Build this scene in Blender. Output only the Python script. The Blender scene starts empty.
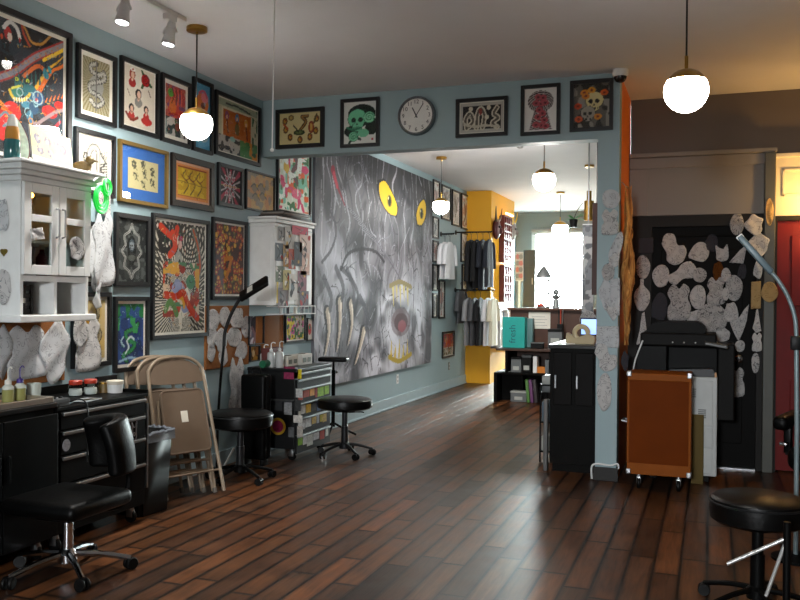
import bpy, bmesh, math, random
import numpy as np
from mathutils import Vector, Matrix
PI = math.pi
rnd = random.Random(7)
sc = bpy.context.scene
COL = sc.collection

# ------------------------------------------------------------------ camera model
FOC, EYE = 850.0, 1.35
Dv = np.array([310, 1., FOC]); Dv /= np.linalg.norm(Dv)
Uv = np.array([.009, 1, 0.]); Uv[2] = -(Uv[0]*Dv[0]+Uv[1]*Dv[1])/Dv[2]; Uv /= np.linalg.norm(Uv)
Rv = np.cross(Uv, Dv)
def ray(x, y):
    c = np.array([x-400., 300.-y, FOC]); return np.array([c@Rv, c@Dv, c@Uv])
def onX(x, y, X): r = ray(x, y); return np.array([0, 0, EYE])+r*(X/r[0])
def onY(x, y, Y): r = ray(x, y); return np.array([0, 0, EYE])+r*(Y/r[1])
def onZ(x, y, Z): r = ray(x, y); return np.array([0, 0, EYE])+r*((Z-EYE)/r[2])
cam = bpy.data.cameras.new('camera'); camo = bpy.data.objects.new('camera', cam); COL.objects.link(camo)
cam.sensor_fit = 'HORIZONTAL'; cam.angle_x = 2*math.atan(400/FOC); cam.clip_start = .05
m = Matrix.Identity(4)
for i, s in ((0, 1), (1, 1), (2, -1)):
    m[0][i], m[1][i], m[2][i] = s*Rv[i], s*Dv[i], s*Uv[i]
m[2][3] = EYE; camo.matrix_world = m; sc.camera = camo
sc.view_settings.view_transform = 'Standard'; sc.view_settings.look = 'None'
sc.view_settings.gamma = 1; sc.view_settings.use_curve_mapping = False
sc.view_settings.exposure = 0.45

# ------------------------------------------------------------------ colours and materials
def lin(h):
    h = h.lstrip('#'); o = []
    if len(h) == 3: h = ''.join(c*2 for c in h)
    for i in (0, 2, 4):
        v = int(h[i:i+2], 16)/255; o.append(v/12.92 if v <= .04045 else ((v+.055)/1.055)**2.4)
    return tuple(o)
def rgba(h): return (*lin(h), 1)
MATS = {}
class NT:
    def __init__(s, name):
        s.m = bpy.data.materials.new(name); s.m.use_nodes = True; s.t = s.m.node_tree
        s.b = s.t.nodes['Principled BSDF']; s.out = s.t.nodes['Material Output']
    def n(s, typ, **k):
        o = s.t.nodes.new(typ)
        for a, v in k.items():
            if a.startswith('i_'): o.inputs[int(a[2:])].default_value = v
            else: setattr(o, a, v)
        return o
    def l(s, a, b): s.t.links.new(a, b)
    def math(s, op, a, b=0.):
        o = s.n('ShaderNodeMath', operation=op)
        for i, v in enumerate((a, b)):
            if isinstance(v, (int, float)): o.inputs[i].default_value = v
            else: s.l(v, o.inputs[i])
        return o.outputs[0]
def mat(name, col, rough=.5, metal=0., var=.06, scale=12., bump=0., spec=.5, emit=None, es=0., coat=0., trans=0.):
    if name in MATS: return MATS[name]
    t = NT(name); b = t.b
    tc = t.n('ShaderNodeTexCoord'); no = t.n('ShaderNodeTexNoise'); no.inputs['Scale'].default_value = scale; no.inputs['Detail'].default_value = 4
    t.l(tc.outputs['Object'], no.inputs['Vector'])
    mx = t.n('ShaderNodeMix', data_type='RGBA'); c = lin(col)
    mx.inputs[6].default_value = (*[max(0, v*(1-var*2)) for v in c], 1); mx.inputs[7].default_value = (*[min(1, v*(1+var*2)) for v in c], 1)
    t.l(no.outputs['Fac'], mx.inputs[0]); t.l(mx.outputs[2], b.inputs['Base Color'])
    b.inputs['Roughness'].default_value = rough; b.inputs['Metallic'].default_value = metal
    b.inputs['Specular IOR Level'].default_value = spec; b.inputs['Coat Weight'].default_value = coat
    b.inputs['Transmission Weight'].default_value = trans
    if bump:
        bp = t.n('ShaderNodeBump'); bp.inputs['Strength'].default_value = bump; bp.inputs['Distance'].default_value = .01
        t.l(no.outputs['Fac'], bp.inputs['Height']); t.l(bp.outputs[0], b.inputs['Normal'])
    if emit: b.inputs['Emission Color'].default_value = rgba(emit); b.inputs['Emission Strength'].default_value = es
    MATS[name] = t.m; return t.m
def mat_attr(name, rough=.6, bump=0., spec=.3):
    if name in MATS: return MATS[name]
    t = NT(name); a = t.n('ShaderNodeAttribute'); a.attribute_name = 'Col'
    t.l(a.outputs['Color'], t.b.inputs['Base Color']); t.b.inputs['Roughness'].default_value = rough
    t.b.inputs['Specular IOR Level'].default_value = spec
    if bump:
        no = t.n('ShaderNodeTexNoise'); no.inputs['Scale'].default_value = 60; bp = t.n('ShaderNodeBump'); bp.inputs['Strength'].default_value = bump
        t.l(no.outputs['Fac'], bp.inputs['Height']); t.l(bp.outputs[0], t.b.inputs['Normal'])
    MATS[name] = t.m; return t.m
def mat_glass(name, tint='#ffffff', rough=.02, ior=1.45):
    if name in MATS: return MATS[name]
    t = NT(name); t.t.nodes.remove(t.b)
    tr = t.n('ShaderNodeBsdfTransparent'); tr.inputs[0].default_value = rgba(tint)
    gl = t.n('ShaderNodeBsdfGlossy'); gl.inputs['Roughness'].default_value = rough
    fr = t.n('ShaderNodeFresnel'); fr.inputs['IOR'].default_value = ior; mx = t.n('ShaderNodeMixShader')
    ge = t.n('ShaderNodeNewGeometry'); t.l(t.math('MULTIPLY', fr.outputs[0], t.math('SUBTRACT', 1., ge.outputs['Backfacing'])), mx.inputs[0]); t.l(tr.outputs[0], mx.inputs[1]); t.l(gl.outputs[0], mx.inputs[2]); t.l(mx.outputs[0], t.out.inputs[0])
    MATS[name] = t.m; return t.m
def mat_stencil(name, paper, ink, amount, alpha=1.):
    if name in MATS: return MATS[name]
    t = NT(name); t.t.nodes.remove(t.b)
    tc = t.n('ShaderNodeTexCoord'); oi = t.n('ShaderNodeObjectInfo')
    no = t.n('ShaderNodeTexNoise'); no.inputs['Scale'].default_value = 14; no.inputs['Detail'].default_value = 2
    ad = t.n('ShaderNodeVectorMath', operation='ADD'); sh = t.n('ShaderNodeVectorMath', operation='SCALE')
    t.l(tc.outputs['Object'], ad.inputs[0]); cx = t.n('ShaderNodeCombineXYZ')
    t.l(t.math('MULTIPLY', oi.outputs['Random'], 37.), cx.inputs[0]); t.l(cx.outputs[0], ad.inputs[1])
    t.l(ad.outputs[0], no.inputs['Vector'])
    sh.inputs['Scale'].default_value = .05; t.l(no.outputs['Color'], sh.inputs[0])
    ad2 = t.n('ShaderNodeVectorMath', operation='ADD'); t.l(ad.outputs[0], ad2.inputs[0]); t.l(sh.outputs[0], ad2.inputs[1])
    vo = t.n('ShaderNodeTexNoise'); vo.inputs['Scale'].default_value = 16; vo.inputs['Detail'].default_value = 1; t.l(ad2.outputs[0], vo.inputs['Vector'])
    ln = t.math('LESS_THAN', t.math('ABSOLUTE', t.math('SUBTRACT', t.math('FRACT', t.math('MULTIPLY', vo.outputs['Fac'], 11.)), .5)), .13)
    n2 = t.n('ShaderNodeTexNoise'); n2.inputs['Scale'].default_value = 22; t.l(ad.outputs[0], n2.inputs['Vector'])
    g = t.math('GREATER_THAN', n2.outputs['Fac'], .52-.07*amount)
    f = t.math('ADD', t.math('MULTIPLY', t.math('MULTIPLY', ln, g), .25+.25*amount), t.math('MULTIPLY', n2.outputs['Fac'], .22*amount))
    mx = t.n('ShaderNodeMix', data_type='RGBA'); mx.inputs[6].default_value = rgba(paper); mx.inputs[7].default_value = rgba(ink); t.l(f, mx.inputs[0])
    df = t.n('ShaderNodeBsdfDiffuse'); tl = t.n('ShaderNodeBsdfTranslucent'); ms = t.n('ShaderNodeMixShader'); ms.inputs[0].default_value = .25
    t.l(mx.outputs[2], df.inputs[0]); t.l(mx.outputs[2], tl.inputs[0]); t.l(df.outputs[0], ms.inputs[1]); t.l(tl.outputs[0], ms.inputs[2])
    res = ms.outputs[0]
    if alpha < 1:
        tr = t.n('ShaderNodeBsdfTransparent'); m2 = t.n('ShaderNodeMixShader'); m2.inputs[0].default_value = alpha
        t.l(tr.outputs[0], m2.inputs[1]); t.l(res, m2.inputs[2]); res = m2.outputs[0]
    t.l(res, t.out.inputs[0]); MATS[name] = t.m; return t.m

# ------------------------------------------------------------------ mesh building
def smooth_path(pts, k=6):
    P = [Vector(p) for p in pts]
    if len(P) < 3: return P
    out = []
    for i in range(len(P)-1):
        a, b, c, d = P[max(i-1, 0)], P[i], P[i+1], P[min(i+2, len(P)-1)]
        for j in range(k):
            t = j/k
            out.append(.5*((2*b)+(c-a)*t+(2*a-5*b+4*c-d)*t*t+(3*b-a-3*c+d)*t**3))
    out.append(P[-1]); return out
class MB:
    def __init__(s): s.bm = bmesh.new()
    def box(s, x0, x1, y0, y1, z0, z1, bev=0., seg=2, M=None):
        t = bmesh.new(); bmesh.ops.create_cube(t, size=1)
        bmesh.ops.scale(t, vec=(abs(x1-x0), abs(y1-y0), abs(z1-z0)), verts=t.verts)
        bmesh.ops.translate(t, vec=((x0+x1)/2, (y0+y1)/2, (z0+z1)/2), verts=t.verts)
        if bev: bmesh.ops.bevel(t, geom=t.edges[:], offset=min(bev, .49*min(abs(x1-x0), abs(y1-y0), abs(z1-z0))), segments=seg, affect='EDGES', profile=.5)
        return s.merge(t, M)
    def merge(s, t, M=None):
        if M: bmesh.ops.transform(t, matrix=M, verts=t.verts)
        me = bpy.data.meshes.new('tmp'); t.to_mesh(me); t.free(); s.bm.from_mesh(me); bpy.data.meshes.remove(me); return s
    def tube(s, pts, r, seg=8, k=0, r1=None, caps=True):
        P = smooth_path(pts, k) if k else [Vector(p) for p in pts]
        n = len(P); rings = []; prev = None
        for i, p in enumerate(P):
            d = (P[min(i+1, n-1)]-P[max(i-1, 0)]).normalized()
            if prev is None: a = d.orthogonal().normalized()
            else: a = (prev-d*prev.dot(d)); a = a.normalized() if a.length > 1e-6 else d.orthogonal().normalized()
            prev = a; b = d.cross(a); rr = r if r1 is None else r+(r1-r)*i/(n-1)
            rings.append([s.bm.verts.new(p+(a*math.cos(2*PI*j/seg)+b*math.sin(2*PI*j/seg))*rr) for j in range(seg)])
        for i in range(n-1):
            for j in range(seg): s.bm.faces.new((rings[i][j], rings[i][(j+1) % seg], rings[i+1][(j+1) % seg], rings[i+1][j]))
        if caps: s.bm.faces.new(rings[0][::-1]); s.bm.faces.new(rings[-1])
        return s
    def cyl(s, p0, p1, r, r1=None, seg=20): return s.tube([p0, p1], r, seg, 0, r1)
    def lathe(s, prof, c=(0, 0, 0), seg=28, M=None, sx=1, sy=1):
        t = bmesh.new(); rings = []
        for r, z in prof:
            rings.append([t.verts.new((c[0], c[1], c[2]+z))] if r < 1e-6 else
                         [t.verts.new((c[0]+sx*r*math.cos(2*PI*j/seg), c[1]+sy*r*math.sin(2*PI*j/seg), c[2]+z)) for j in range(seg)])
        for a, b in zip(rings, rings[1:]):
            for j in range(seg):
                k = (j+1) % seg
                if len(a) == 1 and len(b) == 1: continue
                if len(a) == 1: t.faces.new((a[0], b[k], b[j]))
                elif len(b) == 1: t.faces.new((a[j], a[k], b[0]))
                else: t.faces.new((a[j], a[k], b[k], b[j]))
        for a, fl in ((rings[0], True), (rings[-1], False)):
            if len(a) > 1: t.faces.new(a[::-1] if fl else a)
        bmesh.ops.recalc_face_normals(t, faces=t.faces[:])
        return s.merge(t, M)
    def sphere(s, c, r, seg=20, sc=(1, 1, 1), M=None):
        t = bmesh.new(); bmesh.ops.create_uvsphere(t, u_segments=seg, v_segments=seg//2+2, radius=r)
        bmesh.ops.scale(t, vec=sc, verts=t.verts); 
        if M: bmesh.ops.transform(t, matrix=M, verts=t.verts)
        bmesh.ops.translate(t, vec=c, verts=t.verts); return s.merge(t)
    def prism(s, pts, y0, y1, M=None, plane='XZ', bev=0):
        t = bmesh.new(); f = []
        for p in pts: f.append(t.verts.new((p[0], y0, p[1]) if plane == 'XZ' else ((p[0], p[1], y0) if plane == 'XY' else (y0, p[0], p[1]))))
        fc = t.faces.new(f); e = bmesh.ops.extrude_face_region(t, geom=[fc])
        v = [g for g in e['geom'] if isinstance(g, bmesh.types.BMVert)]
        d = y1-y0; bmesh.ops.translate(t, vec=(0, d, 0) if plane == 'XZ' else ((0, 0, d) if plane == 'XY' else (d, 0, 0)), verts=v)
        bmesh.ops.recalc_face_normals(t, faces=t.faces[:])
        if bev: bmesh.ops.bevel(t, geom=t.edges[:], offset=bev, segments=2, affect='EDGES')
        return s.merge(t, M)
    def torus(s, c, R, r, axis='Z', seg=32, a0=0., a1=2*PI):
        pts = []
        for i in range(seg+1):
            a = a0+(a1-a0)*i/seg; u, v = R*math.cos(a), R*math.sin(a)
            pts.append((c[0]+u, c[1]+v, c[2]) if axis == 'Z' else ((c[0]+u, c[1], c[2]+v) if axis == 'Y' else (c[0], c[1]+u, c[2]+v)))
        return s.tube(pts, r, 8, 0)
    def build(s, name, m, parent=None, smooth=True, label=None):
        me = bpy.data.meshes.new(name)
        bmesh.ops.recalc_face_normals(s.bm, faces=s.bm.faces[:]); s.bm.to_mesh(me); s.bm.free()
        o = bpy.data.objects.new(name, me); COL.objects.link(o); me.materials.append(m)
        if smooth:
            me.polygons.foreach_set('use_smooth', [True]*len(me.polygons))
            try: me.set_sharp_from_angle(angle=math.radians(38))
            except Exception: pass
        if parent: o.parent = parent
        if label: o['label'] = label
        return o
def thing(name, label, cat, loc=(0, 0, 0), rotz=0., group=None):
    o = bpy.data.objects.new(name, None); COL.objects.link(o); o.empty_display_size = .1
    o.location = Vector([float(v) for v in loc]); o.rotation_euler = (0, 0, rotz); o['label'] = label; o['category'] = cat
    if group: o['group'] = group
    return o
def tag(o, label, cat, group=None):
    o['label'] = label; o['category'] = cat
    if group: o['group'] = group
    return o
def struct(o): o['kind'] = 'structure'; return o
def put(o, loc, rotz=0.):
    o.location = Vector([float(v) for v in loc]); o.rotation_euler = (0, 0, rotz); return o
def copy_tree(o, label, loc=None, rot=None, parent=None):
    c = o.copy(); COL.objects.link(c)
    if parent: c.parent = parent
    else:
        c['label'] = label
        if loc is not None: c.location = Vector([float(v) for v in loc])
        if rot is not None: c.rotation_euler = rot
    for ch in list(o.children): copy_tree(ch, None, parent=c)
    return c

# ------------------------------------------------------------------ common materials
BLACK = mat('black_frame', '#121214', .35)
BLKPLAST = mat('black_plastic', '#080808', .45, spec=.2)
BLKLEATH = mat('black_leather', '#050505', .4, bump=.15, scale=90, spec=.12)
CHROME = mat('chrome', '#c9ccd0', .16, 1.)
STEEL = mat('brushed_steel', '#a9abad', .35, 1.)
BRASS = mat('brass', '#b08a45', .28, 1.)
WHITEP = mat('white_paint', '#dfe0de', .42)
MATBOARD = mat('mat_board', '#e6e3d8', .8)
GLASS = mat_glass('picture_glass')
CLEAR = mat_glass('clear_glass', '#eef4f2')
KRAFT = mat('cork', '#8a5526', .9, var=.25, scale=160)
SHEET = mat_stencil('tracing_paper', '#d6d4d2', '#3a3b44', .8)
SHEETB = mat_stencil('tracing_paper_busy', '#cac8c6', '#33343a', 1.3)
SHEETD = mat_stencil('tracing_paper_dark', '#55545a', '#26262c', .8, .75)
SHEETT = mat_stencil('tracing_paper_clear', '#dfe1e3', '#3a3b44', .5, .78)
SHEETY = mat_stencil('tracing_paper_yellow_lit', '#c9ac7a', '#6b4a2a', .4, .85)  # yellowish paper; on the lit sheets warm lamplight is put into this colour
SHEETBR = mat_stencil('tracing_paper_brown', '#6f4320', '#2e1c10', 1.)
OPAL = mat('opal_globe', '#ffffff', .4, emit='#fffaf2', es=36.)
# ------------------------------------------------------------------ the room
XL, CEIL, YH, YD, YF = -3.605, 3.007, 6.42, 7.25, 16.5
XC0, XC1 = -.79, -.635
def floor_mat():
    t = NT('plank_floor'); tc = t.n('ShaderNodeTexCoord'); sp = t.n('ShaderNodeSeparateXYZ'); t.l(tc.outputs['Object'], sp.inputs[0])
    W, L = .127, .8
    xs = t.math('DIVIDE', sp.outputs[0], W); row = t.math('FLOOR', xs); fx = t.math('SUBTRACT', xs, row)
    w1 = t.n('ShaderNodeTexWhiteNoise', noise_dimensions='1D'); t.l(row, w1.inputs['W'])
    ys = t.math('ADD', t.math('DIVIDE', sp.outputs[1], L), t.math('MULTIPLY', w1.outputs['Value'], 7.3)); cell = t.math('FLOOR', ys); fy = t.math('SUBTRACT', ys, cell)
    cb = t.n('ShaderNodeCombineXYZ'); t.l(row, cb.inputs[0]); t.l(cell, cb.inputs[1])
    w2 = t.n('ShaderNodeTexWhiteNoise', noise_dimensions='3D'); t.l(cb.outputs[0], w2.inputs['Vector'])
    rp = t.n('ShaderNodeValToRGB'); el = rp.color_ramp.elements
    cols = ['#28170d', '#4d2f19', '#59361d', '#382215', '#653c20', '#4f3320']
    el[0].position = 0; el[0].color = rgba(cols[0]); el[1].position = .2; el[1].color = rgba(cols[1])
    for i, c in enumerate(cols[2:]): e = el.new(.36+i*.18); e.color = rgba(c)
    t.l(w2.outputs['Value'], rp.inputs[0])
    mp = t.n('ShaderNodeMapping'); mp.inputs['Scale'].default_value = (26, 2.2, 1); t.l(tc.outputs['Object'], mp.inputs[0])
    ad = t.n('ShaderNodeVectorMath', operation='ADD'); t.l(mp.outputs[0], ad.inputs[0]); t.l(w2.outputs['Color'], ad.inputs[1])
    no = t.n('ShaderNodeTexNoise'); no.inputs['Scale'].default_value = 1.6; no.inputs['Detail'].default_value = 6; no.inputs['Distortion'].default_value = 1.2; t.l(ad.outputs[0], no.inputs['Vector'])
    n3 = t.n('ShaderNodeTexNoise'); n3.inputs['Scale'].default_value = 5; n3.inputs['Detail'].default_value = 5; t.l(tc.outputs['Object'], n3.inputs['Vector'])
    v = t.math('MAXIMUM', .12, t.math('ADD', -.85, t.math('ADD', t.math('MULTIPLY', no.outputs['Fac'], 1.9), t.math('MULTIPLY', n3.outputs['Fac'], 2.1))))
    mu = t.n('ShaderNodeMix', data_type='RGBA', blend_type='MULTIPLY'); mu.inputs[0].default_value = 1
    cc = t.n('ShaderNodeCombineColor'); 
    for i in range(3): t.l(v, cc.inputs[i])
    t.l(rp.outputs[0], mu.inputs[6]); t.l(cc.outputs[0], mu.inputs[7])
    ex = t.math('MINIMUM', fx, t.math('SUBTRACT', 1., fx)); ey = t.math('MINIMUM', fy, t.math('SUBTRACT', 1., fy))
    gap = t.math('MAXIMUM', t.math('LESS_THAN', ex, .045), t.math('LESS_THAN', ey, .008))
    mg = t.n('ShaderNodeMix', data_type='RGBA'); t.l(gap, mg.inputs[0]); t.l(mu.outputs[2], mg.inputs[6]); mg.inputs[7].default_value = rgba('#0c0705')
    ed = t.math('MINIMUM', 1., t.math('ADD', .2, t.math('MULTIPLY', t.math('MINIMUM', ex, t.math('MULTIPLY', ey, 7.)), 4.5)))
    me_ = t.n('ShaderNodeMix', data_type='RGBA', blend_type='MULTIPLY'); me_.inputs[0].default_value = 1; c2 = t.n('ShaderNodeCombineColor')
    for i in range(3): t.l(ed, c2.inputs[i])
    t.l(mg.outputs[2], me_.inputs[6]); t.l(c2.outputs[0], me_.inputs[7]); t.l(me_.outputs[2], t.b.inputs['Base Color'])
    t.l(t.math('ADD', t.math('MULTIPLY', n3.outputs['Fac'], .2), .27), t.b.inputs['Roughness'])
    h = t.math('ADD', t.math('MULTIPLY', no.outputs['Fac'], .35), t.math('SUBTRACT', t.math('MULTIPLY', w2.outputs['Value'], .25), gap))
    bp = t.n('ShaderNodeBump'); bp.inputs['Strength'].default_value = .5; bp.inputs['Distance'].default_value = .004; t.l(h, bp.inputs['Height']); t.l(bp.outputs[0], t.b.inputs['Normal'])
    t.b.inputs['Specular IOR Level'].default_value = .36
    return t.m
def wall_mat(name, col, groove=0., bump=.05, rough=.55):
    t = NT(name); tc = t.n('ShaderNodeTexCoord'); no = t.n('ShaderNodeTexNoise'); no.inputs['Scale'].default_value = 3; no.inputs['Detail'].default_value = 6
    t.l(tc.outputs['Object'], no.inputs['Vector']); c = lin(col)
    mx = t.n('ShaderNodeMix', data_type='RGBA'); mx.inputs[6].default_value = (*[v*.94 for v in c], 1); mx.inputs[7].default_value = (*[min(1, v*1.05) for v in c], 1)
    t.l(no.outputs['Fac'], mx.inputs[0]); t.b.inputs['Roughness'].default_value = rough
    n2 = t.n('ShaderNodeTexNoise'); n2.inputs['Scale'].default_value = 130; t.l(tc.outputs['Object'], n2.inputs['Vector'])
    h = t.math('MULTIPLY', n2.outputs['Fac'], .25)
    if groove:
        sp = t.n('ShaderNodeSeparateXYZ'); t.l(tc.outputs['Object'], sp.inputs[0])
        f = t.math('FRACT', t.math('DIVIDE', sp.outputs[1], groove)); g = t.math('LESS_THAN', t.math('ABSOLUTE', t.math('SUBTRACT', f, .5)), .02)
        h = t.math('SUBTRACT', h, t.math('MULTIPLY', g, 2.))
    t.l(mx.outputs[2], t.b.inputs['Base Color'])
    bp = t.n('ShaderNodeBump'); bp.inputs['Strength'].default_value = .3; bp.inputs['Distance'].default_value = .003; t.l(h, bp.inputs['Height']); t.l(bp.outputs[0], t.b.inputs['Normal'])
    return t.m
BLUE = wall_mat('blue_wall_paint', '#8ea4aa', .3)
BLUEP = wall_mat('blue_plain_paint', '#94a9ae')
CEILM = wall_mat('ceiling_paint', '#dedddf', rough=.7)
TAUPE = wall_mat('taupe_wall_paint', '#665c52')
GREYG = wall_mat('grey_green_wall_paint', '#7b807b')
ORANGE = wall_mat('orange_wall_paint', '#d8720a')
YELLOW = wall_mat('yellow_wall_paint', '#e0a312')
PANELW = wall_mat('panel_paint', '#7d7871')
CREAM = wall_mat('cream_panel_paint', '#cfc7ae')
def sbox(name, m, *b, bev=0.): return struct(MB().box(*b, bev=bev).build(name, m, smooth=False))
XR, YB = 2.6, -2.6
sbox('floor', floor_mat(), XL-.2, XR+.2, YB-.2, YF+.2, -.12, 0)
sbox('ceiling', CEILM, XL-.2, XR+.2, YB-.2, YF+.2, CEIL, CEIL+.12)
sbox('wall_left', BLUE, XL-.2, XL, YB, YF, 0, CEIL)
sbox('wall_right', TAUPE, XR, XR+.2, YB, YD+.2, 0, CEIL)
w = MB().box(XL, XC1, YH, YH+.14, 2.528, CEIL).box(XC0, XC1, YH, YH+.14, 0, 2.528)
struct(w.build('wall_middle', BLUEP, smooth=False))
sbox('wall_divider', ORANGE, XC0+.02, XC1-.003, YH+.141, YD+.1, 0, CEIL)
sbox('wall_right_rear', GREYG, XC0, XC0+.12, YD+.102, YF, 0, CEIL)
# front of the shop, behind the viewer: wall with a small window added for daylight
w = MB().box(XL, XR, YB-.2, YB, 0, 1.6).box(XL, XR, YB-.2, YB, 2.3, CEIL).box(XL, -.9, YB-.2, YB, 1.6, 2.3).box(-.2, XR, YB-.2, YB, 1.6, 2.3)
struct(w.build('wall_front', TAUPE, smooth=False))
w = MB()
for a in (-.9, -.58, -.26): w.box(a, a+.06, YB-.14, YB-.06, 1.6, 2.3)
w.box(-.9, -.2, YB-.14, YB-.06, 1.6, 1.66).box(-.9, -.2, YB-.14, YB-.06, 2.24, 2.3)
struct(w.build('window_added', BLACK, smooth=False))  # frame of the added window, out of view
# far wall with the bright window
pw0, pw1 = onY(535, 233, YF), onY(600, 233, YF)
wx0, wx1, wz0, wz1 = pw0[0], onY(587, 260, YF)[0], .75, pw0[2]
w = MB().box(XL, wx0, YF, YF+.2, 0, CEIL).box(wx1, XC0+.12, YF, YF+.2, 0, CEIL).box(wx0, wx1, YF, YF+.2, wz1, CEIL).box(wx0, wx1, YF, YF+.2, 0, wz0)
struct(w.build('wall_far', GREYG, smooth=False))
fr = MB()
fr.box(wx0-.06, wx0+.03, YF-.03, YF+.1, wz0-.05, wz1+.03).box(wx1-.03, wx1+.06, YF-.03, YF+.1, wz0-.05, wz1+.03).box(wx0-.06, wx1+.06, YF-.03, YF+.1, wz1-.03, wz1+.06).box(wx0-.08, wx1+.08, YF-.08, YF+.1, wz0-.06, wz0)
zm = (wz0+wz1)/2; fr.box(wx0, wx1, YF+.03, YF+.07, zm-.02, zm+.02)
wn = struct(fr.build('window_2', WHITEP, smooth=False))
MB().box(wx0+.03, wx1-.03, YF+.048, YF+.052, wz0, wz1-.03).build('pane', CLEAR, wn, smooth=False)
bl = MB().cyl((wx0-.05, YF-.07, wz1+.03), (wx1+.05, YF-.07, wz1+.03), .045).build('roller_blind', mat('blind', '#8d867d', .7))
tag(bl, 'rolled-up grey blind above the bright far window', 'blind')
# yellow partition on the left wall
Yy = 12.9
py1 = onY(491, 250, Yy)[0]; Ye = onX(514, 250, py1)[1]
sbox('wall_partition', YELLOW, XL+.001, py1, Yy, Ye, 0, CEIL-.001)
# alcove: panelled bulkhead and door wall on the right
dz = lambda x, y: onY(x, y, YD)
zpt = dz(700, 156)[2]; zdt = dz(700, 215)[2]; xpost0, xpost1 = dz(763, 300)[0], dz(774, 300)[0]
xd0, xd1 = dz(640, 300)[0], dz(757, 300)[0]
sbox('wall_alcove', TAUPE, XC1-.002, XR, YD+.1, YD+.2, 0, CEIL)
DARKD = mat('dark_door_paint', '#070605', .6, var=.12, spec=.1); DARKF = mat('dark_frame_paint', '#1d1b19', .6, spec=.2)
POSTM = mat('grey_post_paint', '#45463f', .5)
tr = MB().box(XC1+.001, xpost0, YD-.02, YD+.1, zdt, zpt, bev=.004)
tr.box(XC1+.001, xpost1+.01, YD-.05, YD+.1, zpt, zpt+.035, bev=.004).box(XC1+.001, xpost1, YD-.035, YD+.1, zpt-.09, zpt-.002, bev=.004)
xa, xb = dz(648, 200)[0], dz(761, 200)[0]
tr.box(XC1+.001, xa, YD-.03, YD+.1, zdt, zpt-.09, bev=.004)
struct(tr.build('trim_1', PANELW, smooth=False))
struct(MB().box(xpost0, xpost1, YD-.06, YD+.1, 0, zpt-.002, bev=.006).build('trim_2', POSTM, smooth=False))
cr = MB().box(xpost1+.001, XR, YD, YD+.1, zdt-.02, zpt-.01).box(xpost1+.001, XR, YD-.03, YD+.1, zpt-.04, zpt-.011, bev=.004)
xc, zc0, zc1 = dz(782, 200)[0], zdt+.13, zpt-.13
for (a, b, c, d) in ((xc, xc+.8, zc1-.02, zc1), (xc, xc+.8, zc0, zc0+.02), (xc, xc+.02, zc0, zc1), (xc+.78, xc+.8, zc0, zc1)): cr.box(a, b, YD-.014, YD, c, d, bev=.004)
struct(cr.build('trim_3', CREAM, smooth=False))
d = MB()
d.box(XC1+.002, xd0+.09, YD-.01, YD+.1, 0, zdt-.001).box(xd1-.0, xpost0-.001, YD-.01, YD+.1, 0, zdt-.001).box(xd0+.09, xd1, YD-.01, YD+.1, zdt-.09, zdt-.001)
struct(d.build('trim_4', DARKF, smooth=False))
d1 = struct(MB().box(xd0+.092, xd1-.002, YD+.03, YD+.08, .012, zdt-.092).box(xd0+.16, xd1-.1, YD+.02, YD+.031, 1.85, zdt-.16, bev=.005).box(xd0+.16, xd1-.1, YD+.02, YD+.031, 1.05, 1.75, bev=.005).box(xd0+.16, xd1-.1, YD+.02, YD+.031, .2, .95, bev=.005).build('door_1', DARKD, smooth=False))
p = onY(739, 359, YD+.02)
MB().lathe([(0, 0), (.028, 0), (.03, .012), (.02, .02), (0, .022)], M=Matrix.Translation((p[0], p[1]+.008, p[2])) @ Matrix.Rotation(PI/2, 4, 'X')).box(p[0]-.006, p[0]+.006, p[1]-.03, p[1]-.01, p[2]-.018, p[2]+.018, bev=.003).build('deadbolt', CHROME, d1)
RED = mat('red_door_paint', '#640502', .55, var=.1, spec=.25)
xr0 = dz(777, 300)[0]
rd = struct(MB().box(xr0, xr0+.82, YD+.03, YD+.08, .012, zdt-.06).box(xr0+.1, xr0+.72, YD+.015, YD+.031, .2, .72, bev=.006).box(xr0+.1, xr0+.72, YD+.015, YD+.031, 1.3, 1.85, bev=.006).build('door_2', RED, smooth=False))
struct(MB().box(xpost1+.002, xr0-.002, YD-.005, YD+.1, 0, zdt-.022).box(xr0, xr0+.82, YD-.005, YD+.1, zdt-.058, zdt-.022).box(xr0+.822, xr0+.92, YD-.005, YD+.1, 0, zdt-.022).build('trim_5', DARKF, smooth=False))
sbox('trim_6', STEEL, xd0+.092, xd1-.002, YD-.02, YD+.029, .0005, .012)
# baseboards
WB = mat('baseboard_paint', '#9fb2b8', .5)
struct(MB().box(XL, XL+.018, YH+.14, Yy-.001, 0, .13, bev=.004).box(XL, XL+.03, YH+.14, Yy-.001, 0, .02, bev=.004).build('baseboard_left', WB, smooth=False))
sbox('baseboard_front_left', WB, XL, XL+.018, YB, YH+.139, 0, .12, bev=.004)
struct(MB().box(XC0-.012, XC1+.012, YH-.014, YH-.001, 0, .1, bev=.003).build('baseboard_column', mat('dark_base', '#191715', .6), smooth=False))
# cable tacked along the column foot
c0 = [(XC0-.02, YH-.02, .012), (XC0-.02, YH-.022, .1), (XC0+.02, YH-.02, .125), (XC1-.04, YH-.02, .12), (XC1+.01, YH-.02, .135), (XC1+.018, YH-.02, .1)]
tag(MB().tube(c0, .007, 8, 5).build('cable', WHITEP), 'white cable tacked around the foot of the blue column', 'cable')
# track light
TRK = mat('white_track', '#d6d6d4', .4)
tX = onZ(143.5, 0, CEIL-.02)[0]; y1 = onZ(190, 20, CEIL-.02)[1]
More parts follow.
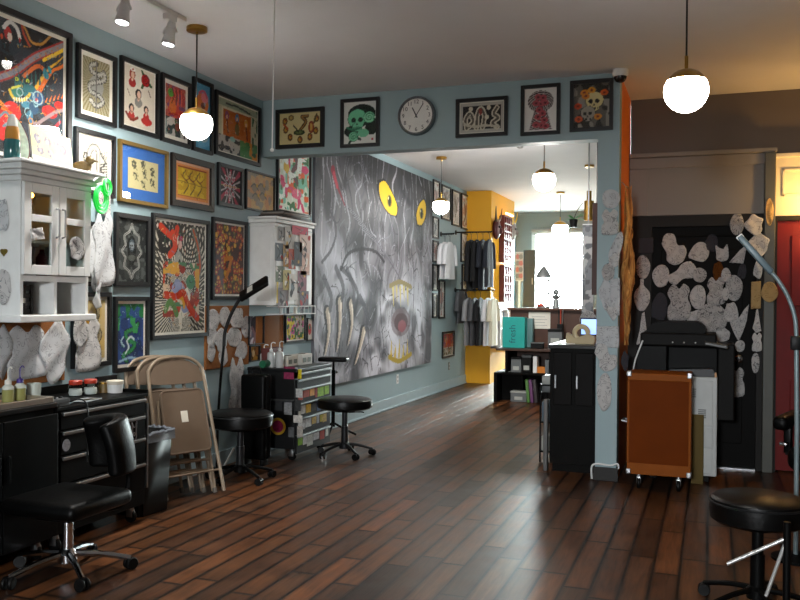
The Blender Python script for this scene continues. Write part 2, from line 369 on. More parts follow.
# ------------------------------------------------------------------ lamps
tz = CEIL-.001
tk = thing('track_rail', 'long white track rail on the ceiling carrying the spotlights', 'track light rail', (tX, (y1-1.6)/2, CEIL))
MB().box(-.018, .018, -(y1+1.6)/2, (y1+1.6)/2, -.024, -.001, bev=.003).build('rail', TRK, tk)
MB().box(-.024, .024, (y1+1.6)/2-.09, (y1+1.6)/2+.004, -.03, -.0008, bev=.004).build('end_cap', TRK, tk)
LENS = mat('spot_lens', '#ffffff', .3, emit='#f4f8ff', es=60.)
SPOT_W = 150.
def track_head(Y, label, aim, W, tX=tX, g='spotlights on the ceiling track'):
    t = thing('track_spotlight', label, 'spotlight', (tX, Y, CEIL-.0245), 0, g)
    MB().box(-.02, .02, -.045, .045, -.035, -.0005, bev=.004).build('adapter', TRK, t)
    MB().cyl((0, 0, -.034), (0, 0, -.075), .008).torus((0, 0, -.11), .045, .006, 'Y', 20, 0, PI).build('yoke', TRK, t)
    d = (Vector(aim)-Vector((tX, Y, CEIL-.135))).normalized(); q = d.to_track_quat('Z', 'Y').to_matrix().to_4x4()
    M = Matrix.Translation((0, 0, -.115)) @ q
    MB().lathe([(.0, -.07), (.022, -.07), (.026, -.05), (.03, .0), (.04, .05), (.04, .062), (.034, .062), (.03, .05), (0, .049)], M=M).build('lamp_body', TRK, t)
    MB().lathe([(0, .0495), (.03, .051), (.029, .055), (0, .0565)], M=M).build('lens', LENS, t)
    ld = bpy.data.lights.new('spot', 'SPOT'); ld.energy = W; ld.spot_size = math.radians(138); ld.spot_blend = 1; ld.shadow_soft_size = .03; ld.color = (1, .96, .9)
    lo = bpy.data.objects.new('spot_beam', ld); COL.objects.link(lo); lo.parent = t; lo.location = Vector((0, 0, -.115))+d*.075; lo.rotation_euler = d.to_track_quat('-Z', 'Y').to_euler()
ya = onX(170, 18, tX)[1]; yb = onX(124, 4, tX)[1]
track_head(ya, 'white ceiling track spotlight beside the brass pendant canopy', (XL+.35, ya-.2, .8), 115)
track_head(yb, 'white ceiling track spotlight nearest the top left corner of the view', (XL+.5, yb-.3, 1.0), 14)
track_head(yb-.95, 'added white track spotlight out of view, further towards the shop front', (XL, yb-1, 1.2), 12)  # extra head added out of view on the same track

tk = thing('track_rail', 'added short track rail on the rear room ceiling, unseen behind the blue beam', 'track light rail', (-1.75, 7.75, CEIL))  # rail and two heads added out of sight to brighten the rear room
MB().box(-.018, .018, -.75, .75, -.024, -.001, bev=.003).build('rail', TRK, tk)
for _y, _a, _w, _lb in ((7.3, (XL, 9.0, .9), 70, 'added unseen rear spotlight nearer the blue beam, lighting the mural'), (8.2, (XL, 12.2, .8), 150, 'added unseen rear spotlight further from the beam, lighting the rear left wall')): track_head(_y, _lb, _a, _w, -1.75, 'added spotlights on the rear track')

def pendant(name, label, x, y, zg, R, cordm, shape='globe', es=None, W=0.):
    t = thing(name, label, 'pendant lamp', (x, y, CEIL), 0, 'pendant lamps')
    MB().lathe([(0, -.001), (.062, -.001), (.064, -.004), (.064, -.026), (.058, -.03), (.008, -.031), (.006, -.045), (0, -.045)]).build('canopy', BRASS, t)
    z = zg-CEIL; a = math.radians(28)
    MB().cyl((0, 0, -.044), (0, 0, z+R*1.02+.05), .0045, seg=8).build('cord', cordm, t)
    pc = [(0, z+R*1.02+.06), (.008, z+R*1.02+.06), (.008, z+R*1.01)]+[(R*1.015*math.cos(b), z+R*1.015*math.sin(b)) for b in [PI/2-.12-(PI/2-.12-a)*i/8 for i in range(9)]]+[(R*.99*math.cos(a), z+R*.99*math.sin(a))]
    MB().lathe(pc+[(0, z+R*.6)]).build('cap', BRASS, t)
    MB().lathe([(R*math.cos(b), z+R*math.sin(b)) for b in [a-(a+PI/2)*i/14 for i in range(14)]]+[(0, z-R)]).build('globe', OPAL, t)
    return t
DCORD = mat('dark_cord', '#2d2a28', .6); GCORD = mat('grey_cord', '#8b8a88', .5)
A = onZ(197, 27, CEIL)
gz = lambda x, y, p: (np.array([0, 0, EYE])+ray(x, y)*(p[1]/ray(x, y)[1]))[2]
pendant('globe_pendant', 'brass capped white globe pendant hanging in front of the wall of framed prints', A[0], A[1], gz(197, 124, A), .1, DCORD)
Bp = np.array([-.114, 4.171, 0]); pendant('globe_pendant', 'large white globe pendant at the upper right in front of the dark door', Bp[0], Bp[1], gz(686, 91, Bp), .1, DCORD)
Cp = onZ(441.5, 157, CEIL); pendant('globe_pendant', 'white globe pendant by the grey cat mural', Cp[0], Cp[1], gz(441, 206, Cp), .1, DCORD)
Dp = np.array([-1.366, 7.374, 0]); pendant('globe_pendant', 'white globe pendant just behind the blue beam with its canopy hidden', Dp[0], Dp[1], gz(544, 180, Dp), .1, GCORD)
Ep = onZ(560.5, 192, CEIL); pendant('globe_pendant', 'furthest white globe pendant right before the bright window', Ep[0], Ep[1], gz(561, 229, Ep), .125, DCORD)
Fc = onZ(589.5, 165, CEIL); Fp = np.array([Fc[0], Fc[1], gz(588, 211, Fc)])
t = thing('cylinder_pendant', 'brass cylinder pendant hanging beside the blue column', 'pendant lamp', (Fp[0], Fp[1], CEIL))
zc = Fp[2]-CEIL
MB().lathe([(0, -.001), (.06, -.001), (.06, -.03), (0, -.03)]).build('canopy', BRASS, t)
MB().cyl((0, 0, -.03), (0, 0, zc+.24), .005, seg=8).build('cord', GCORD, t)
MB().lathe([(0, zc+.25), (.03, zc+.25), (.03, zc+.13), (.06, zc+.125), (.06, zc-.12), (.055, zc-.12), (.055, zc+.1), (0, zc+.1)]).build('shade', BRASS, t)
MB().sphere((0, 0, zc-.04), .035).build('bulb', mat('warm_bulb', '#ffffff', .4, emit='#ffd9a0', es=10), t)
# sconce added just out of view at the right, for the warm glow there
sp_ = onY(821, 220, 7.06)
t = thing('added_sconce', 'warm wall lamp with white shade, added out of view beside the red door', 'wall lamp', (sp_[0], YD-.001, sp_[2]))
dy = 7.02-YD
MB().box(-.05, .05, -.02, 0, -.07, .07, bev=.006).tube([(0, -.02, -.02), (0, dy*.6, -.05), (0, dy, -.06), (0, dy, .0)], .008, 8, 5).build('bracket', BRASS, t)
MB().lathe([(.115, -.09), (.118, -.09), (.075, .09), (.072, .09), (.115, -.09)], c=(0, dy, .03)).build('shade', mat('lamp_shade', '#efe9da', .8, emit='#ffe2b0', es=.8), t)
MB().sphere((0, dy, .03), .032).build('bulb', mat('warm_bulb2', '#ffffff', .4, emit='#ffb64d', es=30), t)
def plight(name, loc, W, col, r=.05):
    ld = bpy.data.lights.new(name, 'POINT'); ld.energy = W; ld.color = col; ld.shadow_soft_size = r
    o = bpy.data.objects.new(name, ld); COL.objects.link(o); o.location = loc; return o
plight('added_sconce_glow', (sp_[0], 7.02, sp_[2]+.16), 11, (1, .55, .16), .03)  # upward and downward glow of the added sconce
plight('added_sconce_glow', (sp_[0]-.02, 7.12, sp_[2]-.07), 5, (1, .62, .25), .03)
# daylight
wd = bpy.data.worlds.new('sky'); sc.world = wd; wd.use_nodes = True
wt = wd.node_tree; bg = wt.nodes['Background']; bg.inputs[1].default_value = 260.
_tc = wt.nodes.new('ShaderNodeTexCoord'); _sp = wt.nodes.new('ShaderNodeSeparateXYZ'); _rp = wt.nodes.new('ShaderNodeValToRGB'); _mr = wt.nodes.new('ShaderNodeMapRange')
wt.links.new(_tc.outputs['Generated'], _sp.inputs[0]); wt.links.new(_sp.outputs[2], _mr.inputs[0]); _mr.inputs[1].default_value = -.25; _mr.inputs[2].default_value = .25
wt.links.new(_mr.outputs[0], _rp.inputs[0]); wt.links.new(_rp.outputs[0], bg.inputs[0])   # pale overcast sky over a darker street
_e = _rp.color_ramp.elements; _e[0].position = .3; _e[0].color = (.06, .058, .055, 1); _e[1].position = .75; _e[1].color = (.93, .97, 1, 1)
def portal(loc, rot, sx, sy):
    ld = bpy.data.lights.new('window_portal', 'AREA'); ld.shape = 'RECTANGLE'; ld.size = sx; ld.size_y = sy; ld.cycles.is_portal = True
    o = bpy.data.objects.new('window_portal', ld); COL.objects.link(o); o.location = loc; o.rotation_euler = rot
portal(((wx0+wx1)/2, YF+.12, (wz0+wz1)/2), (-PI/2, 0, 0), wx1-wx0, wz1-wz0)
portal((-.55, YB-.16, 1.95), (PI/2, 0, 0), .7, .7)  # portal for the added window behind the viewer
# ceiling cord
cz = onY(276, 0, 3.0); cz2 = onY(272, 150, 3.0)
tag(MB().cyl((cz[0], 3.0, CEIL-.001), (cz2[0], 3.0, cz2[2]), .0022, seg=6).sphere((cz2[0], 3.0, cz2[2]), .008, 10).build('pull_cord', mat('pale_cord', '#e6e3dd', .7)), 'thin pale cord hanging from the ceiling in front of the beam', 'cord')
# dome camera
cp = onY(620.5, 62, YH-.075)
t = thing('dome_camera', 'white dome security camera on the ceiling above the column', 'camera', (cp[0], YH-.075, CEIL))
MB().lathe([(0, -.001), (.055, -.001), (.057, -.01), (.057, -.035), (.05, -.05), (0, -.05)]).build('housing', WHITEP, t)
MB().lathe([(.046, -.0495), (.044, -.065), (.03, -.085), (.012, -.093), (0, -.094)]).build('lens_dome', mat('smoked_dome', '#15100f', .1, coat=.5), t)
# ------------------------------------------------------------------ painted prints
class Art:
    def __init__(s, asp, bg, rows=90):
        s.a = asp; s.ny = rows; s.nx = max(12, int(rows*asp)); s.r = np.random.RandomState(int(asp*1000)+rows)
        s.X, s.Y = np.meshgrid(np.linspace(0, asp, s.nx), np.linspace(0, 1, s.ny)); s.C = np.zeros((s.ny, s.nx, 3)); s.C[:] = lin(bg)
    def put(s, m, c, k=1.):
        m = m.astype(float)*k; s.C = s.C*(1-m[..., None])+np.array(lin(c))*m[..., None]; return s
    def ell(s, x, y, rx, ry, c, rot=0., k=1.):
        dx, dy = s.X-x*s.a, s.Y-y; ca, sa = math.cos(rot), math.sin(rot)
        return s.put(((dx*ca+dy*sa)/rx)**2+((-dx*sa+dy*ca)/ry)**2 < 1, c, k)
    def ring(s, x, y, r, w, c, sy=1.):
        d = np.hypot(s.X-x*s.a, (s.Y-y)/sy); return s.put(np.abs(d-r) < w, c)
    def dist(s, pts, smooth=True):
        P = np.array([(p[0]*s.a, p[1]) for p in pts])
        if smooth and len(P) > 2: P = np.array([(v.x, v.y) for v in smooth_path([(p[0], p[1], 0) for p in P], 5)])
        D = np.full(s.X.shape, 9.); T = np.zeros(s.X.shape); n = len(P)-1
        for i in range(n):
            a, b = P[i], P[i+1]; ab = b-a; L = max(ab@ab, 1e-9)
            t = np.clip(((s.X-a[0])*ab[0]+(s.Y-a[1])*ab[1])/L, 0, 1); d = np.hypot(s.X-a[0]-t*ab[0], s.Y-a[1]-t*ab[1])
            q = d < D; D = np.where(q, d, D); T = np.where(q, (i+t)/n, T)
        return D, T
    def line(s, pts, w, c, taper=False, smooth=True, k=1.):
        D, T = s.dist(pts, smooth); ww = w*(1-T*.85) if taper else w; return s.put(D < ww, c, k)
    def band(s, pts, w, c, c2, out='#15120f', n=22, ow=.012):
        D, T = s.dist(pts); s.put(D < w+ow, out); s.put(D < w, c); s.put((D < w) & ((T*n) % 1 < .4), c2); s.put((D < w*.35), c); return s
    def poly(s, pts, c, k=1.):
        ins = np.zeros(s.X.shape, bool); P = [(p[0]*s.a, p[1]) for p in pts]; j = len(P)-1
        for i in range(len(P)):
            (xi, yi), (xj, yj) = P[i], P[j]
            if yi != yj: ins ^= ((yi > s.Y) != (yj > s.Y)) & (s.X < (xj-xi)*(s.Y-yi)/(yj-yi)+xi)
            j = i
        return s.put(ins, c, k)
    def noise(s, f, seed=0):
        r = np.random.RandomState(seed); g = r.rand(int(f)+3, int(f*s.a)+3); x, y = s.X*f, s.Y*f; xi, yi = x.astype(int), y.astype(int); u, v = x-xi, y-yi
        u, v = u*u*(3-2*u), v*v*(3-2*v); return (g[yi, xi]*(1-u)+g[yi, xi+1]*u)*(1-v)+(g[yi+1, xi]*(1-u)+g[yi+1, xi+1]*u)*v
    def mott(s, c, f, lo, seed=0, k=1., reg=None):
        m = s.noise(f, seed) > lo
        if reg is not None: m &= reg
        return s.put(m, c, k)
    def stripes(s, c, n, duty, x, y, warp=.25, reg=None, seed=0):   # finger-wave arcs round a point
        d = np.hypot(s.X-x*s.a, s.Y-y)+warp*.2*s.noise(5, seed); m = (d*n) % 1 < duty
        if reg is not None: m &= reg
        return s.put(m, c)
    def rays(s, c, x, y, n, duty, r0=0.):
        th = np.arctan2(s.Y-y, s.X-x*s.a); return s.put(((th/(2*PI)*n) % 1 < duty) & (np.hypot(s.X-x*s.a, s.Y-y) > r0), c)
    def inside(s, x, y, rx, ry): return ((s.X-x*s.a)/rx)**2+((s.Y-y)/ry)**2 < 1
    def rose(s, x, y, r, c='#b01818', d='#4a0a0c', leaf='#2f5a2a'):
        for a in (.4, 2.2, 4.1): s.ell(x+math.cos(a)*r*1.15/s.a, y+math.sin(a)*r*1.15, r*.55, r*.25, leaf, a)
        s.ell(x, y, r, r*.92, d); s.ell(x, y, r*.9, r*.82, c)
        s.line([(x+r*q*math.cos(q*14)*.85/s.a, y+r*q*math.sin(q*14)*.8) for q in [i/14 for i in range(1, 14)]], r*.07, d); return s
    def bust(s, x, y, h, hair='#15100e', dress='#b3241e', skin='#dcb49a'):
        s.ell(x, y+h*.62, h*.42, h*.34, dress); s.ell(x, y+h*.3, h*.13, h*.24, skin); s.ell(x, y, h*.34, h*.36, hair); s.ell(x+.05*h/s.a, y+.06*h, h*.2, h*.26, skin)
        for q in (-.03, .12): s.ell(x+q*h/s.a, y+.03*h, h*.035, h*.025, '#1b1512')
        s.ell(x+.05*h/s.a, y+.2*h, h*.05, h*.022, '#a01a1a'); return s
    def skull(s, x, y, r, c='#d9cfa4', d='#15130f'):
        s.ell(x, y, r*1.06, r, d); s.ell(x, y, r, r*.93, c); s.ell(x-.05*r, y+r*.85, r*.6, r*.5, d); s.ell(x, y+r*.8, r*.55, r*.45, c)
        for q in (-.42, .32): s.ell(x+q*r/s.a, y+.12*r, r*.26, r*.24, d)
        s.poly([(x-.05*r/s.a, y+.35*r), (x-.16*r/s.a, y+.62*r), (x+.08*r/s.a, y+.62*r)], d)
        for q in range(-3, 4): s.line([(x+q*.13*r/s.a, y+.82*r), (x+q*.13*r/s.a, y+1.08*r)], r*.03, d, smooth=False)
        return s
    def flame(s, x, y, r, c, n=5, seed=0):
        rr = random.Random(seed)
        for i in range(n):
            a = rr.uniform(0, 2*PI); L = r*rr.uniform(1, 1.8); q = rr.uniform(-.6, .6)
            s.line([(x+math.cos(a)*r*.3/s.a, y+math.sin(a)*r*.3), (x+math.cos(a+q)*L*.7/s.a, y+math.sin(a+q)*L*.7), (x+math.cos(a)*L/s.a, y+math.sin(a)*L)], r*.28, c, taper=True)
        return s
    def detail(s, n, cols, seed=0, L=.07, w=.004, x0=.02, x1=.98, y0=.02, y1=.98):
        rr = random.Random(seed)
        for i in range(n):
            x, y = rr.uniform(x0, x1), rr.uniform(y0, y1); a = rr.uniform(0, 6.3); q = rr.uniform(-1.4, 1.4); l = L*rr.uniform(.5, 1.4)
            P = [(x, y), (x+l*.5*math.cos(a)/s.a, y+l*.5*math.sin(a)), (x+l*(.5*math.cos(a)+.5*math.cos(a+q))/s.a, y+l*(.5*math.sin(a)+.5*math.sin(a+q)))]
            s.line(P, w*rr.uniform(.7, 1.5), rr.choice(cols), True, k=.85)
        return s
    def mesh(s, name, w, h, m, parent, y=0., x0=None, z0=0.):
        me = bpy.data.meshes.new(name); nx, ny = s.nx, s.ny; x0 = -w/2 if x0 is None else x0
        gx, gz = np.meshgrid(np.linspace(x0, x0+w, nx), np.linspace(z0+h, z0, ny)); co = np.stack([gx, np.full_like(gx, y), gz], -1).reshape(-1, 3)
        i = np.arange(nx*ny).reshape(ny, nx); f = np.stack([i[1:, :-1], i[1:, 1:], i[:-1, 1:], i[:-1, :-1]], -1).reshape(-1, 4)
        me.from_pydata(co.tolist(), [], f.tolist()); at = me.color_attributes.new('Col', 'FLOAT_COLOR', 'POINT')
        at.data.foreach_set('color', np.concatenate([np.clip(s.C, 0, 1), np.ones((ny, nx, 1))], -1).astype(np.float32).ravel())
        me.materials.append(m); o = bpy.data.objects.new(name, me); COL.objects.link(o)
        if parent: o.parent = parent
        return o
PRINT = mat_attr('print_paper', .65); 
def frame_bars(w, h, f, d, y0=0.):
    b = MB()
    o = [(-w/2, 0), (w/2, 0), (w/2, h), (-w/2, h)]; i = [(-w/2+f, f), (w/2-f, f), (w/2-f, h-f), (-w/2+f, h-f)]
    for k in range(4):
        j = (k+1) % 4; b.prism([o[k], o[j], i[j], i[k]], y0-d, y0, bev=.002)
    return b
def framed(label, loc, rotz, w, h, paint, f=.028, mw=.03, fm=None, mm=None, rows=None, d=.024, group=None, name='framed_print', bg='#ddd', glass=True, cat='picture'):
    t = thing(name, label, cat, loc, rotz, group)
    frame_bars(w, h, f, d, -.001).build('frame', fm or BLACK, t, smooth=False)
    MB().box(-w/2+f*.5, w/2-f*.5, -.006, -.002, f*.5, h-f*.5).build('mat_board' if mw else 'backing', mm or MATBOARD, t, smooth=False)
    pw, ph = w-2*(f+mw), h-2*(f+mw)
    a = Art(pw/ph, bg, rows or int(min(150, max(44, ph/.0055)))); paint(a)
    a.mesh('print', pw, ph, PRINT, t, -.0075, z0=f+mw)
    if glass: MB().box(-w/2+f*.7, w/2-f*.7, -.0125, -.0105, f*.7, h-f*.7).build('glass_pane', GLASS, t, smooth=False)
    return t
def on_left(label, xl, xr, yt, yb, paint, **k):
    X = XL+k.get('d', .024)*.5; a, b = onX(xl, yt, X), onX(xl, yb, X); c = onX(xr, (yt+yb)/2, X); y0 = (a[1]+b[1])/2
    g = k.get('f', .028)+k.get('mw', .03); W_, H_ = c[1]-y0, a[2]-b[2]
    def pp(s):
        def M(px, py): p = onX(px, py, XL+.01); return ((p[1]-y0-g)/(W_-2*g), (a[2]-g-p[2])/(H_-2*g))
        s.M = M; s.L = lambda pts, w, cc, tp=False, k=1.: s.line([M(*q) for q in pts], w, cc, tp, k=k); s.E = lambda x, y, rx, ry, cc, rot=0., k=1.: s.ell(*M(x, y), rx, ry, cc, rot, k); paint(s)
    return framed(label, (XL+.001, (y0+c[1])/2, b[2]), PI/2, W_, H_, pp, **k)
def on_beam(label, xl, xr, yt, yb, paint, **k):
    a, b, c = onY(xl, yt, YH-.02), onY(xl, yb, YH-.02), onY(xr, yt, YH-.02)
    return framed(label, ((a[0]+c[0])/2, YH-.001, b[2]), 0, c[0]-a[0], a[2]-b[2], paint, **k)
SNK = [(.5, .08), (.3, .14), (.32, .24), (.62, .27), (.78, .2), (.8, .33), (.5, .42), (.25, .5), (.3, .62), (.62, .66), (.75, .76), (.5, .86), (.3, .78)]
def p_dragon(s):
    s.mott('#2b2f38', 9, .6, 3); s.mott('#22303a', 14, .62, 4)
    E, L = s.E, s.L
    # red cloth and scales low down
    E(5, 125, .12, .12, '#c4160f'); E(12, 112, .09, .08, '#d01a10'); E(50, 112, .085, .05, '#b9150e'); E(60, 106, .06, .035, '#d01a10'); E(-20, 110, .2, .16, '#c4160f')
    for q in range(7): L([(-4+2*q, 96+4*q), (4+3*q, 104+3*q)], .008, '#ee8a1c', True)
    for q in range(8): L([(38+4*q, 104-q), (40+4*q, 99-q)], .007, '#ef7a1a', True)
    # long banner of scales crossing upper right
    for w, c in ((.042, '#3a2f38'), (.034, '#a8322a'), (.02, '#8d8a94')): L([(-10, 80), (14, 72), (34, 58), (50, 51), (67, 44)], w, c)
    for q in range(13): E(-6+5.8*q, 77-2.6*q, .011, .011, '#b0795e')
    L([(24, 76), (38, 66), (46, 74), (40, 86), (36, 90)], .016, '#dd6a1c'); L([(36, 88), (48, 70), (58, 62), (67, 53)], .016, '#eab21e', True); L([(40, 92), (52, 72), (60, 68), (67, 63)], .012, '#e8701a'); L([(44, 60), (54, 55), (67, 48)], .014, '#efc92c')
    # curling snake at the top
    L([(20, 22), (26, 30), (32, 42), (42, 44), (50, 37), (56, 33)], .015, '#3f2a18'); L([(20, 22), (26, 30), (32, 42), (42, 44), (50, 37), (56, 33)], .01, '#c08a3a'); L([(8, 18), (20, 20), (24, 34), (30, 46)], .011, '#b5401d')
    # pale face with white cap
    E(8, 33, .035, .05, '#b4251c'); E(10, 37, .024, .034, '#e9d9cd'); L([(4, 27), (10, 22), (17, 28), (20, 38)], .016, '#dfe0de'); E(7.5, 36, .006, .004, '#17110f'); E(12.5, 36.5, .006, .004, '#17110f'); E(10, 42, .008, .004, '#8c1418'); E(20, 40, .01, .02, '#b3241d'); E(2, 36, .012, .02, '#c9481f'); L([(2, 50), (10, 54), (20, 50)], .012, '#20303a')
    # teal head
    E(22, 88, .07, .05, '#1f5f60'); E(30, 92, .08, .06, '#1d6a70'); E(38, 98, .07, .06, '#24507c'); E(16, 92, .05, .04, '#2a7a66'); E(26, 104, .05, .035, '#3a7f94'); E(46, 74, .03, .045, '#1f7784', -.5); E(50, 70, .018, .03, '#2a9aa4', -.5); E(34, 108, .05, .05, '#1d4a66'); E(30, 116, .035, .04, '#2b6b86')
    for q in range(7): L([(16+4*q, 84), (14+4.4*q, 72-2*(q % 2))], .01, '#1a6462', True)
    for x, y, r in ((38, 98, .05), (32, 97, .032), (28, 112, .03), (36, 104, .02), (20, 92, .03)): s.ring(*s.M(x, y), r, .004, '#9cc0c0')
    for x, y in ((28, 81), (17, 79)): E(x, y, .022, .018, '#20281a'); E(x, y, .018, .014, '#c6d83a'); E(x, y, .007, .01, '#11140c')
    L([(10, 90), (14, 98), (24, 100), (30, 94)], .012, '#d8b92e'); L([(12, 88), (20, 86)], .009, '#cfd04a')
    for q in range(6): L([(14+2.6*q, 98), (14.6+2.6*q, 103)], .007, '#e9e2cf', True)
    E(37, 100, .016, .014, '#a83a4a'); E(38, 101, .008, .007, '#e0c8bc'); L([(30, 118), (36, 124), (46, 118), (56, 112), (64, 110)], .014, '#8d7a7a'); L([(52, 132), (60, 122)], .012, '#c42a32'); E(31, 121, .024, .026, '#c9871f'); E(31, 121, .016, .018, '#2a6a90')
    L([(-2, 118), (6, 112), (10, 120), (4, 126)], .01, '#5a7f8a')
    s.detail(150, ['#0d0f12', '#0d0f12', '#7fa6a6', '#c9862a', '#1f5f66', '#a8a4a8', '#d8b040'], 1, .045, .003, .4, .98, .1, .95)
def p_snake(s):
    s.rays('#7c7247', .5, .45, 44, .45); s.put(np.hypot(s.X-.5*s.a, s.Y-.5) < .2, '#9a9a94'); s.band(SNK, .04, '#b9b7b0', '#54534f', n=40); s.ell(.3, .78, .045, .03, '#c9c7c0'); s.line([(.5, .03), (.5, .95)], .012, '#6a6862')
def p_nurse(s):
    s.bust(.27, .13, .23, '#a33c22', '#b9241b'); s.ell(.29, .045, .075, .035, '#e8e2da'); s.ell(.29, .045, .02, .02, '#b4161a'); s.rose(.7, .16, .12, '#b4161a'); s.bust(.47, .43, .24, '#161210', '#8d8c88'); s.bust(.25, .7, .2, '#221812', '#b8302a'); s.bust(.72, .66, .19, '#120f0e', '#c22a26')
    s.ell(.74, .86, .15, .07, '#c4302b'); s.line([(.08, .8), (.25, .9), (.45, .84)], .026, '#8a3a2a'); s.line([(.8, .32), (.87, .42)], .01, '#5a4a3a'); s.line([(.12, .4), (.2, .5)], .008, '#8a7a6a')
def p_redgreen(s):
    s.mott('#b98a6a', 9, .55, 2); s.ell(.6, .22, .26, .2, '#a62a2a'); s.ell(.55, .48, .3, .18, '#c0392f'); s.ell(.25, .16, .09, .09, '#4f9b32'); s.mott('#7c3f6a', 12, .66, 5); s.ell(.35, .42, .12, .16, '#d06a1d')
    for q in range(6): s.line([(.3+q*.1, .05), (.4+q*.08, .2), (.3+q*.1, .35)], .014, ['#6a1616', '#d86040'][q % 2])
    low = s.Y > .64; s.put(low, '#b9b5ae'); s.mott('#2e3338', 11, .56, 8, reg=low); s.mott('#6d8a86', 8, .7, 9, reg=low); s.rose(.6, .8, .09, '#8f3a2c'); s.line([(.2, .58), (.5, .56), (.9, .62)], .02, '#a3281f'); s.detail(90, ['#2a1512', '#d87a5a', '#6a1a1a', '#c9a08a', '#3f6a3a'], 3)
def p_bluetall(s):
    s.ell(.5, .3, .17, .16, '#d2702a'); s.ell(.65, .2, .1, .08, '#e07c86'); s.ell(.4, .42, .13, .07, '#d99b4a'); s.ell(.55, .33, .06, .05, '#6d2f22'); s.line([(.3, .15), (.6, .1), (.8, .18)], .02, '#c9496a'); s.ell(.55, .8, .15, .09, '#d8d6c4'); s.mott('#77b4d4', 7, .62, 3, .5)
def p_panel(s):
    s.put((s.Y > .0) & (s.Y < .13), '#9aa58b'); s.line([(.2, .07), (.5, .06), (.8, .1)], .02, '#3f4638')
    s.poly([(.12, .16), (.82, .14), (.82, .68), (.12, .68)], '#b9601a'); s.poly([(.1, .15), (.84, .13), (.84, .16), (.1, .19)], '#ded4b4'); s.poly([(.1, .15), (.13, .15), (.13, .7), (.1, .7)], '#ded4b4')
    for x, y, c in ((.22, .3, '#93486f'), (.47, .28, '#5d83a8'), (.7, .33, '#d29a3a')): s.ell(x, y, .07, .09, c); s.ell(x, y+.02, .03, .04, '#e0b79a'); s.line([(x, y+.08), (x+.03, y+.3)], .03, '#7b3a20')
    s.ell(.47, .5, .08, .12, '#6d5a2a'); low = s.Y > .68; s.put(low & (s.X < .55*s.a), '#b5b3ae'); s.mott('#3c3f44', 12, .6, 4, reg=low & (s.X < .55*s.a)); s.put(low & (s.X >= .55*s.a), '#4c8a4e'); s.mott('#d68a2a', 9, .55, 6, reg=low & (s.X > .65*s.a)); s.mott('#1f5d38', 10, .55, 7, reg=s.X > .86*s.a); s.ell(.36, .72, .1, .05, '#8fc0b8'); s.detail(110, ['#3a2a1a', '#d8c49a', '#7a3a20', '#4f8a5a', '#93486f', '#e0d8c4'], 4)
def p_dagger(s):
    s.line([(.3, .9), (.28, .4), (.38, .18), (.55, .15), (.64, .3), (.62, .92)], .075, '#2c2b2b'); s.line([(.3, .9), (.28, .4), (.38, .18), (.55, .15), (.64, .3), (.62, .92)], .06, '#8f8d88'); s.line([(.3, .9), (.28, .4), (.38, .18), (.55, .15), (.64, .3), (.62, .92)], .012, '#d8d4c8')
    for q in range(6): s.line([(.1, .3+q*.06), (.26, .32+q*.06)], .008, '#37352f'); s.line([(.7, .5+q*.06), (.95, .45+q*.06)], .012, '#2c2b28'); s.line([(.7, .25), (.95, .2+q*.05)], .006, '#55534d')
    s.line([(.75, .3), (.9, .45), (.72, .6), (.92, .75)], .02, '#3d3b36'); s.ring(.17, .4, .06, .012, '#3a3833', 1.6)
def p_bluemat(s):
    for q, (x, y) in enumerate(((.2, .2), (.5, .16), (.8, .32), (.25, .56), (.54, .46), (.8, .68), (.5, .8))):
        s.ell(x, y, .11, .12, '#a39d76'); s.mott('#4a4a38', 16, .5, q+5, reg=s.inside(x, y, .13, .15)); s.line([(x-.08, y-.08), (x+.04, y), (x-.02, y+.14)], .016, '#3f3f30'); s.line([(x, y+.08), (x+.1, y+.17)], .014, '#5a5a42')
def p_yellow(s):
    s.poly([(.06, .06), (.94, .06), (.94, .92), (.06, .92)], '#c7a013'); reg = (s.X > .06*s.a) & (s.X < .94*s.a) & (s.Y > .06) & (s.Y < .92); s.mott('#d9b92b', 6, .5, 1, reg=reg)
    for x in (.3, .5, .72):
        s.line([(x, .15), (x-.1, .35), (x+.08, .55), (x-.06, .85)], .02, '#6b5a14'); s.line([(x-.15, .3), (x, .45), (x+.15, .3)], .014, '#7a3d1a'); s.ell(x, .25, .05, .07, '#b88a18')
    s.line([(.06, .5), (.94, .55)], .012, '#8a6a16'); s.line([(.06, .08), (.94, .08)], .014, '#96421c', smooth=False); s.line([(.06, .9), (.94, .9)], .012, '#a8622c', smooth=False); s.detail(60, ['#8a7214', '#e0c43a', '#7a4a1a', '#a8861c'], 7, .09, .006)
def p_mandala(s):
    for n, c in ((16, '#b9b4b8'), (8, '#a8324a')): s.rays(c, .5, .5, n, .28, .05)
    for i in range(8):
        a = i*PI/4; s.ell(.5+math.cos(a)*.24/s.a, .5+math.sin(a)*.3, .07, .05, '#b04a62', a); s.ell(.5+math.cos(a)*.35/s.a, .5+math.sin(a)*.4, .03, .03, '#d8d2d4'); s.ring(.5+math.cos(a)*.24/s.a, .5+math.sin(a)*.3, .06, .01, '#dcd3d6')
    s.ell(.5, .5, .1, .1, '#c3bfc2'); s.ell(.5, .5, .055, .055, '#b0203a'); s.line([(.5, .1), (.5, .9)], .012, '#d8d2d4'); s.line([(.05, .5), (.95, .5)], .012, '#b7a86a')
def p_tan(s):
    s.mott('#c98f6a', 5, .5, 1, .7); s.mott('#8f938c', 6, .6, 4, .8)
    for x, y in ((.3, .4), (.55, .35), (.6, .6), (.35, .66)): s.ell(x, y, .16, .12, '#9a8f7c'); s.line([(x-.12, y), (x, y-.1), (x+.14, y+.06)], .022, '#6a6a68'); s.ell(x+.1, y-.06, .06, .05, '#cfa43c'); s.detail(20, ['#6a665e', '#b5a58a', '#8a6a4a'], int(x*99))
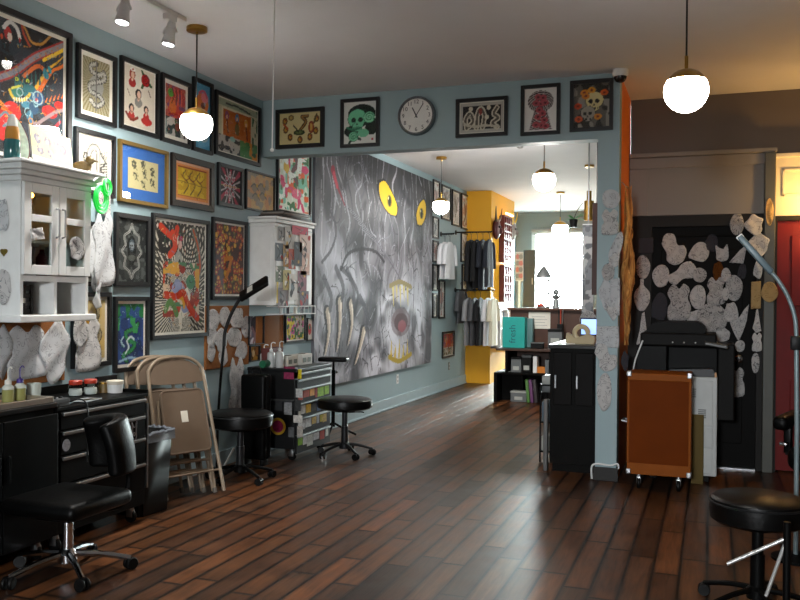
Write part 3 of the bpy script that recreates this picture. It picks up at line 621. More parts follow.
def p_bright(s):
    s.mott('#7fc7b2', 6, .5, 1); s.mott('#e2683a', 8, .62, 2); s.mott('#d94a78', 8, .66, 3); s.mott('#3f7a4a', 9, .68, 4); s.line([(.5, .05), (.6, .2), (.45, .35), (.6, .5)], .05, '#6a4a50'); s.ell(.6, .7, .17, .09, '#e26a8a'); s.ell(.25, .3, .1, .1, '#d8b23a'); s.mott('#e9f2ec', 10, .7, 6); s.detail(80, ['#3a4a48', '#e2683a', '#d94a78', '#2f7a5a', '#f0e8d8'], 5)
def p_moth(s):
    s.mott('#2f3230', 8, .5, 2); s.mott('#4b4f4c', 14, .62, 3)
    P = [(.5, .08), (.58, .2), (.76, .28), (.72, .42), (.84, .52), (.72, .62), (.76, .76), (.58, .84), (.5, .95), (.42, .84), (.24, .76), (.28, .62), (.16, .52), (.28, .42), (.24, .28), (.42, .2), (.5, .08)]
    s.line(P, .02, '#a3a49e'); s.line(P, .006, '#2a2c2b'); s.ell(.5, .5, .11, .24, '#101312'); s.ell(.5, .42, .07, .1, '#3f4c52'); s.skull(.5, .42, .06, '#7a8488'); s.ell(.5, .62, .09, .05, '#4a4f49')
def p_koi(s):
    s.stripes('#35322d', 21, .5, .15, .1, reg=(s.Y < .3) & (s.X < .5*s.a)); s.stripes('#35322d', 21, .5, .7, .15, reg=(s.Y < .42) & (s.X >= .5*s.a), seed=2)
    s.stripes('#38352f', 22, .45, .0, .5, reg=(s.Y > .3) & (s.Y < .7) & (s.X < .3*s.a), seed=3); s.stripes('#38352f', 22, .45, 1., .65, reg=(s.Y > .42) & (s.X > .7*s.a), seed=4); s.rays('#38352f', .5, .72, 80, .5, .16)
    s.put(s.inside(.5, .8, .03, .2), '#cfc9b8'); s.line([(.08, .12), (.18, .06), (.3, .12), (.3, .24), (.14, .26), (.1, .17), (.22, .16)], .03, '#1f1c1a')
    s.line([(.1, .05), (.35, .14), (.42, .05)], .032, '#bf3618'); s.line([(.33, .1), (.38, .22), (.28, .3)], .035, '#c23b1a'); s.ell(.48, .2, .03, .04, '#c9a49a'); s.ell(.5, .14, .03, .025, '#a02a4a')
    s.line([(.75, .05), (.85, .2), (.9, .4), (.82, .55)], .035, '#6c7065'); s.line([(.75, .05), (.85, .2), (.9, .4), (.82, .55)], .012, '#b7502d'); s.ell(.45, .34, .06, .08, '#9a9a92'); s.ell(.47, .38, .02, .05, '#22201e')
    reg = (s.Y > .36) & (s.Y < .86) & (s.X > .15*s.a) & (s.X < .88*s.a)
    for c, lo, sd, f in (('#b23a1e', .58, 1, 9), ('#7d86a6', .68, 2, 9), ('#47754f', .7, 3, 8), ('#c8b49a', .7, 6, 10), ('#8c2a1a', .7, 4, 12), ('#c9952f', .76, 5, 9)): s.mott(c, f, lo, sd, reg=reg)
    s.ell(.45, .6, .1, .06, '#8f96b4'); s.ell(.7, .54, .07, .07, '#3f7a56'); s.line([(.2, .66), (.4, .68), (.55, .64), (.66, .76), (.85, .88)], .035, '#b8391b'); s.line([(.2, .8), (.3, .72), (.42, .84)], .03, '#4f7a3a'); s.detail(190, ['#1a1714', '#1a1714', '#c9c0aa', '#a8482a', '#6f7a92', '#4f7a5a', '#c9a05a'], 2, .05, .004, .06, .94, .04, .96)
def p_flowers(s):
    rr = random.Random(4)
    for i in range(170):
        x, y = rr.uniform(.03, .97), rr.uniform(.02, .98); r = rr.uniform(.03, .055); c = rr.choice(['#b83a1e', '#d8a230', '#a02818', '#6e6a2a', '#cc6a24', '#8a3a1c'])
        s.ell(x, y, r, r, '#2a130c'); s.ell(x, y, r*.85, r*.85, c); s.ell(x, y, r*.35, r*.3, '#d8b54a')
    s.line([(.35, .5), (.55, .48), (.5, .62), (.4, .75)], .035, '#c77a1e')
def p_gold(s):
    s.mott('#c2a050', 4, .5, 2, .6); s.band([(.6, .02), (.75, .2), (.68, .4), (.84, .6), (.7, .75), (.8, .95)], .035, '#a59a78', '#6d6650', n=30); s.ell(.25, .42, .2, .12, '#3b3222'); s.ell(.25, .42, .17, .09, '#b98a1c'); s.ell(.25, .42, .07, .05, '#7a5a18')
def p_bluedragon(s):
    s.mott('#243a70', 6, .45, 1); s.mott('#1c2f5c', 9, .6, 2); s.put((s.Y < .24), '#1f7a3c'); s.mott('#0f5a2c', 12, .5, 3, reg=s.Y < .24); s.mott('#2a4a86', 12, .66, 9, reg=s.Y < .24)
    s.band([(.35, .95), (.2, .85), (.5, .78), (.66, .68), (.4, .6), (.3, .48), (.62, .42), (.78, .34)], .035, '#2f8a4a', '#1b5f3a', n=30); s.line([(.3, .82), (.42, .72), (.35, .62), (.5, .55), (.62, .6)], .018, '#c9d8d8'); s.line([(.2, .55), (.12, .62), (.24, .7)], .016, '#a9c4c8'); s.ell(.7, .38, .07, .04, '#3f9a56'); s.mott('#3a9a52', 10, .72, 6, reg=(s.Y > .24) & (s.Y < .5)); s.line([(.05, .95), (.5, .9), (.95, .97)], .02, '#8fb0c8'); s.detail(90, ['#10203f', '#3a9a5a', '#1f7a46', '#9fb8d0', '#1a2f5a'], 6)
def p_dim(s): s.mott('#57564f', 7, .5, 3); s.line([(.2, .1), (.7, .4), (.3, .8)], .05, '#8a887c')
def p_lowdark(s): s.mott('#3a3733', 7, .5, 3); s.ell(.5, .4, .2, .2, '#8a5a2a')
def p_flash(s):
    for x, y in ((.13, .25), (.15, .52), (.26, .76), (.5, .86), (.9, .22), (.74, .78), (.88, .6)): s.ell(x, y, .09, .12, '#5f4220'); s.ell(x, y, .05, .06, '#b5832e'); s.ell(x+.02, y-.03, .03, .03, '#8a3a20')
    s.line([(.68, .12), (.54, .14), (.64, .3), (.52, .52)], .055, '#4f3518'); s.line([(.68, .12), (.54, .14), (.64, .3), (.52, .52)], .02, '#9a7034'); s.ell(.48, .63, .2, .09, '#2c3d22'); s.ell(.48, .62, .13, .05, '#5a6a3a'); s.line([(.34, .4), (.46, .6)], .022, '#1a1a18'); s.ell(.28, .15, .1, .09, '#6f5a30'); s.ell(.28, .15, .05, .05, '#b09050'); s.ell(.77, .48, .1, .2, '#8a3a20'); s.ell(.77, .48, .05, .12, '#cf9a4a'); s.line([(.9, .08), (.84, .34)], .03, '#5a4a26'); s.line([(.1, .35), (.2, .5)], .03, '#a84a1e')
def p_greenskull(s):
    s.ell(.55, .3, .36, .24, '#16221c'); s.ell(.85, .62, .16, .18, '#1a2a22'); s.ell(.25, .7, .2, .14, '#16221c'); s.skull(.42, .4, .24, '#6fc79a', '#123024'); s.rose(.78, .38, .15, '#8fdcb2', '#2a7a56', '#1d3a2c'); s.rose(.3, .82, .13, '#7fd0a4', '#2a7a56', '#1d3a2c'); s.ell(.6, .75, .14, .1, '#6cc096'); s.line([(.1, .6), (.3, .66), (.5, .62)], .025, '#2b7a58'); s.ell(.88, .9, .03, .03, '#c23a4a')
def p_bwfig(s):
    s.put((s.Y > .1) & (s.Y < .9) & (s.X > .06*s.a) & (s.X < .94*s.a), '#191614')
    for P in ([(.15, .85), (.12, .55), (.22, .35), (.3, .6), (.2, .8)], [(.38, .85), (.4, .4), (.48, .2), (.56, .45), (.52, .85)], [(.85, .2), (.78, .4), (.88, .55), (.75, .7), (.86, .85)]): s.line(P, .085, '#cfc8b4'); s.line(P, .04, '#5a5348')
    for x, y in ((.24, .2), (.66, .18), (.62, .5)): s.ell(x, y, .07, .08, '#cfc8b4')
    s.ell(.47, .3, .06, .12, '#8a3a30'); s.line([(.1, .7), (.3, .8), (.6, .78), (.9, .84)], .04, '#bdb6a2'); s.bust(.22, .4, .14, '#3a3029', '#a8a08e', '#cfc8b4')
def p_keyhole(s):
    s.ell(.5, .3, .3, .25, '#332c2c'); s.poly([(.34, .42), (.66, .42), (.84, .95), (.16, .95)], '#332c2c')
    s.stripes('#b9b0ae', 22, .4, .5, .5, reg=(s.inside(.5, .3, .3, .25) | ((s.Y > .42) & (s.Y < .95) & (np.abs(s.X-.5*s.a) < (.12+.2*(s.Y-.42))*1.2))))
    rr = random.Random(3)
    for x, y in ((.42, .2), (.58, .22), (.36, .34), (.52, .36), (.64, .34), (.46, .5), (.56, .58), (.42, .66), (.62, .74), (.36, .84), (.54, .86), (.66, .88)): s.ell(x, y, .085, .07, '#a84a52'); s.ell(x, y, .035, .03, '#5f2228')
def p_skullflow(s):
    s.mott('#8d8a82', 5, .5, 2); s.mott('#2a2926', 7, .58, 4); s.skull(.58, .38, .2, '#cfc38e', '#1c1a16'); s.skull(.4, .66, .16, '#9a968a', '#22201c')
    for x, y, c in ((.3, .2, '#d8861c'), (.5, .15, '#d9931f'), (.85, .22, '#cf5f1f'), (.12, .5, '#c2481f'), (.14, .8, '#c4501e'), (.68, .76, '#c9832a'), (.34, .28, '#cf7a1a')): s.ell(x, y, .09, .07, c); s.ell(x, y, .035, .03, '#7a2a12')
def p_cream(s):
    s.mott('#cfc08a', 5, .5, 1)
    for x, y in ((.15, .4), (.4, .4), (.62, .25), (.78, .5), (.45, .75), (.2, .75)): s.mott('#77727c', 11, .5, int(x*50), reg=s.inside(x, y, .16, .18)); s.ell(x, y, .06, .09, '#8f8a92')
def p_grid(sd, c1='#8f9296', c2='#c9c8c6'):
    def f(s):
        s.mott(c2, 6, .5, sd); s.mott(c1, 9, .6, sd+1); s.ell(.5, .45, .2, .2, c1); s.line([(.3, .2), (.6, .5), (.4, .8)], .04, '#55585e')
    return f
# left wall, front room
on_left('largest picture, a red and teal dragon with a pale-faced figure, above the white cabinet', -52, 71, -17, 152, p_dragon, f=.035, mw=.025, bg='#17181c', rows=150)
on_left('black-framed grey coiled snake print beside the dragon picture', 76.5, 116, 42, 117, p_snake, bg='#a09a7e')
on_left('black-framed flash sheet with a nurse, a red rose and women on cream', 120, 158.5, 54.8, 128, p_nurse, bg='#d9d2c2', mw=.012)
on_left('black-framed red and green print above the yellow one', 161, 190.5, 72, 140.5, p_redgreen, bg='#b0503f')
on_left('narrow black-framed sky blue print behind the front globe pendant', 192.5, 212.3, 76, 150, p_bluetall, bg='#4c97bd', mw=0)
on_left('big colourful framed poster with an orange panel in the corner by the beam', 215, 260.3, 89.2, 154, p_panel, bg='#c4c2a0', mw=.012, f=.03)
on_left('black and white dagger and snake drawing behind the small figurine', 74.3, 114.7, 125.7, 192, p_dagger, bg='#b3afa2')
GOLDF = mat('gold_frame', '#8f7540', .4, .7); BLUEMAT = mat('blue_mat', '#2f62a8', .8)
on_left('gold-framed print with a wide blue mat', 118.3, 167.3, 138.5, 201, p_bluemat, fm=GOLDF, mm=BLUEMAT, bg='#b9b084', mw=.075, f=.026)
DBR = mat('dark_brown_frame', '#211913', .4)
on_left('dark-framed yellow print with pale pink mat', 171, 213.3, 152, 205, p_yellow, fm=DBR, bg='#d98a4a', mw=.018, f=.045, mm=mat('pink_mat', '#d6a58a', .8))
on_left('small black-framed print of a red and white star burst', 217.6, 242.5, 161.8, 205, p_mandala, bg='#191417', mw=0, f=.03)
on_left('thin-framed tan print of animals above the white wall cabinet', 245.3, 274.5, 168.5, 209, p_tan, bg='#cfae7c', mw=0, f=.016)
on_left('bright multicoloured print seen under the beam beside the mural', 277, 310.5, 142, 211, p_bright, bg='#d9e4d4', mw=.01, f=.022)
on_left('dark framed print with a silver ornamental border', 114.2, 149.3, 211.6, 286, p_moth, bg='#1c1f1e', mw=0, f=.032)
on_left('tall black-framed red koi and wave print in the middle of the wall', 151.3, 208.3, 212.3, 340, p_koi, bg='#cfc9b8', mw=.018, rows=150)
on_left('black-framed print packed with gold and red flowers', 211.7, 246.5, 216.5, 299.7, p_flowers, bg='#3a1a10', mw=.016)
on_left('black-framed gold snake print half hidden by the white cabinet', 71.7, 110.5, 292, 369, p_gold, bg='#c9b27a', mw=.022)
on_left('black-framed green dragon print on blue, above the folding chairs', 113.5, 148.2, 296.5, 373, p_bluedragon, bg='#2b4a8a', mw=.02)
on_left('dark framed print behind the hanging tracing paper bundle', 78, 110.7, 220, 286, p_dim, bg='#77756c', mw=.02)
on_left('low black-framed print behind the tubs on the tool chest', 96, 115.5, 377, 425, p_lowdark, bg='#4a453e', mw=.01)
# beam
on_beam('cream flash sheet with a green snake, leftmost picture on the beam', 275.7, 324, 110, 149.3, p_flash, bg='#cdbf8c', mw=0, f=.034)
on_beam('green skull and roses print left of the clock', 340.5, 379.3, 99.5, 148, p_greenskull, bg='#dfe0da', mw=0)
on_beam('black and cream print of figures right of the clock', 455.8, 507.8, 99.4, 138, p_bwfig, bg='#b7b4aa', mw=.008)
on_beam('keyhole shaped red rose print on white', 520.8, 560.5, 85.7, 136, p_keyhole, bg='#dedcd8', mw=0)
on_beam('dark skull print with orange flowers, rightmost on the beam', 570, 613.5, 81, 132, p_skullflow, bg='#5f5c55', mw=0)
# clock
cc = onY(416.3, 115.6, YH-.03); R = .156
t = thing('wall_clock', 'round white wall clock on the blue beam', 'clock', (cc[0], YH-.001, cc[2]))
Mx = Matrix.Rotation(PI/2, 4, 'X')
MB().lathe([(0, 0), (R, 0), (R*1.0, .03), (R*.97, .045), (R*.88, .045), (R*.86, .03), (0, .029)], M=Mx, seg=48).build('rim', mat('clock_rim', '#6f7376', .25, .8), t)
MB().lathe([(0, .0295), (R*.862, .0305), (R*.86, .031), (0, .0312)], M=Mx, seg=48).build('face', mat('clock_face', '#e6e5e0', .5), t)
def text_part(s, size, loc, m, parent, name, rot=(PI/2, 0, 0), ext=.0006):
    cu = bpy.data.curves.new(name, 'FONT'); cu.body = s; cu.size = size; cu.align_x = 'CENTER'; cu.align_y = 'CENTER'; cu.extrude = ext; cu.resolution_u = 3
    o = bpy.data.objects.new(name, cu); COL.objects.link(o); bpy.context.view_layer.update()
    me = bpy.data.meshes.new_from_object(o.evaluated_get(bpy.context.evaluated_depsgraph_get())); COL.objects.unlink(o); bpy.data.objects.remove(o)
    me.materials.clear(); me.materials.append(m); r = bpy.data.objects.new(name, me); COL.objects.link(r); r.location = loc; r.rotation_euler = rot
    if parent: r.parent = parent
    return r
INK = mat('black_ink', '#141414', .6)
for i in range(1, 13):
    a = PI/2-i*PI/6; text_part(str(i), .046, (R*.7*math.cos(a), -.0325, R*.7*math.sin(a)), INK, t, 'numeral')
for L, wd, ang, nm, yy in ((.072, .009, PI/2+math.radians(27), 'hour_hand', -.0345), (.11, .006, PI/2-math.radians(33), 'minute_hand', -.036)):
    q = Matrix.Rotation(-(ang-PI/2), 4, 'Y'); MB().box(-wd/2, wd/2, yy-.0005, yy+.0005, -.02, L, M=q).build(nm, INK, t, smooth=False)
MB().lathe([(0, .034), (.006, .034), (.006, .038), (0, .038)], M=Mx, seg=12).build('hub', INK, t)
MB().lathe([(0, .041), (R*.86, .041), (R*.86, .0425), (0, .043)], M=Mx, seg=32).build('glass_cover', GLASS, t)

# mural canvas
X = XL+.035
a, b = onX(314.5, 300, X), onX(432, 270, X); mz0, mz1 = .45, 2.915; mw_, mh_ = b[1]-a[1], mz1-mz0
def p_mural(s):
    S = s.noise(3, 1)*.5+s.noise(7, 2)*.3+s.noise(16, 3)*.2
    g = np.clip(.055+.36*s.Y**1.1+(S-.5)*.9*(.12+.6*s.Y), .01, .6); s.C = np.stack([g*.98, g*.98, g*1.1], -1)
    V = np.sin((s.X*26+5*s.noise(4, 5)+3*s.noise(9, 6))*2.2); s.put(V > .93, '#4b4b55', .5); s.put(V < -.95, '#d5d5e0', .4)
    rr = random.Random(5)
    for i in range(130):
        x, y = rr.uniform(0, 1), rr.uniform(0, .95); L = rr.uniform(.08, .3); q = rr.uniform(-.1, .1)
        s.line([(x, y), (x+q*.5, y+L*.5), (x+q, y+L)], rr.uniform(.002, .005), rr.choice(['#2b2b32', '#3b3b44', '#c9c9d4', '#8a8a96']), True, k=.6)
    wx, wy = s.X.copy(), s.Y.copy(); s.X = wx+.08*(s.noise(6, 31)-.5)+.05*(s.noise(14, 32)-.5); s.Y = wy+.16*(s.noise(5, 33)-.5)+.06*(s.noise(13, 34)-.5); s.X, s.Y = np.clip(s.X, 0, s.a), np.clip(s.Y, 0, 1)
    def soft(c, f, lo, hi, sd, k, y0): s.put(np.clip((s.noise(f, sd)-lo)/(hi-lo), 0, 1)*np.clip((wy-y0)*4, 0, 1), c, k)
    soft('#c4c6d2', 5, .45, .8, 11, .7, .3); soft('#e2e4ee', 11, .55, .85, 12, .7, .4); soft('#1c1c21', 7, .5, .85, 13, .8, -.5); soft('#26262c', 15, .55, .9, 14, .7, -.5); s.X, s.Y = wx, wy; s.detail(220, ['#1d1d22', '#2b2b31', '#3a3a42', '#a5a6b0', '#7a7b86'], 9, .12, .0028)
    def M(px, py): p = onX(px, py, X); return ((p[1]-a[1])/mw_, (mz1-p[2])/mh_)
    L = lambda pts, w, c, tp=False, k=1.: s.line([M(*p) for p in pts], w, c, tp, k=k)
    for e in range(9): L([(346+2*e, 205+3*e), (362+3*e, 222+4*e), (384+3*e, 252+5*e)], .0028, '#222228' if e % 2 else '#8a8a95', k=.7)
    for e in range(8): L([(318+9*e, 160+4*e), (322+10*e, 185+6*e), (318+11*e, 220+5*e)], .005, ['#2a2a30', '#8d8d98', '#34343b'][e % 3], True, .7)
    L([(341, 270), (348, 254), (362, 249), (376, 252), (384, 262)], .008, '#1f1f25', k=.85); L([(341, 268), (352, 280), (358, 296), (354, 312)], .012, '#2a2a31', k=.8); L([(322, 262), (332, 248), (336, 228), (328, 205)], .008, '#33333b', k=.8)
    L([(366, 262), (372, 290), (368, 330), (372, 370)], .006, '#4a4a53', k=.7); L([(383, 270), (380, 300), (384, 350)], .006, '#3f3f48', k=.7); L([(410, 240), (414, 280), (412, 330)], .006, '#4a4a53', k=.7)
    L([(333, 170), (336, 182), (345, 206)], .02, '#7d2030', True); L([(334, 174), (337, 186)], .011, '#b03a4a')
    for P, pu in (([(379.5, 183), (385, 181.5), (391.5, 192), (397, 206), (395.5, 215.5), (388, 212), (381.5, 201), (379, 190)], (389.5, 201)), ([(417.5, 224.5), (416.5, 214), (419.5, 204), (424, 200), (426, 208), (425, 218), (421.5, 225)], (421.5, 213.5))):
        cx_, cy_ = pu; s.poly([M(cx_+(x-cx_)*1.22, cy_+(y-cy_)*1.16) for x, y in P], '#16161a'); s.poly([(v.x, v.y) for v in smooth_path([(*M(*p), 0) for p in P+P[:1]], 4)], '#dcb41c'); u, v = M(cx_, cy_)
        s.ell(u, v, .034, .03, '#8a7a12'); s.ell(u, v, .019, .026, '#101012'); s.ell(u-.01, v-.012, .006, .006, '#e8dca0')
    for P in ([(328, 312), (329, 332), (325, 355)], [(340, 302), (340, 325), (337, 351)], [(351, 304), (352, 324), (348, 345)], [(364, 331), (360, 348), (355, 364)]):
        L([(x-1.5, y) for x, y in P], .03, '#25252b', True); L(P, .021, '#b7a896', True); L([(x+.8, y) for x, y in P], .007, '#e6ddd0', True); x, y = P[0]; L([(x-4, y-34), (x+3, y-16), (x+2, y-3)], .016, '#3c3c45', k=.8)
    u, v = M(401, 322); s.ell(u, v, .14, .07, '#6d5a60', k=.7); s.ell(u, v, .1, .045, '#46282e', k=.85); u, v = M(402, 326); s.ell(u, v, .06, .03, '#8a4a55')
    for q in range(5): L([(393+3.6*q, 288), (393.6+3.6*q, 306-5*(q % 2))], .014, '#cfc07a', True); L([(391+4*q, 356), (391.5+4*q, 340+5*(q % 2))], .013, '#d2b53e', True)
    L([(390, 286), (400, 282), (411, 287)], .012, '#8f835a'); L([(389, 357), (399, 361), (411, 354)], .012, '#b39b3a')
t = thing('mural_canvas', 'huge grey canvas painting of a snarling cat with yellow eyes', 'painting', (XL+.001, (a[1]+b[1])/2, mz0), PI/2)
MB().box(-mw_/2, mw_/2, -.033, 0, 0, mh_, bev=.004).build('stretcher', mat('canvas_edge', '#77777d', .9), t, smooth=False)
am = Art(mw_/mh_, '#888', 210); p_mural(am); am.mesh('canvas', mw_, mh_, mat_attr('canvas_paint', .6, .1), t, -.0345)
# rear room: black-framed sheets along the left wall
GR = 'framed sheets on the rear part of the left wall'
rear = [(433, 439.5, 179, 212, 'first black-framed sheet after the mural, high on the wall'), (441.5, 450.5, 184, 219, 'black-framed sheet right behind the rear globe pendant'), (452, 460, 189, 225, 'third high black-framed sheet in the rear row'),
        (461.3, 469.3, 192.7, 228.5, 'fourth high black-framed sheet in the rear row'), (470.2, 477.3, 196.8, 227, 'last high black-framed sheet, touching the yellow partition'),
        (432.5, 438.5, 216, 238, 'narrow framed sheet under the first rear one'), (432.5, 438, 240, 262, 'narrow framed sheet midway up beside the mural edge'), (432.5, 437.5, 264, 291, 'narrow framed sheet low beside the mural edge'),
        (432.5, 437, 293, 318, 'lowest narrow framed sheet beside the mural edge'), (438.8, 444.5, 280, 318.5, 'white sheet in a thin frame under the white shirts'), (461, 468, 232, 262, 'framed sheet half hidden by the hoodies'), (462, 468.5, 264, 292, 'small framed sheet under the hoodie rail')]
for i, (x0, x1, y0, y1, lb) in enumerate(rear): on_left(lb, x0, x1, y0, y1, p_grid(i*3+2, '#9da0a4' if i % 3 else '#b58a84'), bg='#d9d9d7', f=.022, mw=.02, rows=40, group=GR)
on_left('small black-framed red and green print alone near the rear baseboard', 442.3, 454, 332, 358.5, p_redgreen, bg='#b0503f', f=.025, mw=.01, rows=44)
pk = onX(446, 300, XL+.02)
# ------------------------------------------------------------------ white wall cabinet with glass doors
CX = -3.24; cy0 = onX(20, 300, CX)[1]; cy1 = onX(88, 300, CX)[1]; cb_, ct_ = onX(54, 318, CX)[2], onX(54, 186, CX)[2]
CW, CD, CH = cy1-cy0, CX-XL-.001, ct_-cb_
t = thing('wall_cabinet', 'white wall cabinet with two glass doors and open cubbies', 'cabinet', (XL+.001, (cy0+cy1)/2, cb_), PI/2)
h1 = .19   # cubby height ; local: x along wall, -y to the room
b = MB(); e = .02
b.box(-CW/2, -CW/2+e, -CD, 0, 0, CH).box(CW/2-e, CW/2, -CD, 0, 0, CH).box(-CW/2+e, CW/2-e, -CD, -.0, CH-e, CH).box(-CW/2+e, CW/2-e, -CD+.002, 0, h1, h1+.03).box(-CW/2+e, CW/2-e, -.012, 0, .02, CH-e)
b.box(-CW/2-.03, CW/2+.03, -CD-.035, 0, -.018, .018, bev=.006)
b.box(-.01, .01, -CD+.002, -.012, .018, h1)
b.build('carcass', WHITEP, t, smooth=False)
c = MB(); z = CH
for k, (o, h) in enumerate(((.012, .03), (.03, .025), (.05, .03), (.065, .018))): c.box(-CW/2-o, CW/2+o, -CD-o, 0, z, z+h, bev=.006); z += h
c.build('cornice', WHITEP, t, smooth=False); CTOP = cb_+z
for sx in (-1, 1):
    x0, x1 = (-CW/2+.004, -.003) if sx < 0 else (.003, CW/2-.004); z0, z1 = h1+.034, CH-.004; f = .05; zm = z0+(z1-z0)*.62
    d = MB().box(x0, x0+f, -CD-.02, -CD-.001, z0, z1, bev=.003).box(x1-f, x1, -CD-.02, -CD-.001, z0, z1, bev=.003)
    for za, zb in ((z0, z0+f), (zm-.018, zm+.018), (z1-f, z1)): d.box(x0+f, x1-f, -CD-.02, -CD-.001, za, zb, bev=.003)
    do = d.build('door', WHITEP, t, smooth=False)
    MB().box(x0+f, x1-f, -CD-.012, -CD-.009, z0+f, z1-f).build('pane', CLEAR, do, smooth=False)
    xh = -.022 if sx < 0 else .022
    MB().tube([(xh, -CD-.02, zm-.09), (xh, -CD-.042, zm-.085), (xh, -CD-.042, zm+.055), (xh, -CD-.02, zm+.06)], .006).build('handle', STEEL, do)
MB().box(-CW/2+.021, CW/2-.021, -CD+.03, -.013, h1+.2, h1+.212).build('shelf', WHITEP, t, smooth=False)
WC = (XL+.001, (cy0+cy1)/2)
def wcab(lx, ly, lz): return (WC[0]-ly, WC[1]+lx, cb_+lz)
# things inside the cabinet
t = thing('bottle', 'white bottle with a grey label behind the left glass door', 'bottle', wcab(-.115, -.22, h1+.031), PI/2)
MB().lathe([(0, 0), (.032, 0), (.034, .01), (.034, .09), (.02, .115), (.012, .12), (.012, .13), (0, .13)]).build('body', WHITEP, t); MB().lathe([(.0345, .03), (.0346, .075), (.034, .075), (.034, .03)]).build('wrap', mat('grey_label', '#8a938f', .6), t); MB().lathe([(.0145, .125), (.0145, .15), (0, .152)]).build('cap', BLKPLAST, t)
t = thing('bottle', 'dark red bottle behind the right glass door', 'bottle', wcab(.075, -.2, h1+.031), PI/2)
MB().lathe([(0, 0), (.03, 0), (.03, .1), (.012, .13), (.012, .15), (0, .15)]).build('body', mat('red_bottle', '#7a2230', .35), t); MB().lathe([(.015, .145), (.015, .17), (0, .172)]).build('cap', WHITEP, t)
t = thing('skull_ornament', 'small white skull ornament on the cabinet shelf behind glass', 'ornament', wcab(-.08, -.2, h1+.213), PI/2)
MB().sphere((0, 0, .06), .05, sc=(1, 1.15, 1)).box(-.025, .025, -.055, .0, .0, .04, bev=.01).build('skull', WHITEP, t)
for s_ in (-.02, .02): MB().sphere((s_, -.05, .055), .013, 10).build('eye_socket', BLKPLAST, t)
t = thing('fairy_lamp', 'small warm lit bulb on the top shelf behind the left glass door', 'lamp', wcab(-.05, -.24, h1+.44), PI/2)
MB().lathe([(0, -.225), (.03, -.225), (.03, -.215), (.007, -.21), (.007, -.03), (.014, -.02), (.014, 0), (0, 0)]).build('base', BRASS, t); MB().sphere((0, 0, .015), .016).build('bulb', mat('warm_tiny_bulb', '#fff', .4, emit='#ffad45', es=14), t)
tag(put(MB().box(-.08, .08, -.05, .05, 0, .14, bev=.006).build('red_box', mat('red_card', '#7c2018', .6)), wcab(-.1, -.09, h1+.031), PI/2), 'dark red box standing behind the bottle in the cabinet', 'box')
tag(put(MB().box(-.08, .08, -.05, .05, 0, .2, bev=.004).build('brown_box', mat('brown_card', '#2b1e0e', .8)), wcab(-.12, -.08, h1+.213), PI/2), 'brown box behind the lit bulb in the cabinet', 'box')
t = thing('crate', 'small dark woven crate in the left cabinet cubby', 'crate', wcab(-.135, -.17, .0185), PI/2)
DW = mat('dark_wicker', '#2b2622', .7, var=.3, scale=60)
b = MB().box(-.085, .085, -.08, .08, 0, .008)
for k in range(4): b.box(-.085, .085, -.084, -.076, .004+k*.04, .03+k*.04, bev=.004).box(-.085, .085, .076, .084, .004+k*.04, .03+k*.04, bev=.004).box(-.089, -.081, -.08, .08, .004+k*.04, .03+k*.04, bev=.004).box(.081, .089, -.08, .08, .004+k*.04, .03+k*.04, bev=.004)
for x in (-.08, -.03, .03, .08): b.box(x-.008, x+.008, -.09, -.074, 0, .155, bev=.003)
b.build('slats', DW, t, smooth=False); MB().box(-.03, .03, -.0925, -.0905, .06, .085).build('tag', mat('cream_tag', '#b7b2a4', .7), t, smooth=False)
t = thing('coiled_cable', 'grey cable coiled in the right cabinet cubby', 'cable', wcab(.12, -.2, .0185), PI/2)
b = MB()
for k in range(3): b.torus((0, k*.016, .07), .06-.008*k, .006, 'Y', 28)
b.build('coil', mat('grey_cable', '#77777a', .5), t); MB().box(-.012, .012, -.01, .045, .0, .012, bev=.002).build('plug', BLKPLAST, t)
# on top of the cabinet
def top(px, py): p = onZ(px, py, CTOP+.001); return p
p = onX(12, 172, -3.29)
t = thing('spray_bottle', 'teal glass bottle with a pale top on the cabinet', 'bottle', (-3.29, p[1], CTOP+.001))
MB().lathe([(0, 0), (.036, 0), (.04, .008), (.04, .085), (.036, .1), (0, .1)]).build('base', mat('teal_glass', '#2c5a5c', .12, coat=.5), t); MB().lathe([(.036, .1005), (.034, .14), (.028, .165), (0, .165)]).build('amber_band', mat('amber', '#a8762f', .3), t); MB().lathe([(.027, .1655), (.022, .2), (.012, .225), (0, .23)]).build('top', mat('milky', '#b9bab4', .4), t)
p = onX(24, 172, -3.29)
t = thing('painted_deck', 'small oval painted board leaning on the cabinet top', 'board', (-3.29, p[1], CTOP+.001), PI/2-.25)
Ml = Matrix.Rotation(-.18, 4, 'Y') @ Matrix.Rotation(-.2, 4, 'X')
pts = [(.05*math.cos(a)*(1-.25*max(0, math.sin(a))), .125+.125*math.sin(a)) for a in [i*2*PI/32 for i in range(32)]]
MB().prism(pts, -.012, 0, M=Ml).build('board', mat('deck_wood', '#6a3a34', .5), t)
aa = Art(.4, '#c9d0c0', 60); aa.ell(.4, .3, .12, .1, '#6aa88a'); aa.ell(.6, .55, .12, .14, '#c27a6a'); aa.ell(.4, .8, .1, .08, '#4f8a7a'); aa.mott('#e2e2d4', 8, .6, 2)
bm_ = MB().prism([(x*.9, .125+(z-.125)*.93) for x, z in pts], -.0145, -.0125, M=Ml).build('painting', mat('deck_green', '#b4c6b2', .5, var=.3, scale=40), t)
pa, pb = onX(36, 172, -3.3), onX(76, 180, -3.3)
t = thing('cream_print', 'cream sheet with purple line drawings leaning on the cabinet top', 'picture', (-3.32, (pa[1]+pb[1])/2, CTOP+.001), PI/2)
w_ = pb[1]-pa[1]; hh = .2; Ml = Matrix.Rotation(-.22, 4, 'X') @ Matrix.Rotation(.09, 4, 'Y')
o = MB().box(-w_/2, w_/2, -.004, .004, .012, hh+.012, M=Ml).build('board', MATBOARD, t, smooth=False)
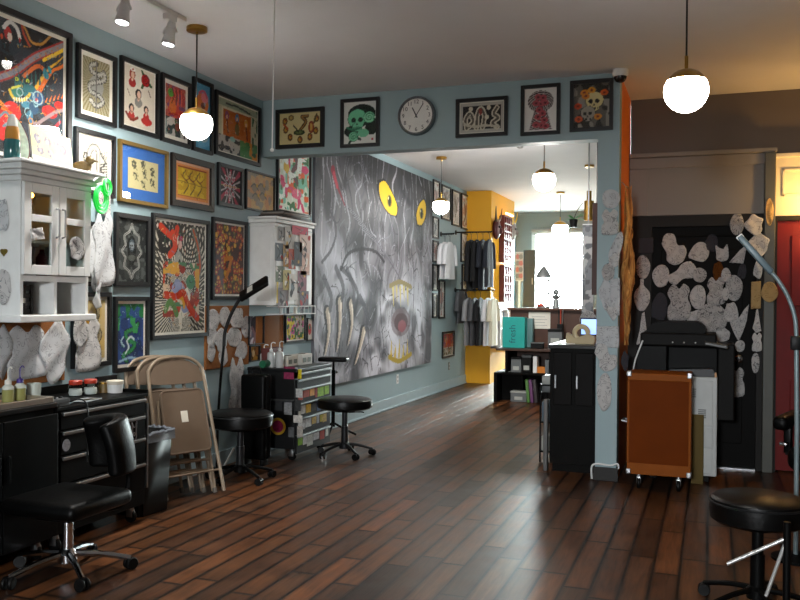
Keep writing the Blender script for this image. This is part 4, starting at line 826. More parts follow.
aa = Art(w_/(hh*.82), '#d8c88e', 70); p_cream(aa); o = aa.mesh('print', w_-.004, hh*.82, PRINT, t, -.0046, z0=.012+hh*.17); o.matrix_local = Ml
p = onX(84, 180, -3.3)
t = thing('bird_figurine', 'small brown bird figurine at the cabinet corner', 'figurine', (-3.3, p[1]-.01, CTOP+.001), .5)
BR = mat('brown_ceramic', '#5d4a20', .5, var=.3, scale=50, bump=.3)
MB().sphere((0, 0, .045), .036, sc=(1.35, .9, .8)).sphere((.038, 0, .078), .024).tube([(.055, 0, .078), (.085, 0, .07)], .008, 8, r1=.002).tube([(-.03, 0, .05), (-.085, 0, .035)], .018, 8, r1=.008).build('body', BR, t)
MB().lathe([(0, 0), (.04, 0), (.038, .008), (.01, .016), (0, .02)]).build('base', mat('beige_ceramic', '#8b7a5a', .6), t)
GREEN = mat('green_glow_tube', '#2bd85a', .4, emit='#16d83c', es=.3)
p = onX(99, 196, -3.18)
t = thing('glow_loop', 'glowing green light loop hanging off the cabinet corner', 'light', (-3.19, p[1]+.03, p[2]), .2)
b = MB()
for k in range(3): b.torus((0, 0, -.015+k*.004), .075-.016*k, .007, 'X', 28)
for k in range(2): b.torus((.01, .05, .06+k*.002), .045-.014*k, .006, 'X', 24)
b.build('glow_tube', GREEN, t); MB().tube([(.0, -.09, .075), (0, -.02, .11), (0, .05, .1), (0, .075, .04), (0, .06, -.02)], .005, 8, 5).build('white_lead', WHITEP, t)
for nm, px, py, c in (('gold_heart', 4, 252, '#7d6a2a'),): 
    q = onY(px, py, cy0-.004)
    pts = [(.016*16*math.sin(a)**3/16*1.3, .0013*(13*math.cos(a)-5*math.cos(2*a)-2*math.cos(3*a)-math.cos(4*a))) for a in [i*2*PI/36 for i in range(36)]]
    tag(put(MB().prism(pts, -.008, 0).build('gold_heart', mat('old_gold', c, .35, .7)), (q[0], cy0-.001, q[2])), 'small gold heart hung on the side of the white cabinet', 'ornament')

# ------------------------------------------------------------------ tracing paper stencils
def outline(kind, n=44, seed=0):
    r = random.Random(seed); P = {
        'rect': [(-.5, -.5), (.5, -.48), (.48, .5), (-.48, .47)], 'tri': [(-.5, -.45), (.3, -.5), (.5, .5), (.1, .2)], 'angular': [(-.5, -.3), (.2, -.5), (.5, -.1), (.4, .35), (0, .5), (-.35, .2)],
        'cat': [(-.4, -.4), (0, -.5), (.5, -.3), (.4, .5), (.15, .25), (-.2, .3), (-.5, .45), (-.45, 0)], 'fan': [(-.05, -.5), (.12, -.5), (.5, .2), (.45, .5), (0, .4), (-.48, .5), (-.5, .15)],
        'tear': [(-.1, .5), (.1, .5), (.12, .3), (.45, .1), (.5, -.15), (.25, -.42), (0, -.5), (-.3, -.42), (-.5, -.12), (-.42, .12), (-.14, .3)],
        'blob2': [(-.5, .2), (-.35, .5), (.0, .48), (.14, .15), (.4, .12), (.5, -.12), (.35, -.4), (0, -.5), (-.28, -.35), (-.3, -.1)], 'double': [(-.5, -.1), (-.2, .1), (0, .4), (.3, .5), (.5, .2), (.4, -.2), (.05, -.25), (-.2, -.5), (-.45, -.4)],
        'fig': [(-.4, -.5), (.42, -.46), (.5, -.1), (.38, .1), (.46, .35), (.2, .5), (0, .36), (-.25, .5), (-.5, .25), (-.36, 0), (-.5, -.2)], 'spike': [(-.5, -.3), (-.1, -.5), (.5, -.42), (.3, 0), (.1, .5), (-.1, .46), (-.25, .05)]}
    if kind == 'oval': return [(.5*math.cos(a)*(1+.05*math.sin(3*a+seed)), .5*math.sin(a)*(1+.04*math.cos(2*a+seed))) for a in [i*2*PI/n for i in range(n)]]
    if kind == 'blob': return [(.5*math.cos(a)*(1+.13*math.sin(3*a+seed)-.08*math.cos(5*a)), .5*math.sin(a)*(1+.12*math.cos(4*a+seed))) for a in [i*2*PI/n for i in range(n)]]
    V = [Vector((x, y, 0)) for x, y in P[kind]]; V.append(V[0]); sm = smooth_path(V+[V[1]], 4)[:-5] if kind not in ('rect', 'tri', 'spike') else []
    if not sm:
        for i in range(len(V)-1):
            for j in range(8): sm.append(V[i].lerp(V[i+1], j/8))
    return [(v.x*(1+r.uniform(-.02, .02)), v.y*(1+r.uniform(-.02, .02))) for v in sm]
_sid = [0]
def stencil(label, loc, rotz, w, h, kind='oval', m=None, group=None, roll=0., crumple=.008, lean=.0, name='paper_stencil', cat='stencil'):
    _sid[0] += 1; sd = _sid[0]; O = outline(kind, seed=sd); bm = bmesh.new(); R = 7; r = random.Random(sd); ph = [r.uniform(0, 6) for _ in range(4)]
    cx_ = sum(p[0] for p in O)/len(O); cz_ = sum(p[1] for p in O)/len(O); ca, sa = math.cos(roll), math.sin(roll)
    def pt(u, v):
        x, z = u*w, v*h; x, z = x*ca-z*sa, x*sa+z*ca
        y = -crumple*(.5+.5*math.sin(u*7+ph[0]+2*math.sin(v*5+ph[1])))*(.4+.6*abs(v-.5))-lean*(.5-v); return (x, y, z)
    c = bm.verts.new(pt(cx_, cz_)); prev = None
    for k in range(1, R+1):
        ring = [bm.verts.new(pt(cx_+(p[0]-cx_)*k/R, cz_+(p[1]-cz_)*k/R)) for p in O]; n = len(ring)
        for j in range(n):
            if prev is None: bm.faces.new((c, ring[j], ring[(j+1) % n]))
            else: bm.faces.new((prev[j], ring[j], ring[(j+1) % n], prev[(j+1) % n]))
        prev = ring
    me = bpy.data.meshes.new(name); bmesh.ops.recalc_face_normals(bm, faces=bm.faces[:]); bm.to_mesh(me); bm.free(); me.materials.append(m or SHEET)
    me.polygons.foreach_set('use_smooth', [True]*len(me.polygons))
    o = bpy.data.objects.new(name, me); COL.objects.link(o); put(o, loc, rotz)
    md = o.modifiers.new('thickness', 'SOLIDIFY'); md.thickness = .0009; md.offset = 0
    return tag(o, label, cat, group)
def st_Y(label, px, py, w, h, kind, m, Y, group, lay=0, **k):
    Yp = Y-.0007-.0026*lay; c = onY(px, py, Yp); a, b_ = onY(px-w/2, py, Yp), onY(px+w/2, py, Yp); u, v = onY(px, py-h/2, Yp), onY(px, py+h/2, Yp)
    return stencil(label, (c[0], Yp, c[2]), 0, abs(b_[0]-a[0]), abs(u[2]-v[2]), kind, m, group, **k)
def st_X(label, px, py, w, h, kind, m, X, group, lay=0, **k):
    Xp = X+.0007+.0026*lay; c = onX(px, py, Xp); a, b_ = onX(px-w/2, py, Xp), onX(px+w/2, py, Xp); u, v = onX(px, py-h/2, Xp), onX(px, py+h/2, Xp)
    return stencil(label, (Xp, c[1], c[2]), PI/2, abs(b_[1]-a[1]), abs(u[2]-v[2]), kind, m, group, **k)
# on and round the white cabinet
gC = 'tracing paper sheets hung round the white cabinet'
XD = CX+.021
st_X('round tracing paper stencil taped over the right glass door', 76.5, 248.5, 15, 24, 'oval', SHEETB, XD, gC, 1)
st_X('small torn white note taped over the left glass door', 37, 234, 13, 12, 'rect', SHEET, XD, gC, 1, roll=.15)
st_Y('crumpled stencil on the side of the white cabinet above the heart', 3, 215, 12, 34, 'blob', SHEETT, cy0, gC, 1)
st_Y('pale angular paper on the side of the white cabinet below the heart', 2, 287, 18, 36, 'angular', SHEET, cy0, gC, 1)
st_X('long crumpled tracing paper hanging right of the white cabinet', 103, 249, 20, 74, 'fig', SHEETT, XL+.026, gC, 2, crumple=.022)
st_X('second tracing paper hanging behind the cabinet edge, nearer its side', 95, 258, 18, 62, 'blob', SHEETT, XL+.026, gC, 0, crumple=.02)
st_X('narrow curled tracing paper tip below the hanging bundle', 97, 293, 9, 32, 'spike', SHEETT, XL+.026, gC, 3, crumple=.015)
st_X('large white hand-shaped stencil over the gold snake print', 87.5, 344, 26, 54, 'fig', SHEET, XL+.026, gC, 0, crumple=.016)
st_X('grey patterned oval stencil over the gold snake print', 80, 332, 15, 30, 'oval', SHEETB, XL+.026, gC, 7)
st_X('patterned sheet hanging behind the green glow loop', 104, 199, 12, 34, 'rect', SHEETB, XL+.026, gC, 0)
# cork board below the cabinet
k0, k1 = onX(-60, 322, XL+.02), onX(65, 380, XL+.02)
t = thing('cork_board', 'cork board under the white cabinet, half covered by tracing paper', 'cork board', (XL+.0003, (k0[1]+k1[1])/2, k1[2]), PI/2)
kw, kh = k1[1]-k0[1], k0[2]-k1[2]
MB().box(-kw/2, kw/2, -.018, 0, 0, kh, bev=.003).build('cork', KRAFT, t, smooth=False)
gK = 'stencils on the cork board under the cabinet'
st_X('large crumpled tracing paper in the middle of the lower cork board', 26, 352, 40, 54, 'fig', SHEETT, XL+.02, gK, 1, crumple=.024)
st_X('long mitten-shaped tracing paper at the right end of the lower cork board', 55, 351, 28, 60, 'blob', SHEETT, XL+.02, gK, 4, crumple=.02, roll=-.2)
st_X('tracing paper at the left picture edge on the lower cork board', 2, 352, 20, 50, 'blob', SHEETT, XL+.02, gK, 0, crumple=.02)

# ------------------------------------------------------------------ black tool chest and work station
CHX = -3.13; ch0 = onX(58, 420, CHX)[1]; ch1 = onX(148, 394, CHX)[1]
CHH = onX(148, 393, CHX)[2]; chD = CHX-XL-.02
BLKMET = mat('black_metal', '#050505', .5, .1, spec=.12)
t = thing('tool_chest', 'black rolling tool chest with steel drawer pulls beside the trash can', 'tool chest', (CHX-chD/2, (ch0+ch1)/2, 0), PI/2)
w_, z0, z1 = ch1-ch0, .1, CHH
MB().box(-w_/2, w_/2, -chD/2+.02, chD/2, z0, z1-.02, bev=.004).build('body', BLKMET, t, smooth=False)
b = MB().box(-w_/2-.004, w_/2+.004, -chD/2, chD/2, z1-.02, z1-.0, bev=.004).box(-w_/2-.004, -w_/2+.01, -chD/2, chD/2, z1, z1+.02).box(w_/2-.01, w_/2+.004, -chD/2, chD/2, z1, z1+.02).box(-w_/2, w_/2, chD/2-.012, chD/2, z1, z1+.05)
b.build('top_tray', BLKMET, t, smooth=False)
nd = 5; hs = [.11, .12, .12, .12, .0]; zz = z1-.025
for k in range(4):
    hh = [.1, .13, .15, .17][k]
    d = MB().box(-w_/2+.02, w_/2-.02, -chD/2-.0, -chD/2+.019, zz-hh+.008, zz, bev=.003).build('drawer', BLKMET, t, smooth=False)
    MB().box(-w_/2+.03, w_/2-.03, -chD/2-.014, -chD/2-.0005, zz-.022, zz-.004, bev=.004).build('drawer_pull', STEEL, d, smooth=False); zz -= hh
for sx in (-1, 1):
    MB().box(sx*(w_/2)-.006 if sx > 0 else -w_/2-.006, sx*(w_/2)+.006 if sx > 0 else -w_/2+.006, -chD/2-.001, -chD/2+.014, z0+.1, z1-.06).build('corner_strip', STEEL if sx > 0 else BLKMET, t, smooth=False)  # right strip is steel, standing for light on that edge
def casters(parent, pts, r=.035, z=0, m=None):
    for x, y in pts:
        c = MB().cyl((x, y, r*2+.0), (x, y, r*2+.025), r*.5).box(x-.016, x+.016, y-r*.5, y+r*.7, r*.9, r*2.05, bev=.004).build('caster', STEEL, parent)
        MB().lathe([(0, -.012), (r*.9, -.012), (r, -.006), (r, .006), (r*.9, .012), (0, .012)], M=Matrix.Translation((x, y, r)) @ Matrix.Rotation(PI/2, 4, 'Y')).build('wheel', BLKPLAST, c)
casters(t, [(sx*(w_/2-.06), sy*(chD/2-.07)) for sx in (-1, 1) for sy in (-1, 1)], .037)
# stickers on the drawers: a horned mask outline and round ones
q = [(-.022, .05), (-.016, .0), (-.02, -.04), (0, -.07), (.02, -.04), (.016, 0), (.022, .05), (.008, .02), (-.008, .02), (-.022, .05)]
ms = Matrix.Translation((w_/2-.13, -chD/2-.003, z1-.205))
MB().tube([(x, 0, z) for x, z in q], .0035, 6).torus((0, 0, -.02), .009, .003, 'Y', 14).build('mask_sticker', mat('pale_sticker', '#b9b6ba', .5), t).matrix_local = ms
MB().lathe([(0, 0), (.032, 0), (.03, .003), (0, .003)], M=Matrix.Translation((-w_/2+.06, -chD/2-.001, z1-.2)) @ Matrix.Rotation(PI/2, 4, 'X'), sx=.9, sy=1).build('round_sticker', mat('grey_sticker', '#8f8d90', .5, var=.4, scale=90), t)
TZ = CHH+.0008
def onchest(px, py): q = onZ(px, py, TZ); return (min(q[0], CHX-.06), q[1], TZ)
REDLID = mat('red_lid', '#b5371f', .4); WHST = mat('cotton', '#d9d9d6', .9, bump=.4, scale=80)
for px, py, lb in ((75.5, 396, 'left of two glass jars with red lid on the tool chest'), (90.5, 394.5, 'right of two glass jars with red lid on the tool chest')):
    t = thing('glass_jar', lb, 'jar', onchest(px, py), 0, 'red-lidded jars on the tool chest')
    MB().lathe([(0, .001), (.03, .001), (.04, .008), (.044, .03), (.04, .055), (.033, .065), (.033, .068)], seg=20).build('glass', CLEAR, t)
    MB().lathe([(0, .003), (.034, .004), (.038, .02), (.034, .042), (0, .046)], seg=16).build('cotton_wool', WHST, t); MB().lathe([(.036, .066), (.037, .07), (.037, .086), (.033, .09), (0, .09)], seg=24).build('lid', REDLID, t)
t = thing('plastic_tub', 'white lidded plastic tub on the tool chest', 'tub', onchest(115, 392.5))
MB().lathe([(0, 0), (.043, 0), (.046, .055), (0, .055)]).build('body', WHITEP, t); MB().lathe([(.048, .05), (.049, .052), (.049, .07), (.046, .073), (0, .073)]).build('lid', mat('cream_lid', '#cfc6b4', .5), t)
t = thing('tin_can', 'small brown tin beside the white tub', 'tin', onchest(104, 392.5))
MB().lathe([(0, 0), (.03, 0), (.03, .058), (.028, .06), (0, .06)]).build('body', mat('brown_tin', '#6f5a35', .4, var=.3, scale=40), t); MB().lathe([(.031, .052), (.031, .062), (0, .063)]).build('lid', BRASS, t)
p = onchest(75, 408); t = thing('power_supply', 'dark grey tattoo power supply box on the tool chest', 'power supply', p, PI/2+.05)
MB().box(-.075, .075, -.045, .045, 0, .04, bev=.004).build('case', mat('grey_case', '#3b3b3c', .5), t, smooth=False)
for k in range(3): MB().lathe([(0, .04), (.01, .04), (.009, .048), (0, .049)], c=(-.045+k*.045, -.01, 0)).build('knob', BLKPLAST, t)
MB().tube([(.07, -.03, .012), (.1, -.08, .03), (.12, -.115, .0), (.125, -.12, -.12), (.12, -.118, -.3)], .004, 8, 6).build('power_lead', BLKPLAST, t)
for px, py, w2, d2, a, c, lb in ((100, 402, .16, .1, .2, '#8b9396', 'pale grey paper lying on the tool chest'), (118, 402.5, .1, .06, -.2, '#b08f42', 'ochre card lying on the tool chest'), (88, 407, .14, .05, .1, '#6f8790', 'blue-grey flat packet at the front of the tool chest'), (86, 399.5, .12, .08, 0, '#b8b9b6', 'white paper towel under the glass jars')):
    p = onchest(px, py); tag(put(MB().box(-w2/2, w2/2, -d2/2, d2/2, 0, .004, bev=.001).build('paper_sheet', mat('sheet_'+c[1:], c, .7)), (p[0], p[1], TZ-(.0006 if 'under' in lb else -.004)), PI/2+a), lb, 'paper')
# side station with a steel tray
WY0, WY1 = ch0-.75, ch0-.02; WZ = onX(45, 397, -3.12)[2]
t = thing('work_cabinet', 'black work cabinet in the dark left corner', 'cabinet', (-3.36, (WY0+WY1)/2, 0), PI/2)
ww = WY1-WY0
MB().box(-ww/2, ww/2, -.22, .22, .1, WZ-.06, bev=.004).build('body', BLKMET, t, smooth=False)
for sx in (-1, 1):
    d = MB().box(-ww/2+.01 if sx < 0 else .004, -.004 if sx < 0 else ww/2-.01, -.258, -.241, .12, WZ-.09, bev=.003).build('door', BLKMET, t, smooth=False)
    MB().box(sx*.03-.006, sx*.03+.006, -.272, -.2585, .45, .58, bev=.003).build('handle', BLKMET, d, smooth=False)
MB().box(-ww/2, ww/2, -.25, .25, WZ-.06, WZ-.035, bev=.004).build('top', mat('black_laminate', '#101011', .35), t, smooth=False)
casters(t, [(sx*(ww/2-.06), sy*.17) for sx in (-1, 1) for sy in (-1, 1)], .037)
t = thing('steel_tray', 'long steel tray with a pale edge at the far left', 'tray', (-3.27, WY1-.36, WZ-.034), PI/2)
MB().box(-.34, .34, -.14, .14, 0, .006).box(-.34, .34, -.145, -.135, 0, .03, bev=.003).box(-.34, .34, .135, .145, 0, .03, bev=.003).box(-.345, -.335, -.145, .145, 0, .03, bev=.003).box(.335, .345, -.145, .145, 0, .03, bev=.003).build('tray', mat('tray_metal', '#c3b9ac', .3, .8), t, smooth=False)
LIQ = mat('green_soap', '#85854e', .3); MILK = mat('clear_plastic', '#c7ccc2', .25)
for px, py, cc_, lb in ((20, 390, '#3d2a7a', 'squeeze bottle of green soap with a purple cap in the steel tray'), (8, 391, '#d9d6cc', 'squeeze bottle with a cream cap at the left picture edge')):
    p = onX(px, py, -3.3); t = thing('squeeze_bottle', lb, 'bottle', (-3.3, p[1], WZ-.027))
    MB().lathe([(0, 0), (.026, 0), (.028, .005), (.028, .06), (.026, .062), (0, .062)]).build('liquid', LIQ, t); MB().lathe([(.028, .0622), (.028, .075), (.014, .088), (.0, .088)]).build('shoulder', MILK, t)
    MB().lathe([(.016, .0885), (.016, .108), (.006, .112), (.005, .118), (0, .118)]).tube([(0, 0, .117), (0, 0, .16), (.012, .004, .175), (.02, .006, .165)], .003, 6, 4).build('cap', mat('cap_'+cc_[1:], cc_, .4), t)
p = onX(34, 389, -3.32); tag(put(MB().lathe([(0, 0), (.032, 0), (.036, .075), (.034, .075), (.03, .004), (0, .004)]).build('plastic_cup', MILK), (-3.32, p[1], WZ-.027)), 'clear plastic cup beside the purple capped bottle', 'cup')

# ------------------------------------------------------------------ rolling stools
SEATM = mat('stool_vinyl', '#070707', .35, bump=.08, scale=120, spec=.2)
def star_base(t, n, R, armm, hz=.1, ph=0., wheel=.027, ar=.014):
    for k in range(n):
        a = ph+2*PI*k/n; c, s_ = math.cos(a), math.sin(a)
        arm = MB().tube([(c*.02, s_*.02, hz), (c*R*.5, s_*R*.5, hz-.012), (c*R, s_*R, hz-.045)], ar, 8, 4, r1=ar*.75).build('base_arm', armm, t)
        cs = MB().cyl((c*R, s_*R, hz-.042), (c*R, s_*R, wheel*1.7), .007).box(c*R-.011, c*R+.011, s_*R-.02, s_*R+.02, wheel*.9, wheel*1.9, bev=.004).build('caster', BLKPLAST, arm)
        for o_ in (-.016, .016):
            q = Matrix.Translation((c*R, s_*R, wheel)) @ Matrix.Rotation(a+.6, 4, 'Z') @ Matrix.Translation((0, o_, 0)) @ Matrix.Rotation(PI/2, 4, 'X')
            cw = MB().lathe([(0, -.008), (wheel*.9, -.008), (wheel, -.004), (wheel, .004), (wheel*.9, .008), (0, .008)], M=q, seg=18)
            _w = cw.build('wheel', BLKPLAST, arm)
def stool(label, loc, sh, sr, th, R, basem, postm, rot=0., rimm=None, group=None):
    t = thing('rolling_stool', label, 'stool', loc, rot, group); z = sh-th
    MB().lathe([(0, z), (sr*.9, z), (sr*.98, z+.012), (sr, z+th*.5), (sr*.97, sh-.012), (sr*.88, sh), (0, sh+.004)], seg=40).build('seat', SEATM, t)
    if rimm: MB().torus((0, 0, z+th*.78), sr*1.0, .0045, 'Z', 48).build('piping', rimm, t)
    MB().lathe([(0, z-.025), (.09, z-.025), (.1, z-.001), (0, z-.001)]).build('seat_plate', BLKMET, t)
    MB().cyl((0, 0, .09), (0, 0, z-.02), .024).cyl((0, 0, .08), (0, 0, .25), .03).build('gas_lift', postm, t)
    MB().tube([(.03, 0, z-.035), (.13, .02, z-.03), (.16, .025, z-.035)], .005, 6, 3).build('lever', BLKMET, t)
    MB().lathe([(0, .06), (.045, .062), (.045, .1), (.03, .115), (0, .115)]).build('hub', basem, t); star_base(t, 5, R, basem, ph=.3)
    return t
GUN = mat('gunmetal', '#2a2b2d', .35, .6)
p = onZ(344.5, 452, .03); stool('padded black rolling stool beside the sticker-covered drawer cart', (p[0], p[1], 0), .485, .235, .085, .235, GUN, GUN, .2)
p = onZ(240, 476, .03); stool('black rolling stool in front of the magnifier lamp, next to the folding chairs', (p[0], p[1], 0), .5, .235, .11, .24, BLKMET, GUN, .5, rimm=GUN)
p = onZ(757, 605, .03); stool('black rolling stool at the lower right picture corner', (p[0], p[1], 0), .5, .2, .11, .26, BLKMET, BLKMET, 1.0, rimm=GUN)
# chair with backrest, chrome base, lower left
p = onZ(67.5, 553, .1); t = thing('swivel_chair', 'black leather swivel chair on a chrome star base at the lower left', 'chair', (p[0], p[1], 0), 0)
_h = onZ(67.5, 560, 0); _q = onZ(99, 596, 0); PHI = math.atan2(_q[1]-_h[1], _q[0]-_h[0])
b = MB(); star_base(t, 5, .29, CHROME, hz=.1, ph=PHI, wheel=.03, ar=.017)
MB().lathe([(0, .06), (.045, .06), (.048, .1), (.03, .125), (0, .125)]).build('hub', CHROME, t); MB().cyl((0, 0, .09), (0, 0, .3), .026).build('gas_lift', CHROME, t)
MB().box(-.1, .1, -.1, .1, .275, .3, bev=.005).build('seat_plate', BLKMET, t)
MB().box(-.22, .22, -.22, .22, .311, .39, bev=.038, seg=4).build('seat', BLKLEATH, t)
ba = 1.0    # the back stands to the right rear of the seat
Mb = Matrix.Rotation(ba-PI/2, 4, 'Z')
MB().tube([(0, .16, .288), (0, .26, .3), (0, .295, .4), (0, .29, .55)], .016, 8, 5).build('back_post', BLKMET, t).matrix_local = Mb
bk = MB()
for k in range(1):
    pts = []
    N = 9
    bmq = bmesh.new(); rows = []
    for i in range(N+1):
        v = i/N; z = .47+.28*v; hw = .165*(1-.18*max(0, v-.6)/.4)
        rows.append([(hw*math.sin(.9*u)/math.sin(.9), .29-.14*(u*u)-.05*v*v, z-.03*u*u*v) for u in [-1+2*j/8 for j in range(9)]])
    vs = [[bmq.verts.new(q) for q in r] for r in rows]
    for i in range(N):
        for j in range(8): bmq.faces.new((vs[i][j], vs[i][j+1], vs[i+1][j+1], vs[i+1][j]))
    bk.merge(bmq)
o = bk.build('backrest', BLKLEATH, t); o.matrix_local = Mb
md = o.modifiers.new('pad', 'SOLIDIFY'); md.thickness = .075; md.offset = 0; md = o.modifiers.new('round', 'SUBSURF'); md.levels = 2; md.render_levels = 2

# ------------------------------------------------------------------ trash can and folding chairs
pa = onZ(162, 510, 0); canx, cany = -3.3, 4.4
t = thing('trash_can', 'black rectangular trash can lined with a plastic bag', 'trash can', (canx, cany, 0), PI/2-.1)
def taper(x, y, z0, z1, k, m, nm, open_=True, th=.006):
    bm = bmesh.new(); lo, hi = [], []
    for (a, b_) in ((-1, -1), (1, -1), (1, 1), (-1, 1)): lo.append(bm.verts.new((a*x*k, b_*y*k, z0))); hi.append(bm.verts.new((a*x, b_*y, z1)))
    bm.faces.new(lo[::-1])
    for i in range(4): bm.faces.new((lo[i], lo[(i+1) % 4], hi[(i+1) % 4], hi[i]))
    bmesh.ops.bevel(bm, geom=[e for e in bm.edges if abs(e.verts[0].co.z-e.verts[1].co.z) > .05], offset=.02, segments=3, affect='EDGES')
    q = MB(); q.merge(bm); o = q.build(nm, m, t); md = o.modifiers.new('wall', 'SOLIDIFY'); md.thickness = th; return o
taper(.145, .13, .004, .5, .86, BLKPLAST, 'bin')
b = MB(); pr = []
for i in range(49):
    a = 2*PI*i/48; c, s_ = math.cos(a), math.sin(a); f = 1/max(abs(c)/.151, abs(s_)/.136); f = min(f, .205); r = random.Random(i % 48)
    pr.append((c*f, s_*f, .5+r.uniform(-.006, .012)))
b.tube(pr, .009, 8, 0, caps=False)
bag = mat_stencil('plastic_bag', '#aab4c0', '#6f7884', .4, .7)
bm = bmesh.new(); tp = [bm.verts.new((x*1.02, y*1.02, z+.012)) for x, y, z in pr[:-1]]; md_ = [bm.verts.new((x*1.05, y*1.05, z-.045-.02*random.Random(i).random())) for i, (x, y, z) in enumerate(pr[:-1])]
for i in range(48): bm.faces.new((tp[i], tp[(i+1) % 48], md_[(i+1) % 48], md_[i]))
b.merge(bm); b.build('bin_liner', bag, t)
BEIGE = mat('beige_enamel', '#8b7b68', .42, .15); BEIGED = mat('beige_seat', '#776758', .35, .3)
def folding_chair(label, loc, lean, rz):
    t = thing('folding_chair', label, 'folding chair', loc, rz, 'folding chairs leaning on the left wall'); t.rotation_euler = (-lean, 0, rz)
    fr = [(-.235, 0, .012), (-.222, 0, .4), (-.21, 0, .8), (-.19, 0, .88), (-.12, 0, .935), (0, 0, .95), (.12, 0, .935), (.19, 0, .88), (.21, 0, .8), (.222, 0, .4), (.235, 0, .012)]
    MB().tube(fr, .0125, 10, 4).build('frame', BEIGE, t)
    pts = [(-.2, .775), (-.1, .765), (0, .762), (.1, .765), (.2, .775), (.2, .81), (.182, .875), (.11, .922), (0, .935), (-.11, .922), (-.182, .875), (-.2, .81)]
    MB().prism(pts, .004, .009).build('backrest', BEIGED, t)
    q = []
    for cx2, cz2, a0 in ((.128, .34, -PI/2), (.12, .675, 0), (-.12, .675, PI/2), (-.128, .34, PI)):
        for j in range(6): a = a0+j*PI/10; q.append((cx2+.04*math.cos(a), cz2+.04*math.sin(a)))
    s_ = MB().prism(q, -.034, -.028)
    s_.tube([(x, -.031, z) for x, z in q]+[(q[0][0], -.031, q[0][1])], .008, 8)
    so = s_.build('seat', BEIGED, t)
    MB().box(-.03, .02, -.0365, -.0345, .5, .575).build('label_sticker', mat('paper_label', '#d9d4c4', .7), so, smooth=False)
    for sx in (-1, 1):
        l = MB().tube([(sx*.17, -.012, .66), (sx*.178, .012, .42), (sx*.185, .03, .03)], .011, 8, 3).build('rear_leg', BEIGE, t)
        MB().cyl((sx*.185, .03, .012), (sx*.185, .031, .045), .015, seg=10).build('foot_cap', mat('grey_rubber', '#5b5750', .7), l)
    MB().tube([(-.18, .02, .24), (.18, .02, .24)], .008).tube([(-.225, 0, .16), (.225, 0, .16)], .007).build('crossbar', BEIGE, t)
    return t
lean = .28; rz = PI/2-.42
pf = np.array([-3.17, 4.78, .011]); back = np.array([-math.cos(.42), -math.sin(.42)*-1*0+.0, 0])
c0 = folding_chair('front beige folding chair of the leaning stack, showing its seat', pf, lean, rz)
for k, lb in enumerate(('second beige folding chair of the leaning stack', 'third beige folding chair of the leaning stack', 'rearmost beige folding chair, nearest the wall')):
    copy_tree(c0, lb, loc=pf+np.array([-.064, -.028, 0])*(k+1)*1.05)
# ------------------------------------------------------------------ second wall cabinet with flash cards
ky0 = onX(249, 300, XL)[1]; KX = onY(274, 300, ky0)[0]; ky1 = onX(310, 300, KX)[1]; kz0, kz1 = onX(274, 305.5, KX)[2], onX(274, 226, KX)[2]; KW, KD, KH = ky1-ky0, KX-XL-.001, kz1-kz0
t = thing('wall_cabinet', 'plain white wall cabinet with cards pinned over its front, above the sticker cart', 'cabinet', (XL+.001, (ky0+ky1)/2, kz0), PI/2)
MB().box(-KW/2, KW/2, -KD, 0, 0, KH, bev=.003).box(-KW/2-.004, -KW/2, -KD+.03, -.03, .04, KH-.05, bev=.002).build('carcass', WHITEP, t, smooth=False)
for sx in (-1, 1):
    x0, x1 = (-KW/2+.003, -.002) if sx < 0 else (.002, KW/2-.003)
    d = MB().box(x0, x1, -KD-.018, -KD-.0005, .004, KH-.004, bev=.004).build('door', WHITEP, t, smooth=False)
    MB().sphere((-sx*-.03, -KD-.028, .2), .011, 12).build('knob', STEEL, d)
c = MB(); z = KH
for o, h in ((.01, .03), (.028, .03), (.04, .022)): c.box(-KW/2-o, KW/2+o, -KD-o, 0, z, z+h, bev=.006); z += h
c.build('cornice', WHITEP, t, smooth=False); K2T = kz0+z
for i in range(5):
    dz_ = .012; cols = ['#4a3a32', '#2b2826', '#6a5e55', '#8d8984', '#35302c']
    tag(put(MB().box(-.28+.01*i, .28-.015*i, -.12, .12-.01*i, 0, dz_-.0015, bev=.002).build('sketch_book', mat('book_'+cols[i][1:], cols[i], .6)), (XL+.15, (ky0+ky1)/2+.01*(i % 2), K2T+.001+dz_*i), PI/2+.03*(i % 3-1)), ['lowest dark brown', 'second, near black', 'middle grey brown', 'fourth, light grey', 'topmost dark'][i]+' sketch book stacked flat on the plain white cabinet', 'book', 'flat books on the plain white cabinet')
gF = 'cards and sheets pinned to the front of the plain white cabinet'
cards = [(281, 234, 7, 14, '#8f8d8a', 'upper left grey card'), (290, 238, 10, 22, '#b7b3ad', 'upper middle pale sheet'), (300, 231, 16, 9, '#b84a5c', 'pink topmost card'), (305, 244, 11, 18, '#cdb7ae', 'upper right pinkish card'), (279, 252, 8, 18, '#5e666e', 'slate card at the left edge, second row'),
         (286, 256, 6, 22, '#a3782f', 'ochre strip'), (292, 259, 7, 20, '#a8442c', 'red card'), (298, 254, 8, 24, '#3b3a40', 'dark figure card'), (305, 262, 9, 26, '#c9a79a', 'pale pink card in the middle right'), (280, 274, 9, 16, '#7a8471', 'grey-green card'),
         (287, 280, 8, 20, '#c4b77a', 'yellow card'), (293, 287, 8, 26, '#d6d6d3', 'long white paper strip'), (302, 282, 9, 22, '#8a5a66', 'mauve card'), (283, 298, 10, 20, '#8e8a8c', 'lower grey sheet'), (304, 300, 9, 18, '#6a6068', 'lower dark mauve card')]
